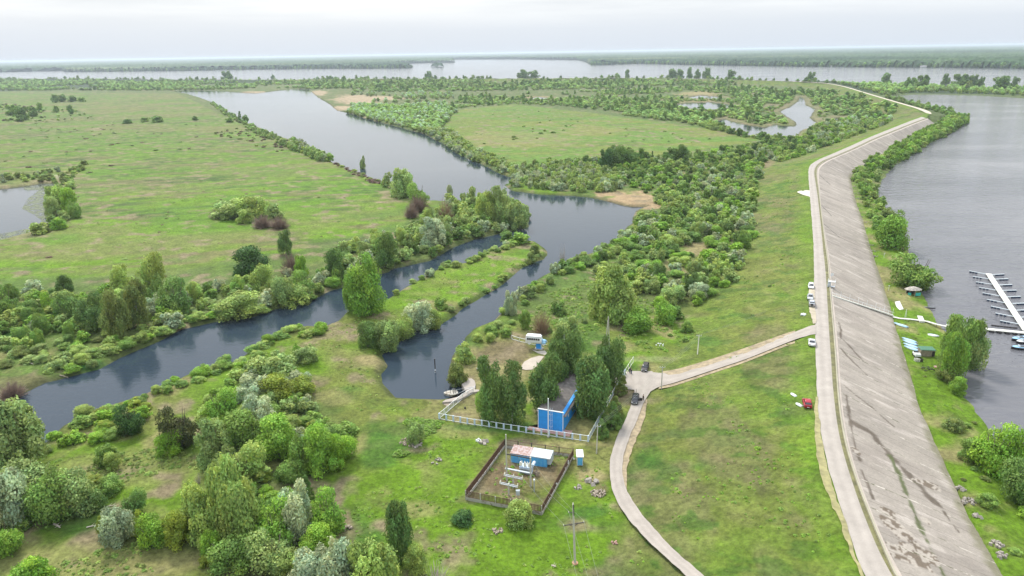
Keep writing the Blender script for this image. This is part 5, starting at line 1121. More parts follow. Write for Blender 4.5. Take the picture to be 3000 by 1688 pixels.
M_ = dict(
 blue=simple('blue_paint', (.03, .29, .74), rough=.5, var=.08, scale=1.5), lblue=simple('pale_blue_paint', (.09, .36, .62), rough=.5, var=.12, scale=1.5), white=simple('white_paint', (.72, .74, .74), rough=.5, var=.05),
 bluewhite=simple('bluish_white_paint', (.50, .60, .72), rough=.6, var=.08), roof=simple('felt_roof', (.125, .112, .105), var=.35, scale=1.2, bump=.2), rust=simple('rusty_roof', (.40, .33, .32), rough=.7, col2=(.30, .19, .16), thr=.5, scale=2.2),
 brown=simple('rust_brown_mesh', (.13, .075, .05), var=.3), plinth=simple('plinth_concrete', (.40, .38, .33), col2=(.24, .20, .15), thr=.42, scale=1.2, bump=.3), conc=simple('old_concrete', (.36, .34, .30), var=.18, scale=2, bump=.3),
 galv=simple('galvanised_steel', (.42, .46, .50), rough=.4, metal=.3, var=.1), porc=simple('white_porcelain', (.75, .73, .62), rough=.25, var=.04), dark=simple('dark_steel', (.04, .035, .035), rough=.5, var=.2),
 black=simple('black_paint', (.012, .013, .018), rough=.25, var=.1, spec=.6), glass=simple('dark_glass', (.02, .025, .03), rough=.08, var=.05, spec=.8), tyre=simple('tyre_rubber', (.02, .02, .02), rough=.8), chrome=simple('bright_metal', (.5, .5, .5), rough=.25, metal=.8, var=.03),
 carw=simple('white_car_paint', (.72, .73, .74), rough=.25, var=.02, spec=.6), silver=simple('silver_car_paint', (.48, .50, .52), rough=.3, var=.02, metal=.2), red=simple('red_car_paint', (.36, .02, .035), rough=.3, var=.04, spec=.6),
 plate=simple('plate_white', (.7, .7, .68), var=.02), lamp=simple('headlamp_glass', (.6, .62, .65), rough=.15, var=.02), rlamp=simple('tail_lamp_glass', (.3, .02, .02), rough=.2, var=.02),
 wood=simple('weathered_wood', (.30, .25, .19), var=.3, scale=3, bump=.3), thatch=simple('grey_thatch', (.33, .30, .26), var=.4, scale=2, bump=.6), teal=simple('teal_paint', (.04, .38, .32), var=.1), deck=simple('pale_deck', (.56, .56, .50), var=.14, scale=.8), paleblue=simple('light_blue_hull', (.28, .50, .68), rough=.4, var=.08), hull=simple('grey_hull', (.45, .50, .52), rough=.45, var=.12),
 navy=simple('dark_blue_float', (.02, .04, .08), rough=.4, var=.3), pink=simple('pink_paving', (.42, .25, .21), var=.15, scale=2), wire=simple('grey_wire', (.25, .27, .22), var=.02), skin=simple('skin', (.45, .28, .2), var=.03), cloth=simple('dark_clothing', (.018, .018, .024), rough=.9), jeans=simple('blue_jeans', (.03, .06, .14), rough=.9), tan=simple('brown_clothing', (.05, .035, .025), rough=.9), hair=simple('dark_hair', (.02, .013, .01)), pole=simple('pole_concrete', (.46, .44, .38), var=.12, scale=2), green=simple('green_tarpaulin', (.06, .16, .10), var=.2), yellow=simple('mossy_white_rail', (.62, .64, .45), var=.1), rock=simple('broken_concrete', (.30, .27, .23), var=.3, scale=3, bump=.5))
def vec(a, b_): return np.array(b_, float)-np.array(a, float)
# ---- pump house
A_ = G(1353.4, 1076.0); B_ = G(1416.6, 1086.3); rz = math.atan2(B_[1]-A_[1], B_[0]-A_[0]); WD = float(np.linalg.norm((B_-A_)[:2])); Z0 = max(A_[2], B_[2])
ph = root('pump_house', (A_[0], A_[1], Z0), rz, 'long bright blue pump house with grey felt roof among the birches', 'building')
HB = topz(A_, 1028.2)-Z0; LN = 25.0; HE = HB-.75
mb = MB(); mb.box((WD/2, LN/2, HE/2-.2), (WD-.1, LN, HE+.4)); mb.build('wall', M_['blue'], ph)
MB().box((WD/2, -.06, HB/2), (WD, .16, HB)).build('front_wall', M_['blue'], ph)
mb = MB()
for x in (.06, WD-.06): mb.box((x, -.17, HB/2), (.16, .06, HB))
mb.box((WD/2, -.10, HB+.05), (WD+.1, .30, .14)); mb.build('white_trim', M_['white'], ph)
rid = WD*.42; V = np.array([[-.5, .1, HE-.15], [rid, .1, HB-.06], [WD+.5, .1, HE-.35], [-.5, LN+.4, HE-.15], [rid, LN+.4, HB-.06], [WD+.5, LN+.4, HE-.35]]); V2 = V-np.array([0, 0, .14])
rf = link('roof', None, ph); bpy.data.objects.remove(rf)
ny = 26; mb = MB()
for sx in range(2):
    for i in range(5):
        t0, t1 = i/5, (i+1)/5; a = V[sx]*(1-t0)+V[sx+1]*t0; b2 = V[sx]*(1-t1)+V[sx+1]*t1
        c_ = V[sx+3]*(1-t1)+V[sx+4]*t1; d_ = V[sx+3]*(1-t0)+V[sx+4]*t0; dz = np.array([0, 0, .02*(i % 2)])
        mb.add(np.array([a+dz, b2+dz, c_+dz, d_+dz, a-[0, 0, .16], b2-[0, 0, .16], c_-[0, 0, .16], d_-[0, 0, .16]]), [[0, 1, 2, 3], [7, 6, 5, 4], [0, 4, 5, 1], [1, 5, 6, 2], [2, 6, 7, 3], [3, 7, 4, 0]])
mb.build('roof', M_['roof'], ph)
mb = MB()
for x in (WD*.50, WD*.575): mb.tube([(x, -.32, .3), (x, -.32, HB+.9)], .035, 5)
for i in range(14): mb.tube([(WD*.50, -.32, .4+i*.35), (WD*.575, -.32, .4+i*.35)], .025, 4)
for z in (1.4, 3.0, 4.5): mb.tube([(WD*.50, -.32, z), (WD*.46, -.75, z), (WD*.5, -.95, z), (WD*.575, -.95, z), (WD*.61, -.75, z), (WD*.575, -.32, z)], .03, 4)
mb.build('ladder', M_['bluewhite'], ph)
wn = MB().box((WD+.06, 9.2, 3.0), (.10, 2.6, 1.7)).build('window', M_['white'], ph); MB().box((WD+.12, 8.6, 3.0), (.06, .95, 1.35)).box((WD+.12, 9.85, 3.0), (.06, .95, 1.35)).build('pane', M_['glass'], wn)
MB().box((WD+.05, 3.9, 2.3), (.06, .5, .7)).build('wall_box', M_['white'], ph)
MB().prism([(-2.2, -1.6), (WD+1.9, -1.6), (WD+1.6, LN*.75), (WD-.1, LN*.75), (WD-.1, -.2), (-2.2, -.2)], -.5, .03).build('apron', M_['pink'], ph)
b0 = G(1378.5, 1099); MBp = MB().tube([(0, 0, 0), (0, 0, topz(b0, 1002.8)-b0[2])], .13, 8); r = root('white_mast', b0, 0, 'tall slim white mast standing in front of the blue pump house', 'mast'); MBp.build('pole', M_['white'], r); MB().tube([(0, 0, -.2), (0, 0, .25)], .3, 8).build('footing', M_['conc'], r)
# ---- fences
def fence(name, px, step, h, lab, cat='fence', pw=.22, pd=.14, postm='white', rails=(.12, 1.0), railm='white', panel=None, plinth=None, dz=0):
    P = [G(x, y) for x, y in px]; r = root(name, P[0], 0, lab, cat); o = P[0]; k = 0
    for a, b_ in zip(P[:-1], P[1:]):
        L = float(np.linalg.norm((b_-a)[:2])); n = max(1, round(L/step)); rzz = math.atan2(b_[1]-a[1], b_[0]-a[0])
        for i in range(n+(1 if b_ is P[-1] else 0)):
            q = a+(b_-a)*i/n; g_ = gz(q[0], q[1]); MB().box((q[0]-o[0], q[1]-o[1], g_-o[2]+h/2-.1), (pw, pd, h+.2), rzz).build('post', M_[postm], r); k += 1
        mb = MB(); mp_ = MB(); mq = MB()
        for i in range(n):
            q0 = a+(b_-a)*(i+.0)/n; q1 = a+(b_-a)*(i+1)/n; g0, g1 = gz(q0[0], q0[1]), gz(q1[0], q1[1])
            q0 = np.array([q0[0], q0[1], g0])-o; q1 = np.array([q1[0], q1[1], g1])-o
            for f in rails: mb.bar(q0+[0, 0, h*f-.03], q1+[0, 0, h*f-.03], .09, .09)
            if panel:
                if panel[1] == 'mesh':
                    nb = max(4, int(L/n/.28)); z0, z1 = panel[2]*h, h-.05
                    for j in range(1, nb): c_ = q0+(q1-q0)*j/nb; mp_.bar(c_+[0, 0, z0], c_+[0, 0, z1], .035 if panel[0] != 'brown' else .15, .03)
                    for z in np.linspace(z0, z1, 4)[1:-1]: mp_.bar(q0+[0, 0, z], q1+[0, 0, z], .03, .03)
            if plinth: mq.bar(q0+[0, 0, plinth/2-.25], q1+[0, 0, plinth/2-.25], .22, plinth+.4)
        if rails: mb.build('rail', M_[railm], r)
        if mp_.p: mp_.build('panel', M_[panel[0]], r)
        if mq.p: mq.build('plinth', M_['plinth'], r)
    return r
fence('yard_fence', [(1105, 1054), (1479, 1111)], 1.85, 1.6, 'front fence of the pump house yard with white rails and bluish pillars', pw=.40, pd=.2, postm='bluewhite', railm='white', rails=(.10, .97))
fence('side_fence', [(1105, 1053.5), (1163, 1004.7), (1190, 990)], 2.2, 1.6, 'left fence of the yard with white rails climbing towards the intake', pw=.14, railm='white', panel=('galv', 'mesh', .1))
fence('lane_fence', [(1479.5, 1110.5), (1529, 1018), (1562, 960)], 1.5, 1.6, 'right fence of the yard with pale rails along the lane', pw=.22, postm='bluewhite', railm='yellow', rails=(.08, .97), panel=('galv', 'mesh', .1))
fence('lane_gate', [(1563, 958), (1572, 944)], 2.2, 2.0, 'bluish steel gate panel between the lane fence and the forecourt', 'gate', pw=.15, postm='bluewhite', railm='bluewhite', rails=(.1, .5, .97), panel=('bluewhite', 'mesh', .1))
fence('back_fence', [(1573, 942), (1592, 912)], 2.6, 1.8, 'short fence beyond the gate with mossy white top rail', pw=.18, postm='white', railm='yellow', rails=(.1, .97))
fence('monument_railing', [(1287, 853), (1306, 859), (1345, 868), (1376, 868)], 2.8, 1.3, 'low white tube railing behind the bus monument', 'railing', pw=.1, pd=.1, rails=(.1, .95))
fence('transformer_yard_fence', [(1171, 1256.5), (1269, 1125.7)], 2.9, 2.2, 'left brown fence of the transformer yard', pw=.16, postm='brown', railm='brown', rails=(.35, .95), panel=('brown', 'mesh', .3), plinth=.6)
fence('transformer_yard_fence', [(1269.5, 1126), (1441, 1150)], 3.0, 2.2, 'rear brown fence of the transformer yard on a stained concrete plinth', pw=.18, postm='dark', railm='brown', rails=(.35, .95), panel=('wood', 'mesh', .3), plinth=.7)
fence('transformer_yard_fence', [(1441.5, 1150.5), (1362.5, 1295)], 2.6, 2.2, 'right brown fence of the transformer yard hung with small white signs', pw=.16, postm='brown', railm='brown', rails=(.35, .95), panel=('brown', 'mesh', .3), plinth=.6)
fence('transformer_yard_fence', [(1362, 1295.5), (1171.5, 1257)], 3.0, 2.2, 'front brown fence of the transformer yard on a pale plinth', pw=.2, postm='plinth', railm='brown', rails=(.35, .95), panel=('brown', 'mesh', .3), plinth=.75)
for i, (x, y) in enumerate([(1446, 1167), (1423, 1190), (1402, 1230), (1381, 1265), (1432, 1176)]):
    p = G(x-6, y); r = root('warning_sign', p+[.25, 0, 1.3], rad(-20), 'small white sign on the right fence of the transformer yard', 'sign', 'white signs on the transformer yard fence'); MB().box((0, 0, 0), (.3, .05, .35 if i < 4 else .9)).build('sign_plate', M_['white'], r)
# ---- transformer yard
def local(a, b_):
    a = G(*a); b_ = G(*b_); return a, math.atan2(b_[1]-a[1], b_[0]-a[0]), float(np.linalg.norm((b_-a)[:2]))
a, rz, L = local((1284.6, 1162), (1373.4, 1175.6)); HK = 2.35
L1 = L*.57
r = root('switchgear_cabin', a, rz, 'blue switchgear cabin with rust-streaked pinkish roof', 'cabin'); MB().box((L1/2, 1.3, HK/2-.1), (L1, 2.6, HK+.2)).build('wall', M_['lblue'], r)
V, F = box_np((L1/2, 1.3, HK+.1), (L1+.2, 3.0, .16)); V[:, 2] += (V[:, 1]-1.3)*.12; mb = MB(); mb.add(V, F); mb.build('roof', M_['rust'], r); mb = MB()
for i in range(1, 6): mb.box((L1*i/6, -.02, HK/2), (.05, .05, HK-.2))
mb.build('door_seams', M_['blue'], r)
r = root('switchgear_cabin', a+np.array([math.cos(rz), math.sin(rz), 0])*(L1+.12), rz, 'blue switchgear cabin with white roof at the right end of the pair', 'cabin'); L2 = L-L1
MB().box((L2/2, 1.2, HK/2-.1), (L2, 2.4, HK+.2)).build('wall', M_['lblue'], r); MB().box((L2+.35, 1.6, HK/2+.35), (.9, 2.4, HK-.5)).build('end_box', M_['hull'], r)
V, F = box_np((L2/2+.3, 1.3, HK+.12), (L2+1.0, 3.0, .2)); V[:, 2] += (V[:, 1]-1.3)*.1; mb = MB(); mb.add(V, F); mb.build('roof', M_['hull'], r); mb = MB()
for i in range(1, 4): mb.box((L2*i/4, -.02, HK/2), (.05, .05, HK-.2))
mb.build('door_seams', M_['blue'], r)
a, rz, L = local((1451, 1172.5), (1462, 1173)); r = root('utility_cabinet', a, rz+.05, 'small blue cabinet with white roof outside the transformer yard', 'cabinet'); MB().box((.62, 1.2, 1.25), (1.25, 2.6, 2.1)).build('body', M_['hull'], r); MB().box((.62, -.14, 1.25), (1.0, .08, 1.8)).build('door', M_['lblue'], r); MB().box((.62, 1.2, 2.38), (1.5, 2.9, .12)).build('roof', M_['white'], r)
mb = MB()
for x in (.1, 1.15):
    for y in (.1, 2.3): mb.box((x, y, .1), (.15, .15, .4))
mb.build('feet', M_['dark'], r)
def yardpost(x, y, yt): p = G(x, y); return p, topz(p, yt)
p1, t1 = yardpost(1274.6, 1211, 1093); p2, t2 = yardpost(1334.4, 1222.4, 1149.8)
r = root('portal_frame', p1, 0, 'tall two-legged concrete portal frame in the transformer yard', 'frame'); d = p2-p1
MB().tube([(0, 0, -.2), (0, 0, t1-p1[2])], [.2, .13], 8).build('leg', M_['pole'], r); MB().tube([(d[0], d[1], d[2]-.2), (d[0], d[1], t2-p1[2])], [.22, .17], 8).build('leg', M_['pole'], r)
zt = t2-p1[2]; MB().bar((0, 0, zt-.3), (d[0], d[1], zt-.3), .16, .2).build('crossbar', M_['dark'], r); MB().bar((-d[0]*.06, -d[1]*.06, 3.1), (d[0]*1.06, d[1]*1.06, 3.1), .4, .16).build('lower_beam', M_['galv'], r)
mb = MB()
for f in (.25, .5, .78): q = d*f; mb.tube([(q[0], q[1], zt-.4), (q[0]-.2, q[1]-.6, zt-2.2)], .03, 4)
mb.build('jumper_wire', M_['wire'], r)
a, rz, L = local((1302, 1191), (1330, 1195)); r = root('power_transformer', a, rz, 'grey power transformer with three white porcelain bushings', 'transformer')
MB().box((1.6, .9, .9), (2.6, 1.5, 1.6)).build('tank', M_['bluewhite'], r); mb = MB()
for i in range(9): mb.box((.45+i*.29, .02, .85), (.12, .3, 1.2))
mb.build('cooling_fins', M_['galv'], r)
for i in range(3): MB().tube([(.5+i*.95, .6, 1.7), (.5+i*.95, .6, 2.05), (.5+i*.95, .55, 2.5), (.5+i*.95, .5, 2.75)], [.26, .34, .24, .1], 10).build('bushing', M_['porc'], r)
for i in range(4): MB().tube([(.5+i*.6, 1.35, 1.7), (.5+i*.6, 1.4, 2.3)], [.14, .08], 8).build('low_voltage_bushing', M_['porc'], r)
MB().tube([(3.2, .2, 2.4), (3.2, 1.6, 2.4)], .34, 10).build('oil_conservator', M_['bluewhite'], r)
def disconnector(pa, pb, z, lab, nins=3):
    a = at(*pa, z); b_ = at(*pb, z); r = root('disconnector', (a[0], a[1], gz(a[0], a[1])), 0, lab, 'switch'); g_ = r.location.z; d = b_-a
    MB().bar((0, 0, z-g_), (d[0], d[1], z-g_), .16, .14).bar((.1, .45, z-g_), (d[0]+.1, d[1]+.45, z-g_), .12, .12).build('beam', M_['galv'], r)
    for f in np.linspace(.03, .97, nins):
        q = d*f; MB().tube([(q[0], q[1], z-g_), (q[0], q[1], z-g_+.15), (q[0], q[1], z-g_+.5)], [.12, .13, .08], 8).build('insulator', M_['porc'], r); MB().tube([(q[0]+.1, q[1]+.45, z-g_), (q[0]+.1, q[1]+.45, z-g_+.5)], [.12, .08], 8).build('insulator', M_['porc'], r)
    return r, d, z-g_
r, d, z = disconnector((1267, 1196), (1314, 1206), 2.6, 'upper grey disconnector with white insulators in the transformer yard')
q = d*.5; MB().bar((q[0], q[1]+.2, 0), (q[0], q[1]+.2, z), .35, .3).build('support', M_['pole'], r)
r, d, z = disconnector((1256, 1216), (1302, 1226), 2.5, 'lower grey disconnector on a concrete post in the transformer yard')
q = d*.5; MB().bar((q[0], q[1]+.2, 0), (q[0], q[1]+.2, z), .35, .3).build('support', M_['pole'], r); q = d*1.0; MB().box((q[0], q[1], 1.3), (.8, .6, 1.0)).build('drive_box', M_['hull'], r); MB().bar((q[0], q[1]+.1, 0), (q[0], q[1]+.1, .9), .12).build('box_leg', M_['galv'], r)
p = G(1343.5, 1237.5); r = root('vent_post', p, 0, 'grey round-capped post near the front of the transformer yard', 'post'); MB().tube([(0, 0, -.1), (0, 0, 2.7)], .11, 8).build('pipe', M_['galv'], r); MB().tube([(0, 0, 2.65), (0, 0, 3.0)], .2, 8).build('cap', M_['white'], r)
p = G(1350, 1196); r = root('cable_reel', p, .6, 'weathered wooden cable reel in the transformer yard', 'reel'); MB().tube([(0, -.35, .55), (0, -.28, .55)], .55, 14).tube([(0, .28, .55), (0, .35, .55)], .55, 14).build('flange', M_['wood'], r); MB().tube([(0, -.3, .55), (0, .3, .55)], .25, 10).build('drum', M_['wood'], r)
# ---- poles and wires
WIREPTS = {}
def upole(name, base, top_, lab, r0=.17, r1=.11, arm=None, cat='utility pole', m='pole'):
    p = G(*base); zt = topz(p, top_[1]); q = at(top_[0], top_[1], zt); r = root(name, p, 0, lab, cat); lean = q-p
    MB().tube([(0, 0, -.3), (lean[0], lean[1], zt-p[2])], [r0, r1], 8).build('shaft', M_[m], r); return r, p, q
def insulators(r, pts, m='porc'):
    for a in pts: MB().tube([a, (a[0], a[1], a[2]+.12), (a[0], a[1], a[2]+.3)], [.05, .09, .05], 6).build('insulator', M_[m], r)
r, pT, qT = upole('power_pole', (1446, 1416.6), (1441, 1268), 'tall concrete power pole with steel cross-arm in the foreground', .22, .14)
l_ = qT-pT; zA = (topz(pT, 1318)-pT[2]); ax = np.array([1.0, .22, 0])
cpt = l_*(zA/l_[2]); a0 = cpt-ax*1.75; a1 = cpt+ax*1.75
MB().bar(a0, a1, .14, .12).bar(cpt+[0, 0, -.5], a0*.5+cpt*.5, .07).bar(cpt+[0, 0, -.5], a1*.5+cpt*.5, .07).build('cross_arm', M_['dark'], r)
c2 = l_*.86; MB().bar(c2+[-.8, -.1, .1], c2+[.1, 0, 0], .1).bar(l_*.82+[.08, -.1, 0], l_+[.08, -.1, 0], .14).build('top_bracket', M_['dark'], r); insulators(r, [a0, a1, l_, c2+[-.8, -.1, .1]])
MB().tube([(0, 0, -.1), (0, 0, .15)], .55, 10).build('footing', simple('orange_clay', (.35, .2, .12)), r)
TP = [pT+a0+[0, 0, .3], pT+c2+[-.8, -.1, .4], pT+a1+[0, 0, .3]]
poles = {}
for key, base, top_, lab in [('d', (1500, 1140.4), (1503, 1072), 'concrete pole at the corner of the white yard fence'), ('c', (1663, 979.4), (1666, 923.5), 'concrete pole at the inner side of the lane junction'), ('b', (1753.7, 892), (1758, 844), 'concrete pole in the grass halfway up to the dam'), ('a', (2011.9, 798), (2017.4, 743), 'pale concrete pole beside the parked cars on the crest')]:
    r, p, q = upole('utility_pole', base, top_, lab, .15, .10); MB().bar(q-p+np.array([-.7, .1, -.1]), q-p+np.array([.7, -.1, -.1]), .08).build('cross_arm', M_['galv'], r); insulators(r, [q-p+np.array([x, 0, 0]) for x in (-.6, 0, .6)]); poles[key] = q
p = G(1527, 884); zt = topz(p, 797); r = root('a_frame_pole', p, 0, 'tall A-frame concrete pole rising behind the birches', 'utility pole'); h_ = zt-p[2]
MB().tube([(-.7, 0, -.2), (0, 0, h_)], [.2, .12], 7).build('leg', M_['pole'], r); MB().tube([(.7, .4, -.2), (0.05, 0, h_)], [.2, .12], 7).build('leg', M_['pole'], r); insulators(r, [(0, 0, h_)]); qA = p+np.array([0, 0, h_])
def wire(a, b_, sag, lab, group, rr_=.016):
    a = np.array(a, float); b_ = np.array(b_, float); t_ = np.linspace(0, 1, 15)[:, None]; P = (b_-a)*t_; P[:, 2] -= (4*sag*t_*(1-t_))[:, 0]
    o = MB().tube(P, rr_, 4).build('overhead_wire', M_['wire'], None, loc=tuple(a)); tag(o, lab, 'wire', group)
G1 = 'wires from the foreground pole to the transformer yard'
for i, (tp, tg) in enumerate(zip(TP, [p1+[0, 0, zt*0+t2-p1[2]-.3], p1*.5+p2*.5+[0, 0, t2-p1[2]-.3], p2+[0, 0, t2-p2[2]-.3]])): wire(tp, tg, .8, 'thin wire from the foreground pole down to the portal frame', G1)
for tp, e_ in zip(TP, [(1455, 1475), (1486, 1475), (1508, 1475)]): wire(tp, at(e_[0]+20, e_[1]+60, 6.5), .5, 'thin wire running from the foreground pole out at the bottom', 'wires running out at the bottom from the foreground pole', .017)
def span(a, b_, lab, g):
    for x in (-.6, 0, .6): wire(a+[x, 0, .25], b_+[x, 0, .25], .9, lab, g)
span(poles['d'], poles['c'], 'wire of the low line between fence corner and junction', 'wires of the span at the lane'); span(poles['c'], poles['b'], 'wire of the low line above the side lane', 'wires of the span above the side lane'); span(poles['b'], poles['a'], 'wire climbing the grassy slope to the crest', 'wires climbing to the crest')
# ---- cars
def ring(x, hw, z0, z1, n=16, e_=.28):
    a = np.arange(n)*2*math.pi/n; c_, s_ = np.cos(a), np.sin(a); f = lambda v: np.sign(v)*np.abs(v)**e_
    return np.stack([np.full(n, x), hw*f(c_), (z0+z1)/2+(z1-z0)/2*f(s_)], 1)
def car(p, rz, kind, paint, lab, door_open=False, trunk_open=False, group=None):
    r = root('parked_car', p, rz, lab, 'car', group); K = {'sedan': 1.44, 'wagon': 1.47, 'suv': 1.75, 'hatch': 1.5}[kind]; s = K/1.44
    L = 2.2 if kind != 'hatch' else 1.95; w_ = .86
    st = [(-L, .66, .38, .72), (-L+.08, .78, .28, .84), (-L+.45, w_, .24, .90), (-1.0, w_, .22, .93), (0, w_, .22, .93), (.9, w_, .22, .92), (L-.5, w_-.02, .24, .84), (L-.12, .78, .28, .74), (L, .64, .36, .64)]
    if kind in ('wagon', 'suv', 'hatch'): st[0] = (-L, .74, .36, .95); st[1] = (-L+.08, .82, .28, 1.0*s)
    bm_ = MB(); bm_.loft([ring(x, hw, z0*s, z1*s) for x, hw, z0, z1 in st]); bm_.build('body', M_[paint], r, smooth=True)
    back = -L+.75 if kind == 'sedan' else -L+.12; cb = [(back, .72, .85*s), (back+(.55 if kind == 'sedan' else .25), .66, K-.06), (.1, .66, K-.03), (.35, .66, K-.06), (1.05, .74, .88*s)]
    g_ = MB(); g_.loft([ring(x, hw, .70*s, z, 12, .4) for x, hw, z in cb]); g_.build('windows', M_['glass'], r, smooth=True)
    MB().loft([ring(x, .62, K-.09, K+.01, 12, .4) for x in (cb[1][0]+.05, -.2, .28)]).build('roof', M_[paint], r, smooth=True)
    pm = MB()
    for y in (-1, 1):
        for x0, z0, x1, z1, y0, y1 in ((cb[0][0], cb[0][2], cb[1][0], cb[1][2], .74, .66), (1.02, .89*s, .33, K-.07, .75, .66), (-.35, .9*s, -.38, K-.05, .80, .67)): pm.bar((x0, y*y0, z0), (x1, y*y1, z1), .07, .06)
    pm.build('pillars', M_[paint], r)
    for x in (-L*.6, L*.62):
        for y in (-.80, .80):
            w0 = MB().tube([(x, y-.09, .31*s), (x, y+.09, .31*s)], .31*s, 14).build('wheel', M_['tyre'], r); MB().tube([(x, y-.1, .31*s), (x, y+.1, .31*s)], .18*s, 10).build('rim', M_['chrome'], w0)
    for y in (-.55, .55): MB().box((L-.06, y, .62*s), (.14, .36, .15)).build('headlight', M_['lamp'], r); MB().box((-L+.05, y, .72*s), (.12, .34, .16)).build('tail_light', M_['rlamp'], r)
    MB().box((L+.01, 0, .42*s), (.04, .5, .12)).build('number_plate', M_['plate'], r); MB().box((-L-.01, 0, .5*s), (.04, .5, .12)).build('number_plate', M_['plate'], r)
    MB().box((L-.02, 0, .56*s), (.06, .6, .12)).build('grille', M_['dark'], r)
    for y in (-.95, .95): MB().box((.75, y, .95*s), (.12, .2, .13)).build('mirror', M_[paint], r)
    if door_open: MB().box((.1, 1.32, .75), (.12, .95, .75), rad(12)).build('open_door', M_[paint], r)
    if trunk_open:
        MB().bar((-L+.35, 0, K), (-L-.35, 0, K+.35), .06, 1.25).build('open_tailgate', M_[paint], r)
    if kind == 'suv': MB().tube([(-L-.18, 0, .95), (-L, 0, .95)], .34, 14).build('spare_wheel', M_['tyre'], r)
    return r
def heading(a, b_): a = G(*a); b_ = G(*b_); return math.atan2(b_[1]-a[1], b_[0]-a[0])
def onroad(x, y): p = at(x, y, CREST); return p
hd = heading((2041, 863), (2040, 740))
car(at(2039, 724, CREST)+[0, 0, .0], hd+math.pi, 'hatch', 'carw', 'white car farthest up the crest, first of the parked row')
car(at(2037, 751, CREST), hd+math.pi, 'sedan', 'silver', 'silver-white sedan in the middle of the three parked on the crest')
car(at(2041, 768, CREST), hd, 'suv', 'silver', 'pale off-road car with a spare wheel, nearest of the three parked on the crest')
p = G(2041, 866); car((p[0], p[1], p[2]+.05), hd, 'sedan', 'carw', 'lone white sedan parked on the grass below the lane turn-off')
p = G(2029, 1020); car((p[0], p[1], p[2]+.05), heading((2033, 1030), (2025, 1000)), 'hatch', 'red', 'small red hatchback parked on the grass beside the dam road')
ROADZ = .3
p = G(1622, 930); car((p[0], p[1], p[2]+.15), heading((1627, 925), (1619, 945)), 'wagon', 'dark', 'dark grey estate car at the gate forecourt')
p = G(1597, 1011); car((p[0], p[1], p[2]+.2), heading((1600, 1000), (1595.5, 1020)), 'wagon', 'black', 'black car with open door and open tailgate on the lane', door_open=True, trunk_open=True)
# ---- people
def person(p, rz, lab, top='cloth', legs='cloth', lean=0.0, arm=.0):
    r = root('person', p, rz, lab, 'person')
    def skin(name, vs, es, rad_, mat, rootv=0):
        me = bpy.data.meshes.new(name); me.from_pydata(vs, es, []); me.materials.append(M_[mat]); o = link(name, me, r); md = o.modifiers.new('skin', 'SKIN'); md.use_smooth_shade = True
        for i, q in enumerate(rad_): me.skin_vertices[0].data[i].radius = (q, q)
        me.skin_vertices[0].data[rootv].use_root = True; o.modifiers.new('sub', 'SUBSURF').levels = 1; return o
    vs = [(0, 0, .95), (0, 0, 1.15), (0, 0, 1.40), (0, 0, 1.50), (.01, 0, 1.60), (.02, 0, 1.72)]; rd = [.13, .13, .14, .055, .095, .08]; es = [(0, 1), (1, 2), (2, 3), (3, 4), (4, 5)]
    for s in (-1, 1):
        i = len(vs); vs += [(0, s*.10, .90), (.03, s*.11, .50), (0, s*.12, .08), (.14, s*.13, .04)]; rd += [.095, .065, .045, .04]; es += [(0, i), (i, i+1), (i+1, i+2), (i+2, i+3)]
        i = len(vs); vs += [(0, s*.20, 1.40), (arm*.1, s*.25, 1.13), (.12+arm*.2, s*.22, .90+arm*.2), (.15+arm*.24, s*.21, .84+arm*.2)]; rd += [.055, .045, .034, .036]; es += [(2, i), (i, i+1), (i+1, i+2), (i+2, i+3)]
        for f, (dx, dz, l_) in enumerate(((.02, -.02, .06), (.012, -.03, .075), (.0, -.03, .08), (-.012, -.03, .07), (-.03, -.01, .05))):
            j = len(vs); b_ = vs[i+3]; vs += [(b_[0]+dx, b_[1]+s*.01*(f-2), b_[2]+dz), (b_[0]+dx*1.3+.02, b_[1]+s*.01*(f-2), b_[2]+dz-l_)]; rd += [.010, .008]; es += [(i+3, j), (j, j+1)]
    vs = [(x+lean*max(0, z-.9), y, z) for x, y, z in vs]; skin('body', vs, es, rd, 'skin')
    jv = [vs[0], vs[1], vs[2]]+[vs[i] for i in (10, 11, 12)]+[vs[10+14+0] if False else vs[6+4+4+10] for _ in range(0)]
    k2 = 6+4+4+10; jv = [vs[0], vs[1], vs[2], vs[10], vs[11], vs[12], vs[k2+4], vs[k2+5], vs[k2+6]]
    skin('jacket', jv, [(0, 1), (1, 2), (2, 3), (3, 4), (4, 5), (2, 6), (6, 7), (7, 8)], [.165, .165, .165, .08, .065, .05, .08, .065, .05], top)
    tv = [vs[0], vs[6], vs[7], vs[8], vs[k2], vs[k2+1], vs[k2+2]]; skin('trousers', tv, [(0, 1), (1, 2), (2, 3), (0, 4), (4, 5), (5, 6)], [.16, .115, .085, .07, .115, .085, .07], legs)
    h_ = vs[5]; MB().tube([(h_[0]-.02, 0, h_[2]-.03), (h_[0]-.02, 0, h_[2]+.05), (h_[0]-.02, 0, h_[2]+.095)], [.10, .09, .04], 8).build('hair', M_['hair'], r, smooth=True); return r
g_ = lambda x, y, dz=.12: (lambda q: (q[0], q[1], q[2]+dz))(G(x, y))
person(g_(1583.5, 939), rad(-60), 'person in dark jacket at the gate, left of two', 'cloth', 'jeans', .05, .6)
person(g_(1587.5, 942), rad(200), 'person in black jacket and blue jeans at the gate, right of two', 'cloth', 'jeans', .05, .8)
person(g_(1591.5, 1000.5, .2), rad(-40), 'person in dark clothes leaning to the open tailgate of the black car', 'tan', 'cloth', .35, .9)
person(g_(1617.5, 1009, .12), rad(190), 'person in dark clothes standing beside the open car door', 'tan', 'tan', 0, .3)
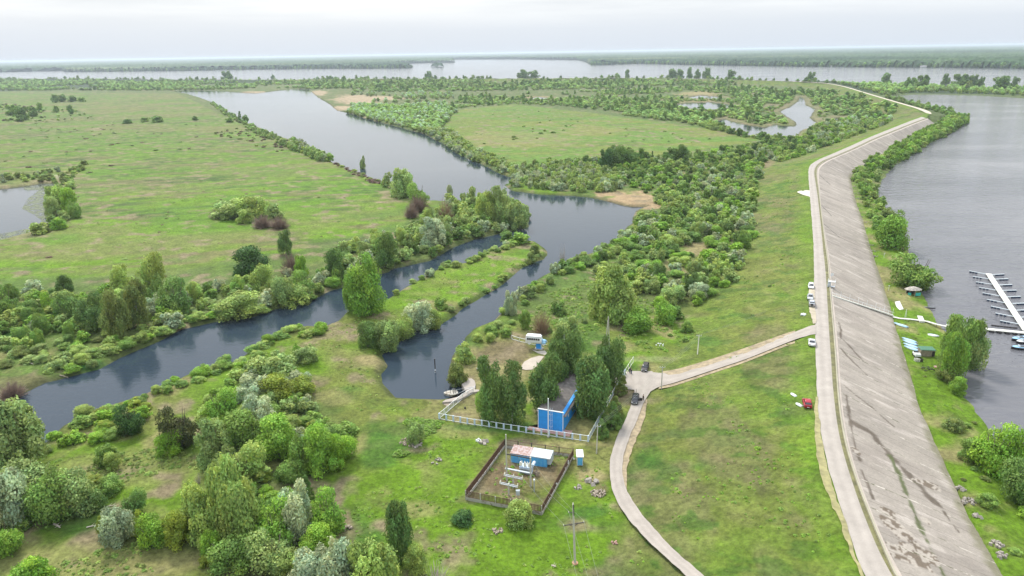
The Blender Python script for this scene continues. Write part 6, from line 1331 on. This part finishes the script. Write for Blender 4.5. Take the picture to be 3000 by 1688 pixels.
# ---- upside-down white tubs near the red car
for (x, y), rz, lab in (((1996, 995), 1.9, 'white overturned dinghy on the grass, farther from the red car'), ((2010, 1020), 2.0, 'white overturned dinghy on the grass, nearer the red car')):
    p = G(x, y); r = root('overturned_dinghy', p, rz, lab, 'boat'); r.scale = (.82, .82, .82); secs = [np.stack([np.full(9, q), w_*np.cos(np.linspace(0, math.pi, 9)), .02+h_*np.sin(np.linspace(0, math.pi, 9))], 1) for q, w_, h_ in ((-1.0, .4, .3), (-.9, .5, .42), (0, .55, .5), (.7, .48, .46), (1.15, .2, .3), (1.3, .05, .15))]
    MB().loft(secs).build('hull', M_['white'], r, smooth=True); MB().bar((-.9, 0, .45), (1.1, 0, .36), .06, .06).build('keel', M_['hull'], r)
# ---- bus monument
p = G(1350, 877); rz = rad(-14); r = root('bus_monument', p, rz, 'old white bus with blue bonnet mounted on a blue and white pillar', 'monument')
zb = topz(p, 862)-p[2]
S = lambda x, hw, z0, z1, e_=.3: ring(x, hw, zb+z0, zb+z1, 14, e_)
MB().loft([S(-3.3, .8, .35, 1.6), S(-3.1, 1.0, .2, 2.2), S(-1, 1.05, .15, 2.3), S(1.1, 1.02, .15, 2.3), S(1.6, .95, .15, 1.3)]).build('body', M_['white'], r, smooth=True)
MB().loft([S(-3.15, .9, 2.1, 2.35), S(-2.8, 1.05, 2.1, 2.55), S(.9, 1.05, 2.1, 2.55), S(1.45, .85, 1.95, 2.3)]).build('roof', M_['white'], r, smooth=True)
mb = MB()
for i in range(6):
    for y in (-1.06, 1.06): mb.box((-2.5+i*.66, y, zb+1.55), (.54, .05, .62))
mb.box((1.32, 0, zb+1.65), (.1, 1.5, .6)); mb.build('windows', M_['glass'], r)
MB().loft([S(1.4, .6, .3, 1.35), S(2.3, .5, .3, 1.25), S(2.9, .42, .3, 1.0)]).build('bonnet', M_['paleblue'], r, smooth=True)
for y in (-.8, .8): MB().loft([S(1.7, .2, .1, .5)+[0, y, 0], S(2.3, .28, .3, .95)+[0, y, 0], S(2.8, .2, .2, .6)+[0, y, 0]]).build('fender', M_['paleblue'], r, smooth=True)
for x in (-2.1, 2.2):
    for y in (-.85, .85): MB().tube([(x, y-.12, zb+.15), (x, y+.12, zb+.15)], .42, 12).build('wheel', M_['white'], r)
MB().box((.6, 0, zb/2), (1.5, .9, zb)).build('pillar', M_['blue'], r); MB().box((1.42, 0, zb/2), (.2, 1.0, zb)).build('pillar_edge', M_['bluewhite'], r); MB().box((.7, 0, .05), (2.4, 1.8, .3)).build('plinth', M_['conc'], r)
for x, y, rx_, lab in ((1352, 883, 1, 0), ):
    pass
def slab(px, z, name, mat, lab, th=.25, cat=None):
    P = [G(x, y) for x, y in px]; zz = max(q[2] for q in P)+z; c_ = np.mean([q[:2] for q in P], 0)
    o = MB().prism([(q[0]-c_[0], q[1]-c_[1]) for q in P], -th, 0).build(name, mat, None, loc=(c_[0], c_[1], zz)); tag(o, lab, cat, kind=None if cat else 'structure'); return o
def blob(x, y, rx, ry, n=14, j=.18):
    r_ = np.random.RandomState(int(x*7+y)); return [(x+rx*math.cos(a)*(1+j*r_.normal()), y+ry*math.sin(a)*(1+j*r_.normal())) for a in np.linspace(0, 2*math.pi, n, endpoint=False)]
slab([(1338, 880), (1350, 884), (1370, 882), (1377, 889), (1370, 893), (1352, 889)], .05, 'footpath', paved('path_concrete', (.42, .38, .32)), 'short pale path at the foot of the monument', .1)
slab([(1310, 925), (1318, 912), (1335, 902), (1355, 896), (1368, 897), (1362, 905), (1352, 918), (1340, 930), (1322, 932), (1312, 930)], .05, 'gravel_circle', paved('gravel_paving', (.40, .35, .29)), 'rounded gravel paving left of the birches', .1)
# white posts and stones in the yard
p = G(1225, 932.5); r = root('white_post', p, 0, 'short thick white post on the mown grass above the intake', 'post'); MB().tube([(0, 0, -.1), (0, 0, 1.1)], .14, 8).build('shaft', M_['white'], r); MB().tube([(0, 0, 1.08), (0, 0, 1.2)], .18, 8).build('cap', M_['white'], r)
# ---- intake: quay, basin platform, gauge
P = [(1161, 967), (1170, 960), (1177, 953), (1185, 952), (1193, 957), (1196, 967), (1194, 980), (1208, 981), (1208, 984), (1185, 988), (1176, 994), (1160, 1003), (1140, 1010), (1112, 1012), (1120, 1006), (1150, 999), (1169, 989), (1168, 978)]
c_ = at(1180, 980, .2); o = MB().prism([tuple((at(x, y, .25)-c_)[:2]) for x, y in P], -2.2, .12).build('intake_quay', paved('quay_concrete', (.36, .32, .28)), None, loc=tuple(c_)); tag(o, 'sloping concrete quay of the water intake at the end of the inlet', 'quay')
fence('quay_railing', [(1150, 999), (1172, 988), (1196, 980)], 2.0, 1.0, 'thin dark railing along the intake quay', 'railing', pw=.06, pd=.06, postm='dark', railm='galv', rails=(.55, .98))
c_ = at(1134, 989, -.9); r = root('intake_platform', c_, 0, 'round concrete intake head with dark steel posts standing in the water', 'platform'); MB().prism([(1.9*math.cos(a), 1.35*math.sin(a)+.25*math.sin(2*a)) for a in np.linspace(0, 6.28, 18, endpoint=False)], -1.2, .25).build('deck', M_['plinth'], r)
for x, y, h_ in ((-1.3, .4, 1.0), (-.1, -.4, 2.6), (.4, .6, 2.0), (.9, .3, 2.4), (1.3, -.5, 3.2), (.8, -.9, 1.8)): MB().tube([(x, y, -1), (x, y, h_)], .07, 6).build('post', M_['dark'], r)
MB().bar((-.1, -.4, 1.0), (1.3, -.5, 1.5), .08).bar((.4, .6, 1.0), (.9, .3, 1.2), .1).bar((1.3, -.5, 1.2), (5.6, .9, 1.3), .05).build('brace', M_['galv'], r)
p = at(1094.8, 937, WR); r = root('water_gauge', p, 0, 'black and white gauge post standing in the water of the inlet', 'gauge'); hh_ = topz(p, 912)-WR; MB().tube([(0, 0, -1), (0, 0, hh_)], .16, 8).build('post', M_['dark'], r); MB().tube([(0, 0, .5), (0, 0, 1.1)], .18, 8).tube([(0, 0, 0), (0, 0, .15)], .18, 8).build('white_band', M_['white'], r)
slab([(1115, 1018), (1130, 1006), (1150, 1004), (1142, 1014), (1125, 1022)], .05, 'broken_slab', paved('mossy_concrete', (.26, .22, .17)), 'broken mossy slab below the intake quay', .15)
# ---- crest platform, dish, stair and footbridge
p = at(2089, 724, CREST); rz = hd-math.pi/2
r = root('crest_platform', p, rz, 'white steel platform with railings at the top of the dam stair', 'platform'); MB().box((.1, .6, 2.0), (2.3, 1.0, .12)).build('canopy', M_['white'], r); mb = MB()
for x in (-1.0, 1.2):
    for y in (0.1, 1.1): mb.bar((x, y, -.1), (x, y, 2.9), .07)
for z in (.9, 2.6): mb.bar((-1.0, .1, z), (1.2, .1, z), .05).bar((1.2, .1, z), (1.2, 1.1, z), .05).bar((-1, .1, z), (-1, 1.1, z), .05)
mb.build('railing', M_['white'], r); MB().box((.1, .6, .3), (2.2, 1.1, .1)).build('deck', M_['galv'], r); MB().box((-.5, .6, 1.1), (.9, .8, 1.5)).build('cabinet', M_['hull'], r)
p = at(2090.5, 702, CREST); r = root('satellite_dish', p, 0, 'white satellite dish on a short mast beside the crest road', 'dish'); MB().tube([(0, 0, -.1), (0, 0, 1.3)], .05, 6).build('mast', M_['galv'], r); MB().tube([(0, -.12, 1.6), (0, -.02, 1.6), (0, .06, 1.6)], [.58, .4, .1], 16).build('dish', M_['white'], r); MB().bar((0, -.12, 1.2), (0, -.6, 1.5), .04).build('arm', M_['galv'], r)
a = at(2093, 744, CREST+.1); b_ = at(2246, 795, FZ+.3); r = root('dam_stair', a, 0, 'narrow concrete stair with posts and handrail down the dam face', 'stair'); d = b_-a; d[2] += .15
MB().bar((0, 0, .0), d, .9, .3).build('steps', M_['deck'], r); mb = MB(); nx = np.array([-d[1], d[0], 0]); nx = nx/np.linalg.norm(nx)*.45
for i in range(15): q = d*i/14; MB().bar(q+nx, q+nx+[0, 0, 1.1 if i % 2 else 2.2], .07).build('post', M_['white'], r)
for s in (1, -1): mb.bar(nx*s+[0, 0, 1.0], d+nx*s+[0, 0, 1.0], .05)
mb.build('handrail', M_['white'], r)
pts = [at(2246, 797, 1.6), at(2263, 801, 1.65), at(2290, 803, 1.65), at(2330, 808, 1.65), at(2356, 816, 1.5), at(2395, 824, 1.2)]
r = root('footbridge', pts[0], 0, 'long pale wooden walkway crossing the shore strip to the jetty', 'walkway'); mb = MB()
for q0, q1 in zip(pts[:-1], pts[1:]): mb.bar(q0-pts[0], q1-pts[0], 1.0, .12)
mb.build('deck', M_['deck'], r); mb = MB()
for q in pts: mb.bar(q-pts[0]+[0, 0, -1.2], q-pts[0], .15)
mb.build('supports', M_['wood'], r)
slab([(2306, 797), (2319, 799), (2325, 812), (2312, 811)], .5, 'slab_landing', M_['deck'], 'square concrete landing on the walkway', .5, 'slab')
p = G(2275, 800); r = root('thin_pole', p, 0, 'thin double pole standing beside the walkway', 'pole'); MB().bar((0, 0, 0), (.1, 0, 3.0), .06).build('shaft', M_['white'], r); MB().bar((.4, .1, 0), (.3, .1, 2.6), .06).build('shaft', M_['white'], r)
for x, y, lab in ((2234, 731, 'thin white pole on the grass left of the thatched shelter'), (2222.5, 648, 'thin white pole with a small board near the round tree')):
    p = G(x, y); r = root('white_pole', p, 0, lab, 'pole'); MB().bar((0, 0, 0), (.05, 0, 1.9), .07).build('shaft', M_['white'], r); MB().box((.05, 0, 1.85), (.5, .06, .2)).build('board', M_['white'], r)
# ---- thatched shelter
p = G(2294, 741); r = root('thatched_shelter', p, 0, 'round open shelter with grey thatched roof and teal walls', 'shelter'); K8 = np.linspace(0, 2*math.pi, 24, endpoint=False); j = 1+.06*np.cos(K8*9)
V = np.vstack([np.stack([2.9*np.cos(K8)*j, 1.9*np.sin(K8)*j, np.full(24, 2.0)], 1), np.stack([1.5*np.cos(K8)*j, 1.0*np.sin(K8)*j, np.full(24, 2.65)], 1), [[0, 0, 3.1]], np.stack([2.7*np.cos(K8), 1.7*np.sin(K8), np.full(24, 1.85)], 1)])
F = [[i, (i+1) % 24, 24+(i+1) % 24, 24+i] for i in range(24)]+[[24+i, 24+(i+1) % 24, 48, 48] for i in range(24)]+[[49+i, 49+(i+1) % 24, (i+1) % 24, i] for i in range(24)]
mb = MB(); mb.add(V, F); mb.build('roof', M_['thatch'], r)
for a in np.linspace(0, 6.28, 8, endpoint=False): MB().bar((2.3*math.cos(a), 1.5*math.sin(a), -.1), (2.3*math.cos(a), 1.5*math.sin(a), 2.1), .14).build('post', M_['wood'], r)
MB().box((-1.7, -1.15, .55), (1.0, .12, 1.1), rad(-20)).box((1.2, -1.35, .55), (1.9, .12, 1.1), rad(8)).build('wall_panel', M_['teal'], r); MB().box((0, .9, .8), (3.4, .1, 1.6)).build('back_wall', M_['dark'], r)
# ---- boats ashore
def rowboat(p, rz, L, lab, m1='hull', m2='paleblue', group=None):
    r = root('upturned_rowing_boat', p, rz, lab, 'boat', group); n = 11; th = np.linspace(0, math.pi, n); xs = np.linspace(-L/2, L/2, 9); ws = [.48, .62, .70, .74, .72, .64, .48, .26, .04]; hs = [.45, .50, .52, .52, .5, .48, .44, .38, .3]
    MB().loft([np.stack([np.full(n, x), w_*np.cos(th), h_*np.sin(th)**.7], 1) for x, w_, h_ in zip(xs, ws, hs)]).build('hull', M_[m1], r, smooth=True)
    MB().loft([np.stack([np.full(n, x), (w_*.97)*np.cos(th*.42+.1), (h_*1.04)*np.sin(th*.42+.1)**.7+.01], 1) for x, w_, h_ in zip(xs, ws, hs)]).build('painted_side', M_[m2], r, smooth=True)
    MB().bar((-L/2, 0, .48), (L/2-.5, 0, .46), .06, .08).build('keel', M_['hull'], r); return r
bz = heading((2245, 812), (2283, 822))
rowboat(G(2265, 819), bz+math.pi, 4.7, 'upturned pale blue rowing boat lying alone at the foot of the dam')
for i, (x, y) in enumerate([(2286, 857), (2288, 863), (2290, 871), (2292, 878)]): rowboat(G(x, y), bz+math.pi, 4.6, ['upturned boat farthest up the shore in the row of four', 'second of the four upturned boats counted from the walkway', 'third of the four upturned boats counted from the walkway', 'upturned boat nearest the white van in the row of four'][i], group=None)
rowboat(G(2338, 776), rad(-10), 3.6, 'dark teal boat pulled up at the waterline', 'dark', 'green'); rowboat(G(2347, 845), rad(-25), 3.0, 'small white and blue boat half hidden by the shore trees', 'white', 'paleblue'); rowboat(G(2366, 926), rad(-18), 3.4, 'pinkish boat under the shore trees', 'pink', 'pink')
# small white truck cab, tarpaulin hut, pallets
p = G(2304, 896); r = root('small_white_vehicle', p, rad(80), 'small white open vehicle parked below the upturned boats', 'vehicle'); MB().box((-.6, 0, .75), (1.3, 1.5, .7), 0, .92).build('bonnet', M_['white'], r); MB().box((.5, 0, .7), (1.0, 1.5, .6)).build('body', M_['white'], r); MB().box((.45, 0, 1.15), (.8, 1.2, .5), 0, .8).build('cab_glass', M_['glass'], r)
for x in (-.7, .7):
    for y in (-.7, .7): MB().tube([(x, y-.1, .3), (x, y+.1, .3)], .3, 10).build('wheel', M_['tyre'], r)
p = G(2328, 892); r = root('boat_hut', p, rad(-10), 'low dark hut with greenish roof beside the white vehicle', 'hut'); MB().box((0, 0, .9), (3.6, 2.4, 1.9)).build('wall', M_['wood'], r); MB().box((0, 0, 1.95), (4.0, 2.9, .14), 0, .9).build('roof', M_['green'], r); MB().box((1.4, -1.25, .8), (.7, .06, 1.5)).build('door', M_['dark'], r)
for i, (x, y) in enumerate([(2303, 908), (2308, 909), (2315, 909)]):
    r = root('wooden_crate', G(x, y), rad(5), 'pale slatted crate in the row of three below the hut', 'crate', 'crates below the hut'); mb = MB()
    for z in (.1, .4, .7): mb.box((0, -.35, z), (.8, .06, .16)).box((0, .35, z), (.8, .06, .16))
    for sx in (-.37, .37): mb.box((sx, 0, .4), (.07, .7, .8))
    mb.build('slats', M_['deck'] if i < 2 else M_['dark'], r)
r = root('scrap_pile', G(2333, 931), .2, 'dark pile of scrap timber on the shore strip', 'scrap'); mb = MB(); rr2 = np.random.RandomState(4)
for i in range(16): a = rr2.uniform(-1.4, 1.4, 3)*[1, .7, 0]+[0, 0, .25+.02*i]; b_ = a+rr2.uniform(-1, 1, 3)*[1, .6, .15]; mb.bar(a, b_, .16)
mb.build('timber', M_['dark'], r)
slab([(2250, 760), (2262, 758), (2268, 770), (2272, 778), (2262, 780), (2254, 772)], .08, 'stone_slab', M_['deck'], 'pale broken slab in the grass above the walkway', .15, 'slab')
# ---- jetty
DZ = WL+.55
a0, a1, b0, b1 = at(2479, 688.4, DZ), at(2492, 688.4, DZ), at(2568, 829, DZ), at(2590, 829, DZ)
d0 = (a0+a1)/2; d1 = (b0+b1)/2; d1 = d0+(d1-d0)*1.02; wdt = float(np.linalg.norm(a1-a0))
r = root('jetty', d0, 0, 'long pale floating jetty reaching out over the lake', 'jetty'); MB().bar((0, 0, 0), d1-d0, wdt, .18).build('deck', M_['deck'], r); mb = MB(); dd_ = d1-d0
for i in range(22): q = dd_*(i+.5)/22; mb.bar(q+[-wdt*.42, 0, -.45], q+[wdt*.42, 0, -.45], .9, .55)
mb.build('floats', M_['navy'], r)
def finger(pa, pb, lab, group, barrels):
    a = at(*pa, DZ-.05); b_ = at(*pb, DZ-.05); r = root('jetty_finger', b_, 0, lab, 'jetty finger', group); d = a-b_; MB().bar((0, 0, 0), d, .5, .12).build('deck', M_['hull'], r)
    for f in barrels: q = d*f; e2 = d*(f+.13); MB().bar(q+[0, 0, -.38], e2+[0, 0, -.38], .7, .62).build('float', M_['navy'], r)
k5 = lambda u, v: ((2800+u/4.995)*.85833, (770+v/4.995)*.85833)
LF_ = list(zip([(200, 120), (250, 200), (295, 280), (340, 360), (395, 440), (455, 535), (515, 635), (580, 735), (650, 845)], [(440, 165), (480, 235), (530, 315), (585, 400), (640, 485), (715, 585), (780, 690), (865, 790), (940, 900)]))
for i, (a, b_) in enumerate(LF_): finger(k5(*a), k5(*b_), 'narrow left finger of the jetty on dark blue floats', 'left fingers of the jetty', (.42, .62, .84) if i % 2 else (.5, .68, .85))
for i, (a, b_) in enumerate([((710, 165), (520, 175)), ((770, 235), (580, 240)), ((825, 318), (635, 325)), ((890, 402), (690, 405)), ((950, 492), (755, 498)), ((1030, 590), (830, 597)), ((1090, 688), (890, 695)), ((1150, 790), (960, 797))]): finger(k5(*a), k5(*b_), 'narrow right finger of the jetty on dark floats', 'right fingers of the jetty', (.35, .5, .68, .84))
a = at(2380, 818, DZ+.1); b_ = at(2640, 843, DZ+.1); r = root('shore_gangway', a, 0, 'pale gangway with dark gaps leading from the shore to the jetty', 'gangway'); d = b_-a; MB().bar((0, 0, 0), d, 1.7, .2).build('deck', M_['deck'], r)
for i in range(9): q = d*(.35+i*.075); MB().bar(q+[0, -.3, -.5], q+d*.035+[0, -.3, -.5], 1.9, .6).build('float', M_['dark'], r)
mb = MB(); a = at(*k5(520, 915), WL+.1); 
for i in range(9): q0 = at(*k5(520+i*43, 915+i*5), WL+.12); q1 = at(*k5(520+i*43+38, 915+i*5+5), WL+.12); mb.tube([q0-a, q1-a], .28, 7)
o = mb.build('log_boom', M_['dark'], None, loc=tuple(a)); tag(o, 'line of dark floating drums beside the gangway', 'float line')
def motorboat(px, lab, rz, m='paleblue', L=5.2):
    p = at(*px, WL); r = root('motor_boat', p, rz, lab, 'boat'); n = 12; th = np.linspace(math.pi, 2*math.pi, n); xs = np.linspace(-L/2, L/2, 8); ws = [.95, 1.0, 1.02, 1.0, .92, .75, .45, .05]
    MB().loft([np.stack([np.full(n, x), w_*np.cos(th), .75+.9*np.sin(th)*(1-.3*max(0, x)/L)], 1) for x, w_ in zip(xs, ws)]).build('hull', M_['dark'], r, smooth=True)
    MB().prism([(-L/2+.1, -.9), (L*.1, -.95), (L*.33, -.65), (L/2-.1, 0), (L*.33, .65), (L*.1, .95), (-L/2+.1, .9)], .70, .80).build('deck', M_[m], r); MB().box((-.6, 0, .84), (1.8, 1.2, .12)).build('cockpit', M_['glass'], r); MB().box((.6, 0, 1.05), (.35, 1.3, .4), 0, .7).build('windscreen', M_['hull'], r); return r
motorboat(k5(925, 1130), 'light blue motor boat moored nearest the gangway', rad(190)); motorboat(k5(985, 1175), 'white motor boat moored between two light blue ones', rad(185), 'white', 4.6); motorboat(k5(950, 1265), 'pale blue motor boat moored farthest from the gangway', rad(170))
am = bpy.data.materials.new('algae'); am.use_nodes = True; t = am.node_tree; b = t.nodes['Principled BSDF']; geo = t.nodes.new('ShaderNodeNewGeometry'); b.inputs['Base Color'].default_value = (.10, .12, .06, 1); b.inputs['Roughness'].default_value = .8
t.links.new(maprange(t, noise(t, geo.outputs['Position'], .25, 8, .8), .44, .52, 0, 1), b.inputs['Alpha'])
for px, n_ in (([(60,472),(98,465),(142,462),(132,472),(112,502),(112,525),(122,542),(138,553),(118,562),(100,568),(105,555),(85,540),(55,525),(70,500),(95,480),(60,478)], 0), ([(-120,604),(20,585),(60,577),(100,570),(77,584),(0,604)], 1)):
    o = link('duckweed', flat('duckweed', poly(px, WR+.02), WR+.02, am)); tag(o, ['patchy grey-green duckweed on the right side of the left pond', 'thin duckweed fringe along the lower shore of the left pond'][n_], 'duckweed', kind='stuff')
# ---- dead wood, rubble
def deadtree(x, y, yt, w_, lab, kind='dead'):
    p = G(x, y); plant(kind, p, w_*mpp(p), topz(p, yt)-p[2], T['brown'], lab)
deadtree(532, 1290, 1225, 34, 'bleached bare tree left of the sage willow'); deadtree(438, 1345, 1310, 22, 'small bleached dead shrub behind the yellow bushes'); deadtree(1100, 1470, 1390, 90, 'spreading bleached dead branches at the bottom edge'); deadtree(500, 1215, 1180, 20, 'pale dead sapling above the bleached bare tree')
deadtree(1120, 560, 480, 50, 'thin leafless trees on the far side of the wooded point', 'tan'); deadtree(1415, 660, 615, 26, 'thin leafless sapling at the channel bank', 'dead')
def log(a, b_, lab, r_=.16, m='wood'):
    a = G(*a)+[0, 0, r_]; b_ = G(*b_)+[0, 0, r_*1.6]; rt = root('fallen_log', a, 0, lab, 'log'); d = b_-a; MB().tube([(0, 0, 0), d*.5+[0, .05, .05], d], [r_, r_*.8, r_*.5], 7).build('trunk', M_[m], rt)
    mb = MB()
    for f, s in ((.4, .6), (.6, -.7), (.8, .4)): mb.tube([d*f, d*(f+.15)+[s*.3, s, .3]], [r_*.4, .02], 5)
    mb.build('branch', M_[m], rt)
WD_ = TWM['dead']; M_['deadw'] = WD_
log((137, 1320), (152, 1331), 'short pale beam lying below the lower left thicket', .25, 'deadw'); log((218, 1328), (243, 1324), 'bleached log in the dry clearing at lower left', .14, 'deadw'); log((262, 1277), (290, 1272), 'bleached log above the lone dark bush', .12, 'deadw'); log((264, 1362), (295, 1349), 'bleached branch under the silvery bush', .1, 'deadw')
log((610, 1427), (700, 1417), 'long fallen trunk at the bottom of the foreground thicket', .25); log((60, 910), (85, 918), 'pale fallen branches on the left bank', .15, 'deadw'); log((150, 945), (172, 952), 'reddish driftwood at the left waterline', .15, 'wood'); log((1390, 857), (1425, 856), 'thin fallen trunk near the monument', .12, 'deadw'); log((1588+1, 1652*.858), (1617, 1416), 'short pale beam near the foreground pole', .2, 'deadw') if False else None
log((1387, 1424), (1398, 1428), 'short grey beam left of the foreground pole', .15, 'deadw')
def heap(x, y, w_, h, n, lab, m='rock', cat='rubble heap', s=.35):
    p = G(x, y); r = root('rubble_heap', p, 0, lab, cat); r_ = np.random.RandomState(int(x+y)); W_ = w_*mpp(p)/2; mb = MB()
    for i in range(n):
        a, q = r_.rand()*6.28, math.sqrt(r_.rand()); sz = s*r_.uniform(.5, 1.4, 3); V, F = box_np((0, 0, 0), sz, r_.rand()*3, r_.uniform(.6, 1)); th = r_.normal()*.4; c_, s_ = math.cos(th), math.sin(th); V = V@np.array([[1, 0, 0], [0, c_, s_], [0, -s_, c_]])+[W_*q*math.cos(a), W_*.8*q*math.sin(a), h*(1-q)*.8+.1]; mb.add(V, F)
        if n <= 30: MB().add(V, F).build('stone', M_[m], r)
    if n > 30: mb.build('rubble', M_[m], r)['kind'] = 'stuff'
heap(1035, 1112, 60, .7, 60, 'heap of branches and rubble around the silvery bush', 'wood'); heap(1050, 1119, 36, .4, 26, 'pale lumps of concrete under the silvery bush'); heap(1203, 1109, 14, .5, 8, 'small white stone pile left of the transformer yard', 'white'); heap(1220, 1113, 24, .3, 8, 'pale concrete lump right of the white stones', 'rock', s=.7)
heap(873, 1330, 24, .5, 30, 'small brushwood heap right of the dense round bush', 'wood'); heap(1100, 1161, 34, .2, 12, 'low pale stones in the central clearing'); heap(1452, 1226, 26, .25, 12, 'pale stones right of the transformer yard'); heap(1505, 1242, 40, .4, 50, 'heap of brown debris beside the curving lane', 'wood'); heap(1488, 1216, 36, .1, 10, 'flat pale slabs in the bare ground beside the lane', s=.9)
heap(1546, 1366, 16, .2, 8, 'small reddish stone pile in the foreground grass', 'pink'); heap(1250, 1338, 34, .2, 16, 'low brown brush pile below the transformer yard', 'wood'); heap(1206, 930, 12, .4, 6, 'grey concrete lump on the mown grass', 'conc', s=.7); heap(1660, 868, 22, .3, 12, 'scattered pale rubbish in the grass behind the junction', 'white', s=.25); heap(2020, 793, 12, .5, 8, 'white rubbish at the foot of the crest pole', 'white', s=.5)
for i, (x, y, w_, n) in enumerate([(2150, 470, 8, 9), (2155, 487, 10, 12), (2158, 500, 12, 16), (2160, 525, 10, 8), (2167, 545, 8, 7), (2172, 560, 12, 10), (2178, 575, 10, 8), (2189, 617, 14, 16), (2196, 632, 12, 9), (2202, 645, 12, 9), (2415, 1230, 22, 12), (2433, 1262, 30, 20), (2455, 1300, 20, 10), (2507, 1370, 30, 14), (2522, 1400, 26, 12)]):
    heap(x, y, w_*1.2, .15, n, f"pale stones along the foot of the dam, {['farthest group','second group from the bend','third group from the bend','fourth group from the bend','fifth group from the bend','group right below the turnout','group just past the turnout','largest group beside the bushy shore','group before the round tree','last group before the round tree','group nearest the broken slab crack','big group at the bottom right','group below the big one at bottom right','slab pieces near the bottom edge','lowest slab pieces at the bottom edge'][i]}", 'rock', 'stones', s=.3 if i < 10 else .5)
r = root('dog_sized_stump', G(1174, 1023), 0, 'small dark stump on the mown grass of the yard', 'stump') if False else None
p = G(1363.5, 1196) if False else None
o = MB().tube([(0, 0, -.1), (0, 0, .3), (0, 0, .5)], [.28, .22, .16], 8).build('tree_stump', M_['dark'], None, loc=tuple(G(1362-.0, 1000) if False else G((1260+708/6.9)*.85833, (1080+810/6.9)*.85833))); tag(o, 'small dark stump on the mown grass inside the yard', 'stump')
# weeds in the slab joints
# ------------------------------------------------------------------ air
hz = bpy.data.meshes.new('haze'); v, f = box_np((0, 0, 44), (156000, 156000, 102)); hz.from_pydata(v.tolist(), [], f.tolist()); hm = bpy.data.materials.new('haze'); hm.use_nodes = True; t = hm.node_tree; t.nodes.clear()
pv = t.nodes.new('ShaderNodeVolumePrincipled'); pv.inputs['Color'].default_value = (.80, .91, 1.0, 1); pv.inputs['Density'].default_value = HAZE; pv.inputs['Anisotropy'].default_value = .2
mo = t.nodes.new('ShaderNodeOutputMaterial'); t.links.new(pv.outputs[0], mo.inputs['Volume']); hz.materials.append(hm); tag(link('haze', hz), 'thin bluish summer haze over the lowland', kind='stuff')
